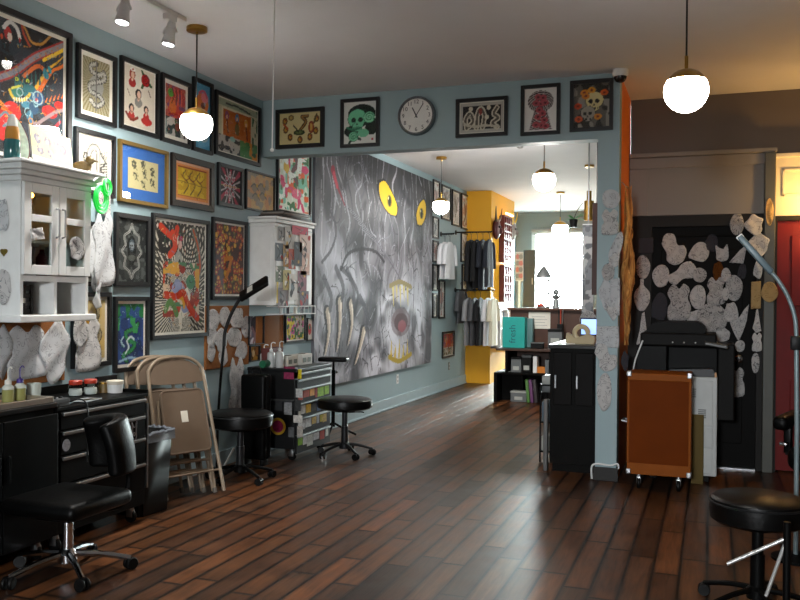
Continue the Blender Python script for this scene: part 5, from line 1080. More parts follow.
for i, (px, py, w, h, c, lb) in enumerate(cards):
    Xp = KX+.0195+.002*(i % 4); a, b = onX(px-w/2, py, Xp), onX(px+w/2, py, Xp); u, v = onX(px, py-h/2, Xp), onX(px, py+h/2, Xp); w2, h2 = b[1]-a[1], u[2]-v[2]
    aa = Art(max(.3, w2/h2), c, 24); r = random.Random(i)
    for _ in range(5): aa.ell(r.uniform(.1, .9), r.uniform(.1, .9), r.uniform(.06, .16), r.uniform(.06, .2), r.choice(['#d8d4cc', '#3a3236', '#a83a3a', '#c9a050', '#6f7a80', '#efeae2']), r.uniform(0, 3))
    aa.line([(.2, .2), (.6, .5), (.3, .85)], .03, '#2b2628')
    o = MB().box(-w2/2, w2/2, -.0008, 0, -h2/2, h2/2).build('flash_card', mat('card_back', '#d0ccc4', .7), smooth=False); put(o, (Xp, (a[1]+b[1])/2, (u[2]+v[2])/2), PI/2)
    aa.mesh('drawing', w2, h2, PRINT, o, -.0012, z0=-h2/2); tag(o, lb+' on the front of the plain white cabinet', 'card', gF)
pq = onX(293, 312, KX+.03); t = thing('wire_rack', 'white wire rack below the plain white cabinet', 'rack', (KX-.1, (ky0+ky1)/2, kz0-.004), PI/2)
b = MB()
for z in (-.004, -.07): b.tube([(-.28, .0, z), (-.28, -.18, z), (.28, -.18, z), (.28, .0, z)], .004, 6)
for k in range(9): x = -.28+.07*k; b.tube([(x, -.18, -.004), (x, -.18, -.07), (x, .0, -.07)], .003, 6)
b.build('wires', WHITEP, t); 
for k in range(4): tag(put(MB().lathe([(0, 0), (.014, 0), (.014, .05), (.006, .062), (0, .064)], seg=12).build('ink_bottle', mat('ink_%d' % k, ['#b9bab8', '#3f3f44', '#d7d2c4', '#8a8e92'][k], .4)), (KX-.0, ky0+.12+.13*k, kz0-.073)), ['pale grey', 'black', 'cream', 'grey'][k]+' ink bottle in the wire rack under the plain white cabinet', 'bottle', 'ink bottles in the wire rack')
tag(MB().box(0, .002, -.017, .017, -.1, .1).build('yellow_strip', mat('yellow_tape', '#cfae1e', .5), smooth=False), 'yellow ruler strip at the lower corner of the plain white cabinet', 'strip').location = (KX+.02, ky0+.02, kz0+.12)
# small pictures and cork under it
on_left('small framed print with yellow and magenta blossoms under the plain white cabinet', 285, 305, 314, 343, lambda s: (s.mott('#b84a8a', 7, .55, 2), s.mott('#d9c23a', 7, .6, 3), s.mott('#3f6a44', 8, .62, 4)), bg='#b7b0a6', mw=.01, f=.014, rows=44)
on_left('tiny framed print at the mural corner under the plain white cabinet', 306.5, 313.5, 318, 341, lambda s: (s.ell(.5, .5, .2, .3, '#c24a4a'), s.ell(.5, .4, .1, .12, '#3d8a6a')), bg='#d4cfc4', mw=.008, f=.012, rows=40)
on_left('narrow pale pink print on the wall right of the plain white cabinet', 306, 312.3, 232, 306, lambda s: (s.mott('#d9a3a0', 5, .5, 2), s.mott('#a8b89a', 6, .6, 3), s.line([(.3, .1), (.6, .4), (.4, .9)], .03, '#8a4a4a')), bg='#ddd6c4', mw=0, f=.012, rows=60)
p0, p1 = onX(257, 316, XL+.02), onX(284, 352, XL+.02)
tag(put(MB().box(-.5*(p1[1]-p0[1]), .5*(p1[1]-p0[1]), -.012, 0, 0, p0[2]-p1[2], bev=.003).build('cork_board', KRAFT), (XL+.001, (p0[1]+p1[1])/2, p1[2]), PI/2), 'brown cork board behind the bottles on the sticker cart', 'cork board')
t = on_left('purple grey photo print pinned beside the sticker cart', 248, 263, 316, 345, lambda s: (s.mott('#d7d2dc', 5, .5, 2), s.ell(.5, .3, .3, .3, '#3a3440'), s.line([(.3, .4), (.5, .7), (.4, .95)], .06, '#8a6a6e')), bg='#6b6272', mw=0, f=.006, rows=44, d=.03, glass=False)
on_left('small gold card propped on the sticker cart behind the bottles', 249, 259, 346, 362, lambda s: (s.mott('#5b4322', 6, .5, 2), s.ell(.5, .5, .2, .25, '#d8b98a')), bg='#a8772e', mw=0, f=.008, rows=40, d=.03, glass=False)
# cork board with stencils beside the lamp
k0, k1 = onX(206, 306, XL+.016), onX(249, 364, XL+.016); kw, kh = k1[1]-k0[1], k0[2]-k1[2]
t = thing('cork_board', 'cork board covered in small oval stencils behind the magnifier lamp', 'cork board', (XL+.0003, (k0[1]+k1[1])/2, k1[2]), PI/2)
MB().box(-kw/2, kw/2, -.014, 0, 0, kh, bev=.003).build('cork', KRAFT, t, smooth=False)
gO = 'stencils on the cork board behind the magnifier lamp'
for i, (px, py, w, h, kd, lb) in enumerate([(213, 320, 13, 22, 'oval', 'upper left oval stencil'), (225, 317, 12, 20, 'oval', 'upper second oval stencil'), (237, 318, 14, 22, 'blob', 'upper right rounded stencil'), (246, 327, 9, 22, 'oval', 'rightmost narrow stencil'), (212, 338, 10, 20, 'oval', 'left middle oval stencil'), (221, 340, 14, 22, 'blob', 'central wide stencil'),
        (234, 337, 14, 20, 'oval', 'right of centre oval stencil'), (211, 352, 8, 20, 'oval', 'lower left leaf stencil'), (223, 356, 9, 20, 'oval', 'lower middle leaf stencil'), (241, 350, 12, 18, 'angular', 'lower right angular stencil')]):
    st_X(lb+' on the cork board behind the magnifier lamp', px, py, w, h, kd, SHEET, XL+.0145, gO, i % 3, crumple=.008)
st_X('long forearm-shaped stencil hanging on the wall beside the sticker cart', 236, 390, 15, 66, 'fig', SHEET, XL, None, 6, crumple=.02)

# ------------------------------------------------------------------ sticker cart
GX = -3.13; gy0, gy1, gz1 = onX(297, 370, GX)[1], onX(331, 362, GX)[1], onX(297, 369, GX)[2]; gd = GX-XL-.02; gw = gy1-gy0
CGREY = mat('cart_grey', '#191a1b', .4, .3)
t = thing('drawer_cart', 'dark grey rolling drawer cart plastered with stickers', 'drawer cart', (GX-gd/2, (gy0+gy1)/2, 0), PI/2)
MB().box(-gw/2, gw/2, -gd/2+.02, gd/2, .1, gz1-.03, bev=.004).build('body', CGREY, t, smooth=False)
MB().box(-gw/2-.01, gw/2+.01, -gd/2-.005, gd/2, gz1-.03, gz1, bev=.006).build('top', CGREY, t, smooth=False)
zz = gz1-.034; rr = random.Random(11); pal = ['#b8331f', '#d8b52a', '#7fae2a', '#d9d6cf', '#c96a24', '#3a5a8c', '#e8e4da', '#8c2448', '#2f2f33', '#cfcac0', '#c9a13a']
for k, hh in enumerate((.055, .075, .12, .12, .14, .15)):
    d = MB().box(-gw/2+.008, gw/2-.008, -gd/2, -gd/2+.019, zz-hh+.004, zz, bev=.002).build('drawer', CGREY, t, smooth=False)
    MB().box(-gw/2+.012, gw/2-.012, -gd/2-.012, -gd/2-.0005, zz-.018, zz-.003, bev=.003).build('drawer_pull', STEEL, d, smooth=False)
    if k >= 2:
        x = -gw/2+.03
        while x < gw/2-.09:
            w = rr.uniform(.04, .12); h = min(hh-.04, rr.uniform(.05, .09)); c = rr.choice(pal)
            if k == 2: c = ['#a83a22', '#c9862a', '#8f3324', '#86b52c', '#86b52c'][min(4, int((x+gw/2)/.12))]
            sk = MB().box(x, x+w, -gd/2-.0025, -gd/2-.0005, zz-.024-h, zz-.024).build('sticker', mat('sticker_'+c[1:], c, .4, var=.35, scale=55), d, smooth=False); x += w+rr.uniform(.004, .02)
    zz -= hh
sd = -gw/2-.0015
for i, (y, z, w, h, c) in enumerate([(-.16, .72, .1, .1, '#8c2f52'), (-.24, .69, .0, .0, '#000000'), (-.235, .715, .07, .075, '#c8b51f'), (-.05, .45, .09, .08, '#2f3031'), (-.15, .43, .07, .1, '#8d8f90'), (-.25, .56, .06, .07, '#b9bbb9'), (-.24, .35, .08, .06, '#c9c4bd'), (-.18, .24, .05, .08, '#5b5d5e'), (-.22, .72, .035, .1, '#9aa0a3'), (-.26, .25, .05, .09, '#a8a29a'), (-.24, .46, .05, .09, '#3b3c3d')]):
    if w: MB().box(sd-.0012, sd+.0005, y-w/2, y+w/2, z-h/2, z+h/2).build('sticker', mat('sticker_'+c[1:], c, .4, var=.35, scale=55), t, smooth=False)
q = Matrix.Translation((sd-.001, -.06, .28)) @ Matrix.Rotation(-PI/2, 4, 'Y')
MB().lathe([(0, 0), (.07, 0), (.068, .002), (0, .002)], M=q).build('round_sticker', mat('yellow_round', '#c9a12c', .4), t); MB().lathe([(0, .0022), (.05, .0022), (.049, .0035), (0, .0035)], M=q).build('round_sticker', mat('magenta_round', '#a02a5a', .4, var=.4, scale=50), t)
MB().tube([(sd-.0, -.2, .5), (sd-.035, -.2, .5), (sd-.035, .22, .5), (sd, .22, .5)], .008, 8).build('side_handle', STEEL, t)
casters(t, [(sx*(gw/2-.06), sy*(gd/2-.07)) for sx in (-1, 1) for sy in (-1, 1)], .037)
GZ = gz1+.001
def oncart(px, py): q = onZ(px, py, GZ); return (q[0], q[1], GZ)
for px, py, h, lb in ((264, 366, .15, 'leftmost white squeeze bottle on the sticker cart'), (271, 367, .17, 'second white squeeze bottle on the sticker cart'), (279.5, 367.5, .18, 'white pump bottle on the sticker cart beside the glove boxes')):
    t = thing('squeeze_bottle', lb, 'bottle', oncart(px, py), 0, 'white bottles on the sticker cart')
    MB().lathe([(0, 0), (.03, 0), (.033, .006), (.033, h*.62), (.028, h*.7), (.012, h*.75), (0, h*.75)]).build('body', mat('milk_plastic', '#c9cbc9', .35), t)
    MB().lathe([(.013, h*.752), (.014, h*.85), (.005, h*.9), (.003, h*1.15), (0, h*1.15)]).tube([(0, 0, h*1.12), (.015, 0, h*1.2), (.04, 0, h*1.17)], .004, 6, 4).build('nozzle', WHITEP, t)
for px, py, w, d_, h, lb, c in ((292, 366, .2, .1, .085, 'white glove box on the sticker cart, left one', '#cbc7bb'), (306, 364.5, .2, .1, .09, 'white glove box on the sticker cart, right one', '#c4c2ba')):
    p = oncart(px, py); t = thing('glove_box', lb, 'box', (p[0]-.05, p[1]+.02, GZ), PI/2, 'glove boxes on the sticker cart')
    MB().box(-w/2, w/2, -d_/2, d_/2, 0, h, bev=.003).build('carton', mat('carton_'+c[1:], c, .6), t, smooth=False); MB().box(-w/2+.02, -.02, -d_/2-.002, -d_/2-.0003, .02, h-.03).box(.01, w/2-.03, -d_/2-.002, -d_/2-.0003, .02, h-.03).build('printed_label', mat('carton_print', '#6f746a', .6, var=.4, scale=70), t, smooth=False); MB().lathe([(0, 0), (.05, 0), (.05, .0015), (0, .0015)], c=(0, 0, h+.0002), sy=.5).build('opening', mat('dark_slot', '#3b3d39', .8), t)
p = oncart(284, 357); tag(put(MB().lathe([(0, -.05), (.028, -.05), (.03, -.045), (.03, .08), (0, .08)], M=Matrix.Translation((0, 0, .031)) @ Matrix.Rotation(PI/2, 4, 'X')).build('green_roll', mat('green_wrap', '#1f6a48', .4)), (-3.42, 6.2, GZ)), 'dark green roll of wrap behind the white bottles on the sticker cart', 'roll')
t = thing('paper_box', 'flat dark red box behind the glove boxes on the sticker cart', 'box', (-3.47, 6.38, GZ), PI/2)
MB().box(-.12, .12, -.04, .04, 0, .15, bev=.003).build('carton', mat('maroon_carton', '#5b2a26', .6), t, smooth=False)

# black folded massage table in the shade left of the cart
xa, xb = onY(244, 420, 5.95)[0], onY(268, 420, 5.95)[0]
t = thing('massage_table', 'black padded folded table standing upright between the stool and the sticker cart', 'folded table', ((xa+xb)/2, 5.95, 0), 0); w = xb-xa
for y in (-.065, .005): MB().box(-w/2, w/2, y, y+.06, .05, .72, bev=.022, seg=3).build('padded_panel', BLKLEATH, t)
MB().tube([(-.04, 0, .725), (-.03, 0, .765), (.03, 0, .765), (.04, 0, .725)], .007, 8, 4).build('carry_handle', BLKPLAST, t)
for sx in (-1, 1): MB().box(sx*(w/2-.03)-.012, sx*(w/2-.03)+.012, -.05, .05, .001, .049, bev=.004).build('foot', BLKPLAST, t)
# magnifier lamp
LY = 5.62; pt = lambda x, y: onY(x, y, LY)
b0 = onY(217, 440, LY); b0[2] = 0; t = thing('magnifier_lamp', 'black gooseneck floor lamp leaning over the stool by the wall', 'floor lamp', (b0[0], b0[1], 0))
rel = lambda x, y: tuple(pt(x, y)-np.array([b0[0], b0[1], 0]))
MB().lathe([(0, .001), (.083, .001), (.085, .01), (.075, .022), (.02, .03), (0, .03)]).build('base', BLKPLAST, t)
MB().tube([(0, 0, .025), rel(218, 420), rel(221, 375), rel(224, 345)], .0105, 10, 4).build('pole', BLKPLAST, t)
MB().tube([rel(224, 346), rel(225, 332), rel(230, 317), rel(236, 305), rel(242, 296)], .013, 10, 5).build('gooseneck', mat('black_rubber', '#101011', .6), t)
h0, h1 = Vector(rel(240, 297.5)), Vector(rel(268, 280)); ax = (h1-h0).normalized(); L = (h1-h0).length
Mh = Matrix.Translation((h0+h1)/2) @ ax.to_track_quat('X', 'Z').to_matrix().to_4x4()
hd = MB().box(-L/2, L/2, -.05, .05, -.018, .018, bev=.016, seg=3, M=Mh @ Matrix.Rotation(.9, 4, 'X')).build('lamp_head', BLKPLAST, t)
MB().box(-.05, .0, -.028, .028, .0182, .0196, M=Mh @ Matrix.Rotation(.9, 4, 'X')).build('label_plate', mat('pale_plate', '#c9c6c0', .5), hd, smooth=False)
MB().box(-.05, -.0, -.034, .034, -.0196, -.0182, M=Mh @ Matrix.Rotation(.9, 4, 'X')).build('diffuser', WHITEP, hd, smooth=False)
# white stick with a red tip
a, b = onZ(224, 467, .012), onY(234, 448, onZ(224, 467, .012)[1]+.02)
t = thing('stick', 'short white rod with a red tip low behind the stool by the wall', 'rod', tuple(a)); e = Vector((b-a).tolist())
MB().cyl((0, 0, 0), e, .009, seg=10).build('rod', WHITEP, t); MB().cyl(-e*.12, e*.02, .0105, seg=10).build('tip', REDLID, t)
# armrest stand behind the stool
b0 = onZ(333, 437, 0); t = thing('armrest_stand', 'black tattoo armrest stand with a flat pad by the mural', 'armrest', (b0[0], b0[1], 0), .2)
pz = onY(336, 359.5, b0[1])
MB().box(-.14, .14, -.07, .07, pz[2]-.02, pz[2]+.022, bev=.016, seg=3).build('pad', BLKLEATH, t); MB().cyl((0, 0, .1), (0, 0, pz[2]-.1), .018).cyl((0, 0, pz[2]-.35), (0, 0, pz[2]-.02), .012).build('pole', BLKMET, t)
for k in range(3): a = k*2*PI/3+.5; MB().tube([(0, 0, .14), (.1*math.cos(a), .1*math.sin(a), .08), (.23*math.cos(a), .23*math.sin(a), .012)], .011, 8, 4).build('leg', BLKMET, t)
MB().sphere((.026, 0, pz[2]-.12), .014, 12).build('knob', CHROME, t)
p = onX(400, 378.5, XL+.003)
for px, py, lb in ((397.5, 379, 'white power outlet below the mural'), (449, 366, 'grey power outlet below the small framed print')):
    p = onX(px, py, XL+.003); t = thing('power_outlet', lb, 'outlet', (XL+.0005, p[1], p[2]), PI/2)
    MB().box(-.035, .035, -.006, 0, -.057, .057, bev=.002).build('plate', WHITEP if '397' in str(px) else mat('grey_plate', '#6f6c66', .5), t, smooth=False)
    for z in (-.025, .025): MB().box(-.017, .017, -.0085, -.0062, z-.014, z+.014, bev=.001).build('socket', mat('socket_grey', '#a9a9a5', .5), t, smooth=False)

# ------------------------------------------------------------------ rear room: rails and shirts
RAILM = mat('rail_black', '#1a1a1b', .4, .6)
CL = {k: mat('cloth_'+k, c, .9, bump=.2, scale=200) for k, c in dict(black='#17181b', navy='#20242e', grey='#55575b', white='#d4d6db', cream='#d8d2bd', heather='#8f9195').items()}
def rail(label, Y, z, x1):
    t = thing('clothes_rail', label, 'clothes rail', (XL+.001, Y, z)); MB().tube([(0, 0, 0), (x1-XL, 0, 0), (x1-XL+.012, 0, .012)], .012, 12).build('bar', RAILM, t); MB().lathe([(0, 0), (.035, 0), (.035, .012), (0, .012)], M=Matrix.Rotation(PI/2, 4, 'Y')).build('wall_flange', RAILM, t)
def shirt(label, x, Y, z, c, L=.68, sleeve=.2, group=None, W=.25):
    t = thing('hung_shirt', label, 'shirt', (x, Y, z), PI/2, group)   # local x across the shoulders
    MB().tube([(0, 0, -.1), (0, 0, -.03), (.0, 0, .0)], .003, 6).torus((0, 0, .0), .018, .003, 'X', 12, -PI*.3, PI).tube([(-.19, 0, -.135), (0, 0, -.095), (.19, 0, -.135)], .006, 6).build('hanger', RAILM, t)
    bm = bmesh.new(); O = []; r = random.Random(int(abs(x*7919)+Y*31))
    prof = [(.0, -.105, .085), (-.03, -.11, .15), (-.07, -.12, .2), (-.15, -.145, W-.02), (-.3, -.16, W-.03), (-.5, -.17, W-.02), (-L, -.17, W)]
    prev = None; ph = r.uniform(0, 6)
    for z_, w0, hw in [(-.095, 0, .07), (-.12, 0, .15), (-.15, 0, .21), (-.2, 0, W-.02), (-.3, 0, W-.03), (-.42, 0, W-.025), (-.56, 0, W-.015), (-L, 0, W)]:
        n = 24; th = .014+.016*min(1, (-z_-.09)/.3); ring = [bm.verts.new((hw*math.cos(2*PI*i/n), th*math.sin(2*PI*i/n)*(1+.25*math.sin(5*2*PI*i/n+ph)), z_)) for i in range(n)]
        if prev:
            for i in range(n): bm.faces.new((prev[i], prev[(i+1) % n], ring[(i+1) % n], ring[i]))
        prev = ring
    q = MB(); q.merge(bm)
    for sx in (-1, 1): q.tube([(sx*.17, 0, -.15), (sx*.23, .0, -.22), (sx*(W+.02), 0, -.22-sleeve)], .034, 12, 4, r1=.037)
    q.build('shirt', c, t); return t
Yr = 12.3; zr = onY(480, 232, Yr)[2]; xr1 = onY(491, 232, Yr)[0]
rail('upper clothes rail in front of the yellow partition, carrying dark hoodies', Yr, zr, xr1)
gS = 'dark hoodies on the upper rail'
for px, k, L, lb in ((471.5, 'black', .86, 'black hoodie nearest the wall on the upper rail'), (477.5, 'black', .82, 'second black hoodie on the upper rail'), (483, 'navy', .84, 'dark navy hoodie on the upper rail'), (489.5, 'navy', .8, 'outermost navy shirt with open front on the upper rail')): shirt(lb, onY(px, 240, Yr)[0], Yr, zr-.02, CL[k], L, .5 if k == 'black' else .3, gS)
zr2 = onY(480, 290, Yr)[2]; rail('lower clothes rail in front of the yellow partition, carrying grey and white shirts', Yr, zr2, onY(494, 290, Yr)[0])
gS = 'shirts on the lower rail'
for px, k, lb in ((469, 'heather', 'light grey long shirt nearest the wall on the lower rail'), (475, 'grey', 'grey shirt on the lower rail'), (480.5, 'black', 'black shirt on the lower rail'), (488, 'white', 'white t-shirt near the end of the lower rail'), (493.5, 'cream', 'cream shirt at the outer end of the lower rail')): shirt(lb, onY(px, 300, Yr)[0], Yr, zr2-.02, CL[k], .8, .22, gS)
Yr3 = 11.55; zr3 = onY(446, 234, Yr3)[2]; rail('short clothes rail by the mural, carrying white shirts', Yr3, zr3, onY(452, 234, Yr3)[0]+.02)
for px, k, lb in ((445, 'white', 'white shirt nearest the wall on the short rail by the mural'), (450, 'white', 'outer white shirt on the short rail by the mural')): shirt(lb, onY(px, 240, Yr3)[0], Yr3, zr3-.02, CL[k], .62, .2, 'white shirts on the short rail')
Yr4 = 12.0; q = onX(459, 300, XL+.1); 
for x0, x1, y0, y1, c, lb in ((456.5, 464, 290, 323, 'grey', 'grey t-shirt pinned flat on the wall beside the lower rail'),):
    a, b = onX(x0, 300, XL+.05), onX(x1, 300, XL+.05); z1_ = onX(x0, y0, XL+.05)[2]; shirt(lb, XL+.07, (a[1]+b[1])/2, z1_+.1, CL[c], .6, .2)
# shelf with red racks and masks on the yellow partition
RW = mat('red_rack_wood', '#5b1a14', .5, var=.2); xs = py1
def onP(px, py): return onX(px, py, xs+.02)
for (x0, x1, y0, y1, lb, rows_, cols_) in ((500.5, 508, 216, 262, 'upper dark red wooden rack on the yellow partition', 6, 4), (500.5, 508, 266, 302, 'lower dark red wooden rack on the yellow partition', 4, 3)):
    a, b = onP(x0, y0), onP(x0, y1); c = onP(x1, y0); w, h = c[1]-a[1], a[2]-b[2]
    t = thing('display_rack', lb, 'rack', (xs+.001, (a[1]+c[1])/2, b[2]), PI/2); MB().box(-w/2, w/2, -.01, 0, 0, h).build('back', mat('rack_back', '#2a100c', .6), t, smooth=False)
    bb = MB()
    for k in range(rows_+1): bb.box(-w/2, w/2, -.09, -.01, h*k/rows_-(.0 if k else -.0), h*k/rows_+.018)
    for k in range(cols_+1): x = -w/2+w*k/cols_; bb.box(x-.009, x+.009, -.088, -.01, .0, h)
    bb.build('grid', RW, t, smooth=False)
    MB().box(-w/2+.02, w/2-.02, -.12, -.09, h+.03, h+.06, bev=.008).build('picture_light', mat('warm_strip', '#fff', .4, emit='#ffc07a', es=5), t, smooth=False)
    MB().box(-.02, .02, -.095, 0, h+.02, h+.04).build('light_bracket', BRASS, t, smooth=False)
    rr = random.Random(rows_)
    for k in range(rows_):
        for j in range(cols_):
            if rr.random() < .75: MB().lathe([(0, 0), (.03, 0), (.035, .04), (.02, .09), (0, .1)], c=(-w/2+w*(j+.5)/cols_, -.05, h*k/rows_+.0185), seg=10).build('trinket', mat('trinket_%d' % (j % 3), ['#7a4a2a', '#6a2416', '#3f1a10'][j % 3], .5), t)
def mask(label, px, py, c, horn):
    p = onX(px, py, xs+.06); t = thing('horned_mask', label, 'mask', (xs+.001, p[1], p[2]), PI/2)
    MB().sphere((0, -.05, 0), .13, 16, sc=(.85, .5, 1.25)).sphere((0, -.12, -.03), .035, 10, sc=(.8, 1, 1.5)).build('face', mat('mask_'+c[1:], c, .5, var=.3, scale=30), t)
    for sx in (-1, 1):
        MB().tube([(sx*.06, -.06, .12), (sx*.16, -.08, .2), (sx*.2, -.09, .34)], .025, 8, 4, r1=.005).build('horn', mat('horn_'+horn[1:], horn, .5), t); MB().sphere((sx*.045, -.105, .03), .02, 8).build('eye', BLKPLAST, t)
mask('dark red horned mask left of the racks on the yellow partition', 497, 229, '#4a1618', '#5a4a3a'); mask('grey horned mask with yellow horns right of the racks', 513, 231, '#77706c', '#c9a93a')
# white low shelving unit beneath
a = onP(496, 305); 
t = thing('shelf_unit', 'white shelf unit with slim books below the red racks', 'shelf', (xs+.001, onP(503, 320)[1], 0), PI/2)
b = MB()
for z in (.55, .85, 1.15): b.box(-.75, .75, -.16, 0, z, z+.02)
for x in (-.75, -.25, .25, .73): b.box(x, x+.02, -.16, 0, .55, 1.17)
b.build('shelf_boards', WHITEP, t, smooth=False)
for k, bx_ in enumerate((-.6, -.5, -.4, -.15, -.05, .08, .35, .45, .58)): tag(put(MB().box(-.02, .02, -.11, 0, 0, .24, bev=.002).build('book', mat('bk%d' % (k % 4), ['#7d2f26', '#c9c0b0', '#34506a', '#a88a4a'][k % 4], .6)), (xs+.02, onP(503, 320)[1]+bx_, .8715), PI/2), 'slim book upright on the white shelf unit', 'book', 'books on the white shelf unit')
# grey storage screens with flash sheet near the far wall
for (x0, x1, y0, y1, Y, c, lb, nm) in ((515.5, 523, 252, 281, 15.5, '#b5aca4', 'pinkish flash sheet board left of the far window', 'flash_board'), (523.5, 535, 250, 306, 15.6, '#33383a', 'dark grey cupboard left of the far window', 'cupboard')):
    a, b = onY(x0, y0, Y), onY(x1, y1, Y); t = thing(nm, lb, 'board' if nm == 'flash_board' else 'cupboard', ((a[0]+b[0])/2, Y, 0 if nm == 'cupboard' else b[2])); w = b[0]-a[0]
    if nm == 'cupboard':
        MB().box(-w/2, w/2, 0, .4, 0, a[2], bev=.004).build('body', mat('grey_cupboard', c, .5), t, smooth=False)
        for k in range(3): d = MB().box(-w/2+.005, w/2-.005, -.015, -.0005, .1+k*.62, .1+k*.62+.58, bev=.004).build('door', mat('grey_cupboard', c, .5), t, smooth=False); MB().box(w/2-.06, w/2-.045, -.03, -.0155, .35+k*.62, .47+k*.62).build('handle', STEEL, d, smooth=False)
    else:
        h = a[2]-b[2]; MB().box(-w/2, w/2, 0, .02, 0, h, bev=.003).box(-.02, .02, .02, .05, -b[2]+.001, h*.5).build('board', WHITEP, t, smooth=False)
        aa = Art(w/h, c, 60)
        for yy in range(4):
            for xx in range(2): aa.ell(.28+.44*xx, .15+.23*yy, .08, .09, ['#b06a62', '#7d7a78'][(xx+yy) % 2])
        aa.mesh('flash_sheet', w*.94, h*.96, PRINT, t, -.002, z0=h*.02)
# ------------------------------------------------------------------ reception desk
DY = 10.7; dl = onY(496, 348, DY); dtop = dl[2]; DX1 = -1.0
BROWNW = mat('brown_wood', '#4a2a1a', .5, var=.2, scale=6); DESKB = mat('desk_black', '#060504', .55, spec=.1)
t = thing('reception_desk', 'brown and black reception desk with open shelves, before the far window', 'desk', (0, DY, 0))
MB().box(dl[0], DX1, -.02, .62, dtop-.03, dtop, bev=.004).build('worktop', mat('worktop_brown', '#3b2417', .4), t, smooth=False)
zl = onY(540, 308, DY+.62)[2]
MB().box(dl[0]+.05, DX1, .6, .64, .0, zl-.03).build('back_panel', BROWNW, t, smooth=False); MB().box(dl[0]+.02, DX1, .52, .78, zl-.03, zl, bev=.004).build('ledge', mat('ledge_wood', '#5b3a28', .4), t, smooth=False)
zs = onY(520, 373, DY)[2]
MB().box(dl[0]-.02, DX1, -.02, .595, zs-.025, zs, bev=.003).build('shelf', DESKB, t, smooth=False)
MB().box(dl[0]+.12, dl[0]+.15, .0, .595, zs+.001, dtop-.031).box(dl[0]-.02, dl[0]+.3, .28, .595, .001, zs-.026).box(dl[0]-.02, dl[0]+.02, -.02, .28, .001, zs-.026).box(-1.9, -1.87, 0, .595, .001, dtop-.031).box(dl[0]+.3, -1.9, .55, .595, .001, zs-.026).build('panel', DESKB, t, smooth=False)
def dsk(px, py, Y): return onY(px, py, Y)
# teal card box with upright lettering
a, b = onY(502.5, 317, DY+.15), onY(524.5, 346, DY+.15)
t = thing('card_box', 'teal box with dark upright lettering on the reception desk', 'box', ((a[0]+b[0])/2, DY+.15, dtop+.001)); w, h = b[0]-a[0], a[2]-dtop
MB().box(-w/2, w/2, 0, .16, 0, h, bev=.004).build('carton', mat('teal_card', '#129c94', .5), t, smooth=False)
text_part('fresh', h*.3, (-.01, -.001, h*.45), mat('dark_teal_ink', '#0a4a56', .5), t, 'lettering', rot=(PI/2, -PI/2, 0))
a, b = onY(525, 316, DY+.34), onY(531, 345, DY+.34)
tag(put(MB().box(-.06, .06, 0, .12, 0, (a[2]-dtop)*.92, bev=.004).build('grey_box', mat('blue_grey_card', '#5b7f80', .6)), ((a[0]+b[0])/2, DY+.34, dtop+.001)), 'blue-grey box behind the teal one on the reception desk', 'box')
a, b = onY(528.5, 312, DY+.58), onY(550, 329, DY+.58); w, h = b[0]-a[0], a[2]-b[2]
t = thing('notice_sheet', 'white notice sheet pinned to the brown desk back', 'sheet', ((a[0]+b[0])/2, DY+.598, b[2])); MB().box(-w/2, w/2, -.004, 0, 0, h).build('paper', MATBOARD, t, smooth=False)
b_ = MB()
for k in range(4): b_.box(-w*.36, w*(.36-.1*(k % 2)), -.005, -.0042, h*(.2+.17*k), h*(.22+.17*k))
b_.build('ruled_lines', mat('faint_ink', '#8d8d90', .7), t, smooth=False)
# small things on desk
GREYP = mat('grey_plastic', '#5f6364', .5); PALEP = mat('pale_plastic', '#a8aaa4', .5)
def box_at(name, label, px, pw, ptop, Y, zb, m, d=.14, cat='box', lid=None, group=None):
    a, b = onY(px-pw/2, ptop, Y), onY(px+pw/2, ptop, Y); w = b[0]-a[0]; h = a[2]-zb-.001
    t = thing(name, label, cat, ((a[0]+b[0])/2, Y, zb+.001), 0, group); MB().box(-w/2, w/2, 0, d, 0, h*(.85 if lid else 1), bev=.004).build('body', m, t, smooth=False)
    if lid: MB().box(-w/2-.004, w/2+.004, -.004, d+.004, h*.855, h, bev=.003).build('lid', lid, t, smooth=False)
    return t, w, h
t, w, h = box_at('card_holder', 'grey plastic card holder on the reception desk', 555, 14, 329, DY+.1, dtop, GREYP, lid=BLKPLAST); MB().box(-w*.3, w*.3, -.006, -.0005, h*.2, h*.55).build('card', PALEP, t, smooth=False)
t, w, h = box_at('pen_cup', 'black pen cup behind the card holder on the desk', 560, 6, 324, DY+.32, dtop, BLKPLAST, .08, 'cup')
for k in range(3): MB().cyl((-.02+.02*k, .04, h*.7), (-.03+.03*k, .05, h*1.6), .006, seg=8).build('pen', [INK, REDLID, STEEL][k], t)
t, w, h = box_at('stapler', 'flat dark stapler beside the teal box on the desk', 537, 13, 342.5, DY+.12, dtop, BLKPLAST, .06, 'stapler', lid=GREYP)
# far ledge clutter before the window: lantern, small figure, ramp-like bar
lt = zl+.001
p = onY(543.5, 300, DY+.66); t = thing('lantern_stand', 'tall grey metal lantern standing on the desk ledge by the window', 'lantern', (p[0], DY+.66, lt)); HL = onY(543.5, 266, DY+.66)[2]-lt
GRM = mat('grey_metal', '#8c8f90', .4, .5)
for sx in (-1, 1): MB().box(sx*.062-.008, sx*.062+.008, -.008, .008, .02, HL*.72).build('post', GRM, t, smooth=False)
MB().lathe([(0, 0), (.09, 0), (.09, .02), (0, .02)]).build('base', GRM, t); MB().lathe([(0, HL*.72), (.1, HL*.72), (.095, HL*.78), (.05, HL*.92), (.015, HL), (0, HL)]).build('roof', GRM, t)
p = onY(556, 300, DY+.68); t = thing('figurine', 'small grey figurine on the desk ledge against the window', 'figurine', (p[0], DY+.68, lt)); HF = onY(556, 290, DY+.68)[2]-lt
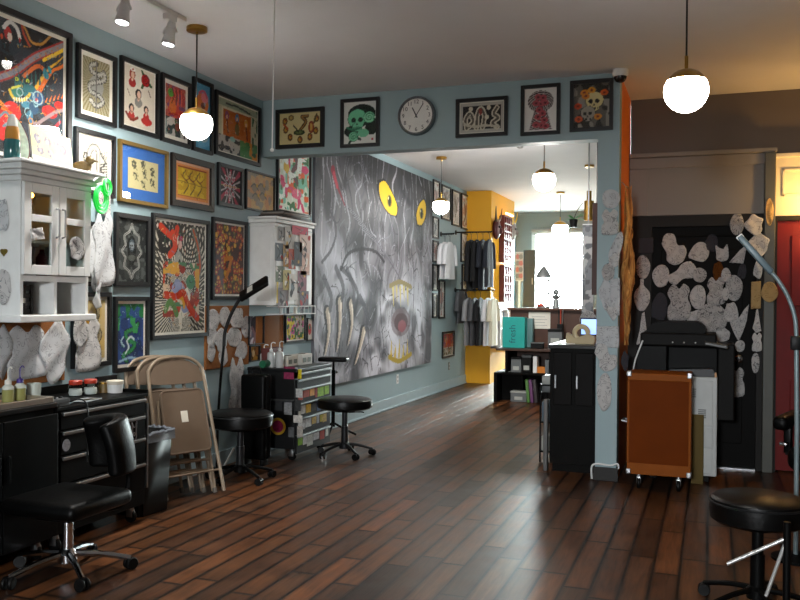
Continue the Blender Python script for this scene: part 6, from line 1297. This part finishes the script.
MB().lathe([(0, 0), (.05, 0), (.045, HF*.2), (.03, HF*.5), (.05, HF*.65), (.02, HF*.72), (0, HF*.72)]).sphere((0, 0, HF*.88), HF*.17).tube([(-.03, 0, HF*.6), (-.09, 0, HF*.4)], .014).tube([(.03, 0, HF*.6), (.08, 0, HF*.75)], .014).build('body', GRM, t)
a, b = onY(543, 292, DY+.7), onY(583, 308, DY+.7)
tag(MB().tube([tuple(a-np.array([0, 0, -.01])), (b[0], b[1], lt+.012)], .012, 8).build('sloping_bar', GRM), 'grey bar sloping down across the bright window', 'bar')
p = onY(541, 305, DY+.6); tag(put(MB().sphere((0, 0, .03), .03, 12, sc=(1.6, 1, 1)).build('red_ornament', REDLID), (p[0]+.0, DY+.6, lt)), 'small red ornament on the desk ledge', 'ornament')
# shelves under the desk
shelf_top = zs+.001
for i, (px, w, tp, m, lb, lid) in enumerate(((516, 10, 357, GREYP, 'grey box on the left of the desk shelf', BLKPLAST), (526.5, 9, 355, BLKPLAST, 'black box with pale lid on the desk shelf', GREYP), (535, 4, 356, WHITEP, 'narrow white box on the desk shelf', None), (541, 9, 367, mat('orange_card', '#c9761c', .5), 'orange box on the desk shelf', None), (547, 4, 360, GREYP, 'grey box at the right of the desk shelf', None), (504, 12, 371, PALEP, 'low pale tray at the left end of the desk shelf', None))):
    t, w_, h_ = box_at('storage_box', lb, px, w, tp, DY+.06+.02*(i % 2), zs, m, .16, 'box', lid, 'boxes on the desk shelf')
    if i < 2: MB().box(-w_*.3, w_*.3, -.004, -.0005, h_*.15, h_*.4).build('label_card', PALEP, t, smooth=False)
t, w, h = box_at('storage_box', 'grey box with pale label on the floor under the desk shelf', 518.5, 16, 391, DY+.1, 0, GREYP, .16, 'box', PALEP); MB().box(-w*.25, w*.25, -.006, -.0005, h*.2, h*.5).build('label_card', PALEP, t, smooth=False)
for k, (px, c, lb) in enumerate(((528.5, '#4f7a3a', 'green binder leaning under the desk shelf'), (532, '#6a3f6a', 'purple binder leaning under the desk shelf'), (536, '#3a3436', 'dark binder under the desk shelf'))):
    p = onY(px, 395, DY+.05); tag(put(MB().box(-.018, .018, 0, .24, 0, .3, bev=.003, M=Matrix.Rotation(-.1, 4, 'Y')).build('binder', mat('binder_'+c[1:], c, .6)), (p[0], DY+.05, .006)), lb, 'binder', 'binders under the desk')
# ------------------------------------------------------------------ black cabinet beside the column
bx0 = onY(549, 400, 6.62)[0]; bz1 = onY(575, 345, 6.62)[2]
t = thing('low_cabinet', 'tall black cabinet standing against the blue column', 'cabinet', ((bx0+XC0)/2, 6.6, 0)); w = XC0-bx0-.012
MB().box(-w/2, w/2, .02, 1.0, .06, bz1-.03, bev=.004).box(-w/2+.02, w/2-.02, .04, .98, .0, .06).build('body', DESKB, t, smooth=False); MB().box(-w/2-.01, w/2, -.01, 1.02, bz1-.03, bz1, bev=.004).build('top', mat('black_top', '#0f0c0a', .35, spec=.3), t, smooth=False)
for k in range(2): x0 = -w/2+.03+k*(w/2-.02); d = MB().box(x0, x0+w/2-.045, .004, .0195, .52, bz1-.06, bev=.004).build('door_panel', mat('dark_brown_door', '#080504', .5, spec=.1), t, smooth=False); MB().box(x0+.01, x0+.022, -.008, .0035, .65, .75, bev=.002).build('handle', STEEL, d, smooth=False)
p = bx0-.062
MB().box(-w/2-.045, -w/2-.012, .0, .06, .001, onY(556, 400, 6.6)[2], bev=.004).build('metal_post', mat('post_grey', '#5d5c5b', .4, .6), t, smooth=False)
# tape dispenser, screen and papers on the black cabinet
a = onY(582, 331, 7.0); BZ = bz1+.001
DX = onY(580, 340, 6.8)[0]
t = thing('tape_dispenser', 'large beige tape dispenser on the black cabinet', 'tape dispenser', (DX, 6.8, BZ)); TAN = mat('tan_plastic', '#b3a27a', .45)
MB().prism([(-.11, 0), (.12, 0), (.12, .06), (.05, .075), (-.03, .045), (-.1, .09)], -.05, .05, bev=.006).build('base', TAN, t); MB().torus((.01, 0, .085), .052, .02, 'Y', 28).build('tape_roll', mat('tape_cream', '#c9bd98', .4), t)
sx_ = onY(592, 325, 7.35); t = thing('monitor', 'small lit screen beside the blue column', 'monitor', (sx_[0]-.01, 7.35, BZ)); hz = onY(592, 318, 7.35)[2]-BZ
MB().box(-.09, .09, 0, .02, hz-.15, hz, bev=.004).box(-.02, .02, .005, .02, .01, hz-.15).box(-.07, .07, -.04, .06, 0, .012, bev=.003).build('case', BLKPLAST, t, smooth=False); MB().box(-.08, .08, -.003, -.0005, hz-.14, hz-.01).build('screen', mat('lit_screen', '#8aa8d8', .3, emit='#8fb0ea', es=1.4), t, smooth=False)
p = onY(565, 342, 6.68); tag(put(MB().box(-.07, .07, -.05, .05, 0, .006, bev=.001).build('paper_stack', MATBOARD), (p[0], 6.72, BZ), .2), 'small stack of white paper on the black cabinet', 'paper')
# slim rack with a power strip in front of the desk
q0 = onZ(555, 470, 0); a = onY(553.5, 376, 6.98); t = thing('supply_rack', 'slim dark supply rack with grey boxes left of the black cabinet', 'rack', (bx0-.085, 6.95, 0))
hz = onY(554, 385, 6.95)[2]
b = MB()
for x in (-.05, .042): b.box(x, x+.012, 0, .012, 0.001, hz).box(x, x+.012, .22, .232, 0.001, hz)
for z in (.08, .32, .56): b.box(-.05, .054, 0, .23, z, z+.012)
b.box(-.05, .054, 0, .23, hz-.012, hz).build('frame', BLKMET, t, smooth=False)
for z, h, m, lb, nm in ((hz, .07, PALEP, 'pale grey power strip box on top of the supply rack', 'power_box'), (.572, .07, GREYP, 'grey carton on the upper tier of the supply rack', 'carton'), (.332, .16, mat('blue_grey_bag', '#5c6f7c', .5), 'blue-grey bag on the middle tier of the supply rack', 'bag'), (.092, .12, PALEP, 'pale carton on the lowest tier of the supply rack', 'carton')):
    tag(put(MB().box(-.036, .04, .01, .2, 0, h, bev=.008).build(nm, m), (bx0-.085, 6.95, z+.001)), lb, 'box')
# hanging display column with drawings at the edge of the opening and a brown board
a, b = onY(582.5, 224, 8.0), onY(593, 330, 8.0)
t = thing('picture_banner', 'narrow white hanging panel of grey drawings right of the far window', 'panel', ((a[0]+b[0])/2, 8.0, b[2])); w, h = b[0]-a[0], a[2]-b[2]
MB().box(-w/2, w/2, 0, .02, 0, h, bev=.003).build('board', WHITEP, t, smooth=False); MB().box(-.006, .006, .006, .014, h, CEIL-b[2]-.001).build('hanging_rod', GRM, t, smooth=False)
aa = Art(w/h, '#c4c4c6', 110); aa.mott('#8d9096', 14, .6, 3); aa.mott('#6f7278', 20, .66, 4); aa.mesh('drawings', w*.98, h*.98, PRINT, t, -.002, z0=h*.01)
stencil('oval grey stencil at the foot of the white hanging panel', (onY(588, 321, 7.99)[0], 7.9955, onY(588, 321, 7.99)[2]), 0, .15, .2, 'oval', SHEETB)
a, b = onY(592.5, 203, 7.5), onY(600, 295, 7.5); t = thing('wood_post', 'dark brown hanging board between the white panel and the blue column', 'board', ((a[0]+b[0])/2, 7.5, b[2])); w, h = b[0]-a[0], a[2]-b[2]
MB().box(-w/2, w/2, 0, .03, 0, h, bev=.003).build('board', mat('dark_brown_board', '#3a1f17', .5), t, smooth=False); MB().box(-.006, .006, .01, .02, h, CEIL-b[2]-.001).build('hanging_rod', GRM, t, smooth=False)
t = thing('leafy_plant', 'small green leaves beside the brass cylinder pendant', 'plant', (Fp[0]-.19, Fp[1], Fp[2]-.1)); 
MB().lathe([(0, -.1), (.04, -.1), (.055, 0), (0, 0)]).tube([(0, 0, 0), (.05, 0, .12), (.11, 0, .2)], .004, 6, 4).build('hanging_pot', BLKPLAST, t)
rr = random.Random(2); b = MB()
for k in range(7):
    a = rr.uniform(0, 2*PI); L = rr.uniform(.08, .16); e = rr.uniform(-.2, .8); M_ = Matrix.Rotation(a, 4, 'Z') @ Matrix.Rotation(-e, 4, 'Y')
    b.sphere((0, 0, 0), .5, 10, sc=(L, .045, .008), M=M_ @ Matrix.Translation((L*.5, 0, .005)))
b.build('leaves', mat('leaf_green', '#2f7a3a', .5), t)
# ------------------------------------------------------------------ stencils on the blue column
gL = 'tracing paper stencils on the blue column'
for i, (px, py, w, h, kd, m, lay, lb) in enumerate([
    (611, 199, 18, 20, 'oval', SHEETT, 0, 'topmost round stencil on the blue column'), (610, 222, 17, 26, 'fig', SHEET, 1, 'second from top, squarish patterned stencil on the blue column'),
    (616, 248, 11, 34, 'angular', SHEETT, 0, 'long slanted translucent sheet on the blue column'), (614.5, 260, 10, 14, 'blob', SHEET, 2, 'small pale stencil over the slanted sheet on the blue column'),
    (608.5, 272, 13, 18, 'oval', SHEETB, 1, 'small patterned oval halfway up the blue column'), (606, 294, 13, 30, 'blob', SHEETT, 0, 'translucent sheet halfway down the blue column'),
    (615, 297, 10, 38, 'rect', SHEETT, 1, 'long rectangular translucent sheet at the column edge'), (613, 313, 13, 14, 'fan', SHEET, 3, 'small white fan-shaped stencil on the blue column'),
    (607.5, 337, 23, 22, 'rect', SHEETT, 0, 'translucent square sheet low on the blue column'), (606, 358, 23, 27, 'blob2', SHEET, 2, 'big rounded double stencil low on the blue column'),
    (604.5, 392, 15, 38, 'oval', SHEET, 0, 'lowest long stencil on the blue column')]):
    st_Y(lb, px, py, w, h, kd, m, YH-.001, gL, max(0, lay), crumple=.008, roll=-.25 if 'slanted' in lb else 0)
# brown paper bunch hanging from the orange wall side
pk = onY(624.5, 188, 6.6); xb_ = XC1+.045
t = thing('paper_bundle', 'long crumpled bunch of orange-brown paper hanging on the orange wall end', 'paper bundle', (xb_, 6.62, 0))
zt, zb = onY(625, 186, 6.62)[2], onY(625, 345, 6.62)[2]
KR = NT('kraft_paper'); tc = KR.n('ShaderNodeTexCoord'); mp = KR.n('ShaderNodeMapping'); mp.inputs['Scale'].default_value = (30, 30, 5); KR.l(tc.outputs['Object'], mp.inputs[0]); no = KR.n('ShaderNodeTexNoise'); no.inputs['Scale'].default_value = 1; no.inputs['Detail'].default_value = 6; KR.l(mp.outputs[0], no.inputs[0])
rp = KR.n('ShaderNodeValToRGB'); rp.color_ramp.elements[0].position = .3; rp.color_ramp.elements[0].color = rgba('#8a4c18'); rp.color_ramp.elements[1].position = .7; rp.color_ramp.elements[1].color = rgba('#eab266'); KR.l(no.outputs['Fac'], rp.inputs[0]); KR.l(rp.outputs[0], KR.b.inputs['Base Color']); KR.b.inputs['Roughness'].default_value = .8
rr = random.Random(3)
b = MB()
for k in range(26):
    bm = bmesh.new(); x0, y0 = rr.uniform(-.022, .03), rr.uniform(-.1, .12); za = zt-rr.uniform(0, .6)*(k > 5); zz_ = zb+rr.uniform(0, .55)*(k > 6); N = 30; rows = []; p1, p2, p3 = rr.uniform(0, 6), rr.uniform(0, 6), rr.uniform(14, 34); W0 = rr.uniform(.008, .024)
    for i in range(N+1):
        v = i/N; z = za+(zz_-za)*v; wd = W0*(.12+1.1*math.sin(PI*min(1, v*.9+.06)))*(1+.45*math.sin(p3*v+p1)); fl = .25+.75*math.sin(PI*min(1, .15+v*.85))
        rows.append([bm.verts.new((max(-.042, x0*fl+.012*math.sin(11*v+p2)+wd*math.cos(a)*.6), y0*fl+.02*math.sin(9*v+p1)+wd*1.5*math.sin(a), z)) for a in [j*2*PI/7+p1+3*v for j in range(7)]])
    for i in range(N):
        for j in range(7): bm.faces.new((rows[i][j], rows[i][(j+1) % 7], rows[i+1][(j+1) % 7], rows[i+1][j]))
    bm.faces.new(rows[0]); bm.faces.new(rows[-1][::-1]); b.merge(bm)
b.build('crumpled_paper', KR.m, t, smooth=False); MB().cyl((0, 0, zt-.02), (-.045, 0, zt+.03), .004, seg=8).build('nail', STEEL, t)
st_Y('small grey stencil hanging low beside the brown paper bunch', 625, 361, 8, 18, 'blob', SHEETD, 6.72, None, 0)
# ------------------------------------------------------------------ stencils on the dark door
gD = 'tracing paper stencils on the dark door'
D0 = YD+.019; DP = YD-.0105
T = [(646, 245.5, 15, 16, 'rect', SHEETD, 1, 'small dark square stencil at the upper left of the door frame'), (643, 267, 14, 24, 'oval', SHEETB, 1, 'patterned oval under the dark square at the left door edge'), (642, 295, 16, 32, 'tear', SHEET, 1, 'bottle-shaped stencil at the left door edge'), (643, 332, 13, 40, 'spike', SHEET, 0, 'long pointed stencil at the left door edge above the orange case'),
     (674, 249.5, 25, 31, 'blob2', SHEET, 1, 'large lobed stencil uppermost on the door'), (661, 276, 17, 23, 'oval', SHEET, 2, 'plain oval below and left of the large lobed stencil'), (659, 307, 17, 29, 'angular', SHEETD, 0, 'dark translucent sheet left of the busy rectangular stencil'), (682, 273, 28, 23, 'double', SHEET, 3, 'wide double-lobed stencil in the upper middle of the door'),
     (679, 302, 23, 37, 'fig', SHEETB, 2, 'big rectangular stencil busy with figures above the printer'), (699, 252, 20, 20, 'angular', SHEET, 1, 'pale angular stencil at the top middle of the door'), (711, 243, 14, 18, 'angular', SHEETD, 0, 'dark grey sheet tucked at the top of the door'), (722, 253, 13, 17, 'cat', SHEET, 2, 'cat-eared stencil high on the door'),
     (738, 254, 18, 19, 'tri', SHEET, 1, 'triangular stencil behind the lamp head'), (699.5, 275, 14, 15, 'oval', SHEETB, 4, 'small round skull face stencil in the middle of the door'), (718, 271, 11, 19, 'blob', SHEETBR, 1, 'brown coloured drawing on the door'), (726, 275, 10, 14, 'oval', SHEET, 3, 'small oval just right of the brown drawing'),
     (742, 271, 9, 16, 'angular', SHEETD, 0, 'small dark sheet below the triangular stencil'), (698, 297, 16, 24, 'oval', SHEET, 1, 'egg-shaped stencil right of the busy rectangular one'), (716, 291, 18, 28, 'fig', SHEETB, 2, 'grey rectangular stencil in the centre of the door'), (734, 288, 17, 27, 'oval', SHEETB, 4, 'large rounded patterned stencil at the right of the door'),
     (711, 318, 31, 32, 'blob', SHEETB, 3, 'largest densely drawn stencil low on the door'), (731, 312, 14, 20, 'blob', SHEET, 5, 'pale stencil right of the largest dense one'), (743, 313, 12, 18, 'tri', SHEET, 1, 'pale pointed stencil at the right door edge'), (738, 327, 16, 24, 'fan', SHEET, 3, 'heart-like stencil above the small round one'),
     (740, 346, 10, 12, 'oval', SHEET, 1, 'small round stencil just above the deadbolt'), (736, 382, 17, 30, 'fig', SHEETB, 1, 'ornate greyish stencil below the deadbolt'), (720, 335, 19, 17, 'blob', SHEET, 0, 'pale stencil peeping out over the printer tray'), (695, 320, 16, 20, 'blob', SHEET, 1, 'grey stencil directly above the printer lid'), (725, 294, 8, 13, 'angular', SHEET, 5, 'small sliver of paper in the middle of the door')]
for px, py, w, h, kd, m, lay, lb in T: st_Y(lb, px, py, w, h, kd, m, D0 if px > 652 else DP, gD, lay, crumple=.008)
gP = 'stencils on the grey door post'
PO = YD-.0605
T = [(737, 224, 14, 22, 'oval', SHEETB, DP, 0, 'oval stencil at the top right of the door frame'), (754.5, 225, 18, 20, 'blob', SHEET, PO, 2, 'rounded folded stencil at the top of the grey door post'), (759, 245, 20, 23, 'blob', SHEET, PO, 0, 'large round stencil on the grey post behind the lamp head'), (769.5, 212, 8, 28, 'oval', SHEETY, PO, 1, 'narrow sheet coloured as warmly lit at the top of the grey post'),
     (756, 295, 10, 28, 'rect', SHEETY, PO, 1, 'yellowed translucent strip on the grey post'), (769.5, 292, 17, 20, 'oval', SHEETY, PO, 3, 'round cream stencil on the grey post beside the red door'), (757, 321, 9, 24, 'spike', SHEET, PO, 0, 'upper narrow figure stencil on the grey post'), (757, 342, 10, 19, 'fig', SHEET, PO, 1, 'middle small figure stencil on the grey post'), (755.5, 363, 8, 21, 'oval', SHEETB, PO, 0, 'lowest oval stencil on the grey post'), (758, 269, 9, 20, 'angular', SHEETT, PO, 3, 'small translucent sheet on the grey post under the lamp head')]
for px, py, w, h, kd, m, Y_, lay, lb in T: st_Y(lb, px, py, w, h, kd, m, Y_, gP, lay, crumple=.008)
# ------------------------------------------------------------------ office printer
PY0 = 6.62; f = lambda x, y: onY(x, y, PY0)
px0, px1 = f(642, 420)[0], f(717, 420)[0]; pz = f(700, 377)[2]; cxp, pw = (px0+px1)/2, px1-px0
t = thing('office_printer', 'large office copier with white body and black scanner top behind the orange case', 'printer', (cxp, PY0, 0))
LG = mat('printer_white', '#b9bcba', .5); DG = mat('printer_dark', '#100f0e', .55, spec=.12); DG2 = mat('printer_black', '#060606', .5, spec=.12)
PD = .52
MB().box(-pw/2, pw/2, 0, PD, .05, pz, bev=.008).build('body', LG, t, smooth=False)
zs_ = [.07, .26, .42, pz-.02]
for k in range(3): d = MB().box(-pw/2+.012, pw/2-.03, -.008, -.0005, zs_[k], zs_[k+1]-.008, bev=.004).build('paper_drawer', LG, t, smooth=False); MB().box(-.08, .08, -.014, -.0085, zs_[k+1]-.05, zs_[k+1]-.03, bev=.003).build('handle', mat('grey_handle', '#7f8280', .5), d, smooth=False)
for (x, z) in ((pw/2-.2, pz-.12), (pw/2-.13, pz-.27)):
    v = MB()
    for k in range(5): v.box(x, x+.055, -.0105, -.0083, z-.03+.014*k, z-.022+.014*k)
    v.build('vent', mat('vent_grey', '#6e706e', .6), t, smooth=False)
zA = f(700, 347)[2]; zB = f(700, 340)[2]; zC = f(680, 322)[2]; xl = f(636, 360)[0]-cxp; xr_ = f(708, 340)[0]-cxp
MB().box(xl, xl+.22, .02, PD, pz, zA, bev=.006).box(xl+.22, pw/2, .22, PD, pz, zA, bev=.006).build('exit_housing', DG2, t, smooth=False)
MB().prism([(xl+.22, pz+.001), (pw/2-.01, pz+.001), (pw/2-.03, pz+.06), (xl+.24, pz+.045)], .02, .215, bev=.003).build('output_tray', mat('tray_dark', '#303234', .5), t, smooth=False)
MB().box(xl+.03, xr_+.06, -.01, PD, zA+.0005, zB+.045, bev=.012).build('scanner', DG, t, smooth=False)
MB().prism([(xl+.06, zB+.046), (xr_-.01, zB+.046), (xr_-.01, zC-.05), (xr_-.06, zC), (xl+.13, zC), (xl+.07, zC-.06)], .02, PD-.03, bev=.012).build('document_feeder', DG, t, smooth=False)
MB().box(xr_-.02, xr_+.14, -.09, .06, -.015, .012, bev=.008, M=Matrix.Translation((0, 0, zB+.01)) @ Matrix.Rotation(.16, 4, 'Y')).build('control_panel', mat('panel_grey', '#4c4d4c', .4), t, smooth=False)
for k in range(3): MB().lathe([(0, 0), (.006, 0), (.005, .003), (0, .003)], M=Matrix.Translation((-.05+.08*k, -.0105, zA+.03)) @ Matrix.Rotation(PI/2, 4, 'X'), seg=10).build('button', mat('button_pale', '#b8b8b4', .4), t)
MB().box(pw/2+.001, pw/2+.12, .1, PD-.02, .45, zA+.02, bev=.01).build('finisher', DG, t, smooth=False)
MB().box(pw/2-.02, pw/2-.004, -.004, .03, pz+.0, pz+.035, bev=.004).build('guide', mat('orange_beige', '#c9986a', .5), t, smooth=False)
for sx in (-1, 1):
    for y in (.06, PD-.06): MB().box(sx*(pw/2-.08)-.03, sx*(pw/2-.08)+.03, y-.03, y+.03, .001, .0495, bev=.006).build('foot', DG2, t, smooth=False)
tag(MB().tube([(cxp+xl+.05, PY0-.03, zA+.04), (cxp+xl+.0, PY0-.035, pz+.12), (cxp+xl-.02, PY0-.03, pz+.02)], .006, 8, 4).build('white_lead', WHITEP), 'white lead hanging down the left of the copier', 'cable')
# ------------------------------------------------------------------ orange case on casters
OY = 6.2; g = lambda x, y: onY(x, y, OY)
ox0, ox1, oz0, oz1 = g(627, 430)[0], g(691, 430)[0], g(660, 476)[2], g(660, 374)[2]; cxo, ow = (ox0+ox1)/2, ox1-ox0
ORC = mat('orange_laminate', '#632b04', .6, var=.12, scale=5, spec=.06); ORT = mat('orange_edge', '#84450e', .55, spec=.12); DARKW = mat('case_dark', '#1c120c', .6)
t = thing('flight_case', 'orange panelled case with steel corners on casters, in front of the copier', 'case', (cxo, OY, 0))
MB().box(-ow/2+.006, ow/2-.006, .006, .33, oz0+.005, oz1-.005, bev=.003).build('body', DARKW, t, smooth=False)
MB().box(-ow/2+.012, ow/2-.012, .0, .0058, oz0+.08, oz1-.05).build('front_panel', ORC, t, smooth=False)
for za, zb2 in ((oz1-.05, oz1), (oz0, oz0+.08)): MB().box(-ow/2, ow/2, -.006, .336, za, zb2, bev=.005).build('edge_rail', ORT, t, smooth=False)
for sx in (-1, 1):
    MB().box(sx*(ow/2-.008)-.008, sx*(ow/2-.008)+.008, -.006, .336, oz0+.0805, oz1-.0505, bev=.003).build('edge_strip', ORT, t, smooth=False)
    for z in (oz0+.01, oz1-.045): MB().box(sx*(ow/2-.012)-.018, sx*(ow/2-.012)+.018, -.011, .03, z-.012+(.03 if z > .5 else 0), z+.03+(.03 if z > .5 else 0), bev=.008).build('corner', STEEL, t, smooth=False)
MB().tube([(-ow/2-.0, .1, oz0+.35), (-ow/2-.04, .1, oz0+.36), (-ow/2-.04, .22, oz0+.36), (-ow/2, .22, oz0+.35)], .008, 8).build('side_handle', STEEL, t)
casters(t, [(sx*(ow/2-.08), y) for sx in (-1, 1) for y in (.06, .27)], (oz0-.026)/2)
a, b_ = onY(691.5, 415, 6.52), onY(703, 486, 6.52)
tag(put(MB().box(-.5*(b_[0]-a[0]), .5*(b_[0]-a[0]), -.014, .0, 0, a[2]-.002, bev=.002).build('cardboard_sheet', mat('olive_card', '#5b4a1e', .8)), ((a[0]+b_[0])/2, 6.58, .001)), 'olive brown cardboard standing against the copier', 'cardboard')
# ------------------------------------------------------------------ jointed lamp at the right
AY = 4.85; r_ = lambda x, y: onY(x, y, AY)
LB = r_(797, 470); LB[2] = 0
t = thing('arm_lamp', 'grey arm lamp with a slim bar head in front of the dark door', 'floor lamp', tuple(LB)); rl = lambda x, y: tuple(r_(x, y)-LB)
LGT = mat('lamp_grey', '#7f8f93', .35, .3)
MB().lathe([(0, .001), (.12, .001), (.12, .015), (.02, .03), (0, .03)]).build('base', BLKMET, t)
foot = rl(797, 430); MB().tube([(foot[0], 0, .02), (foot[0], 0, foot[2]), rl(796.5, 345)], .0125, 10).build('pole', LGT, t)
MB().box(rl(796, 344)[0]-.026, rl(796, 344)[0]+.026, -.026, .026, rl(796, 350)[2], rl(796, 336)[2], bev=.006).build('clamp', BLKPLAST, t)
MB().tube([rl(796.5, 337), rl(795, 318), rl(789, 299), rl(780, 283), rl(772, 273)], .011, 10, 5).build('arm', LGT, t)
h0, h1 = Vector(rl(739, 236)), Vector(rl(772, 273)); ax = (h1-h0).normalized(); L = (h1-h0).length; Mh = Matrix.Translation((h0+h1)/2) @ ax.to_track_quat('X', 'Y').to_matrix().to_4x4()
hd = MB().box(-L/2, L/2, -.017, .017, -.014, .014, bev=.008, seg=3, M=Mh).build('lamp_head', mat('lamp_blue_grey', '#566a73', .35), t); MB().box(-L/2-.004, -L/2+.02, -.018, .018, -.012, .012, bev=.004, M=Mh).build('end_cap', WHITEP, hd)
MB().box(-L/2+.04, L/2-.04, -.012, .012, -.0155, -.0142, M=Mh).build('diffuser', WHITEP, hd)
# ------------------------------------------------------------------ dark client chair and folded stand at the right edge
t = thing('client_chair', 'black upholstered client chair in the dark at the right picture edge', 'chair', (.79, 5.56, 0), -.3)
MB().box(-.3, .3, -.28, .28, .36, .5, bev=.05, seg=4).build('seat', BLKLEATH, t); MB().box(-.28, .28, -.08, .05, 0, .62, bev=.05, seg=4, M=Matrix.Translation((0, .3, .46)) @ Matrix.Rotation(-.25, 4, 'X')).build('backrest', BLKLEATH, t)
for sx in (-1, 1): MB().box(sx*.35-.045, sx*.35+.045, -.22, .24, .58, .66, bev=.03, seg=3).box(sx*.35-.02, sx*.35+.02, -.03, .03, .42, .59, bev=.005).box(min(sx*.28, sx*.36), max(sx*.28, sx*.36), -.03, .03, .41, .43).build('armrest', BLKLEATH, t)
MB().lathe([(0, .001), (.28, .001), (.28, .02), (.1, .05), (.06, .07), (.06, .37), (0, .37)]).build('base', BLKMET, t); MB().box(-.2, .2, -.7, -.27, .2, .25, bev=.02, seg=3).box(-.03, .03, -.3, -.05, .2, .24).build('footrest', BLKLEATH, t)
MB().box(-.34, -.3, -.27, -.22, .5, .52, bev=.004).build('chrome_clip', CHROME, t)
SY = 3.5; s0 = onY(778, 570, SY); t = thing('folded_stand', 'thin silver tripod legs beside the lower right stool', 'stand', (s0[0], SY, 0)); rs = lambda x, y: Vector((onY(x, y, SY)-np.array([s0[0], SY, 0])).tolist())
SIL = mat('satin_silver', '#c6c6c4', .3, .6)
top_ = rs(787, 538)
for q in (rs(727, 564), rs(766, 596)):
    d = (q-top_); k = (top_.z-.012)/max(.01, top_.z-q.z) if q.z < top_.z else 1; MB().cyl(top_, q, .007, seg=10).build('leg', SIL, t)
MB().cyl((top_.x, top_.y, .01), (top_.x, top_.y, top_.z+.06), .014, seg=12).lathe([(0, .001), (.06, .001), (.06, .012), (0, .014)], c=(top_.x, top_.y, 0)).build('pole', BLKMET, t)
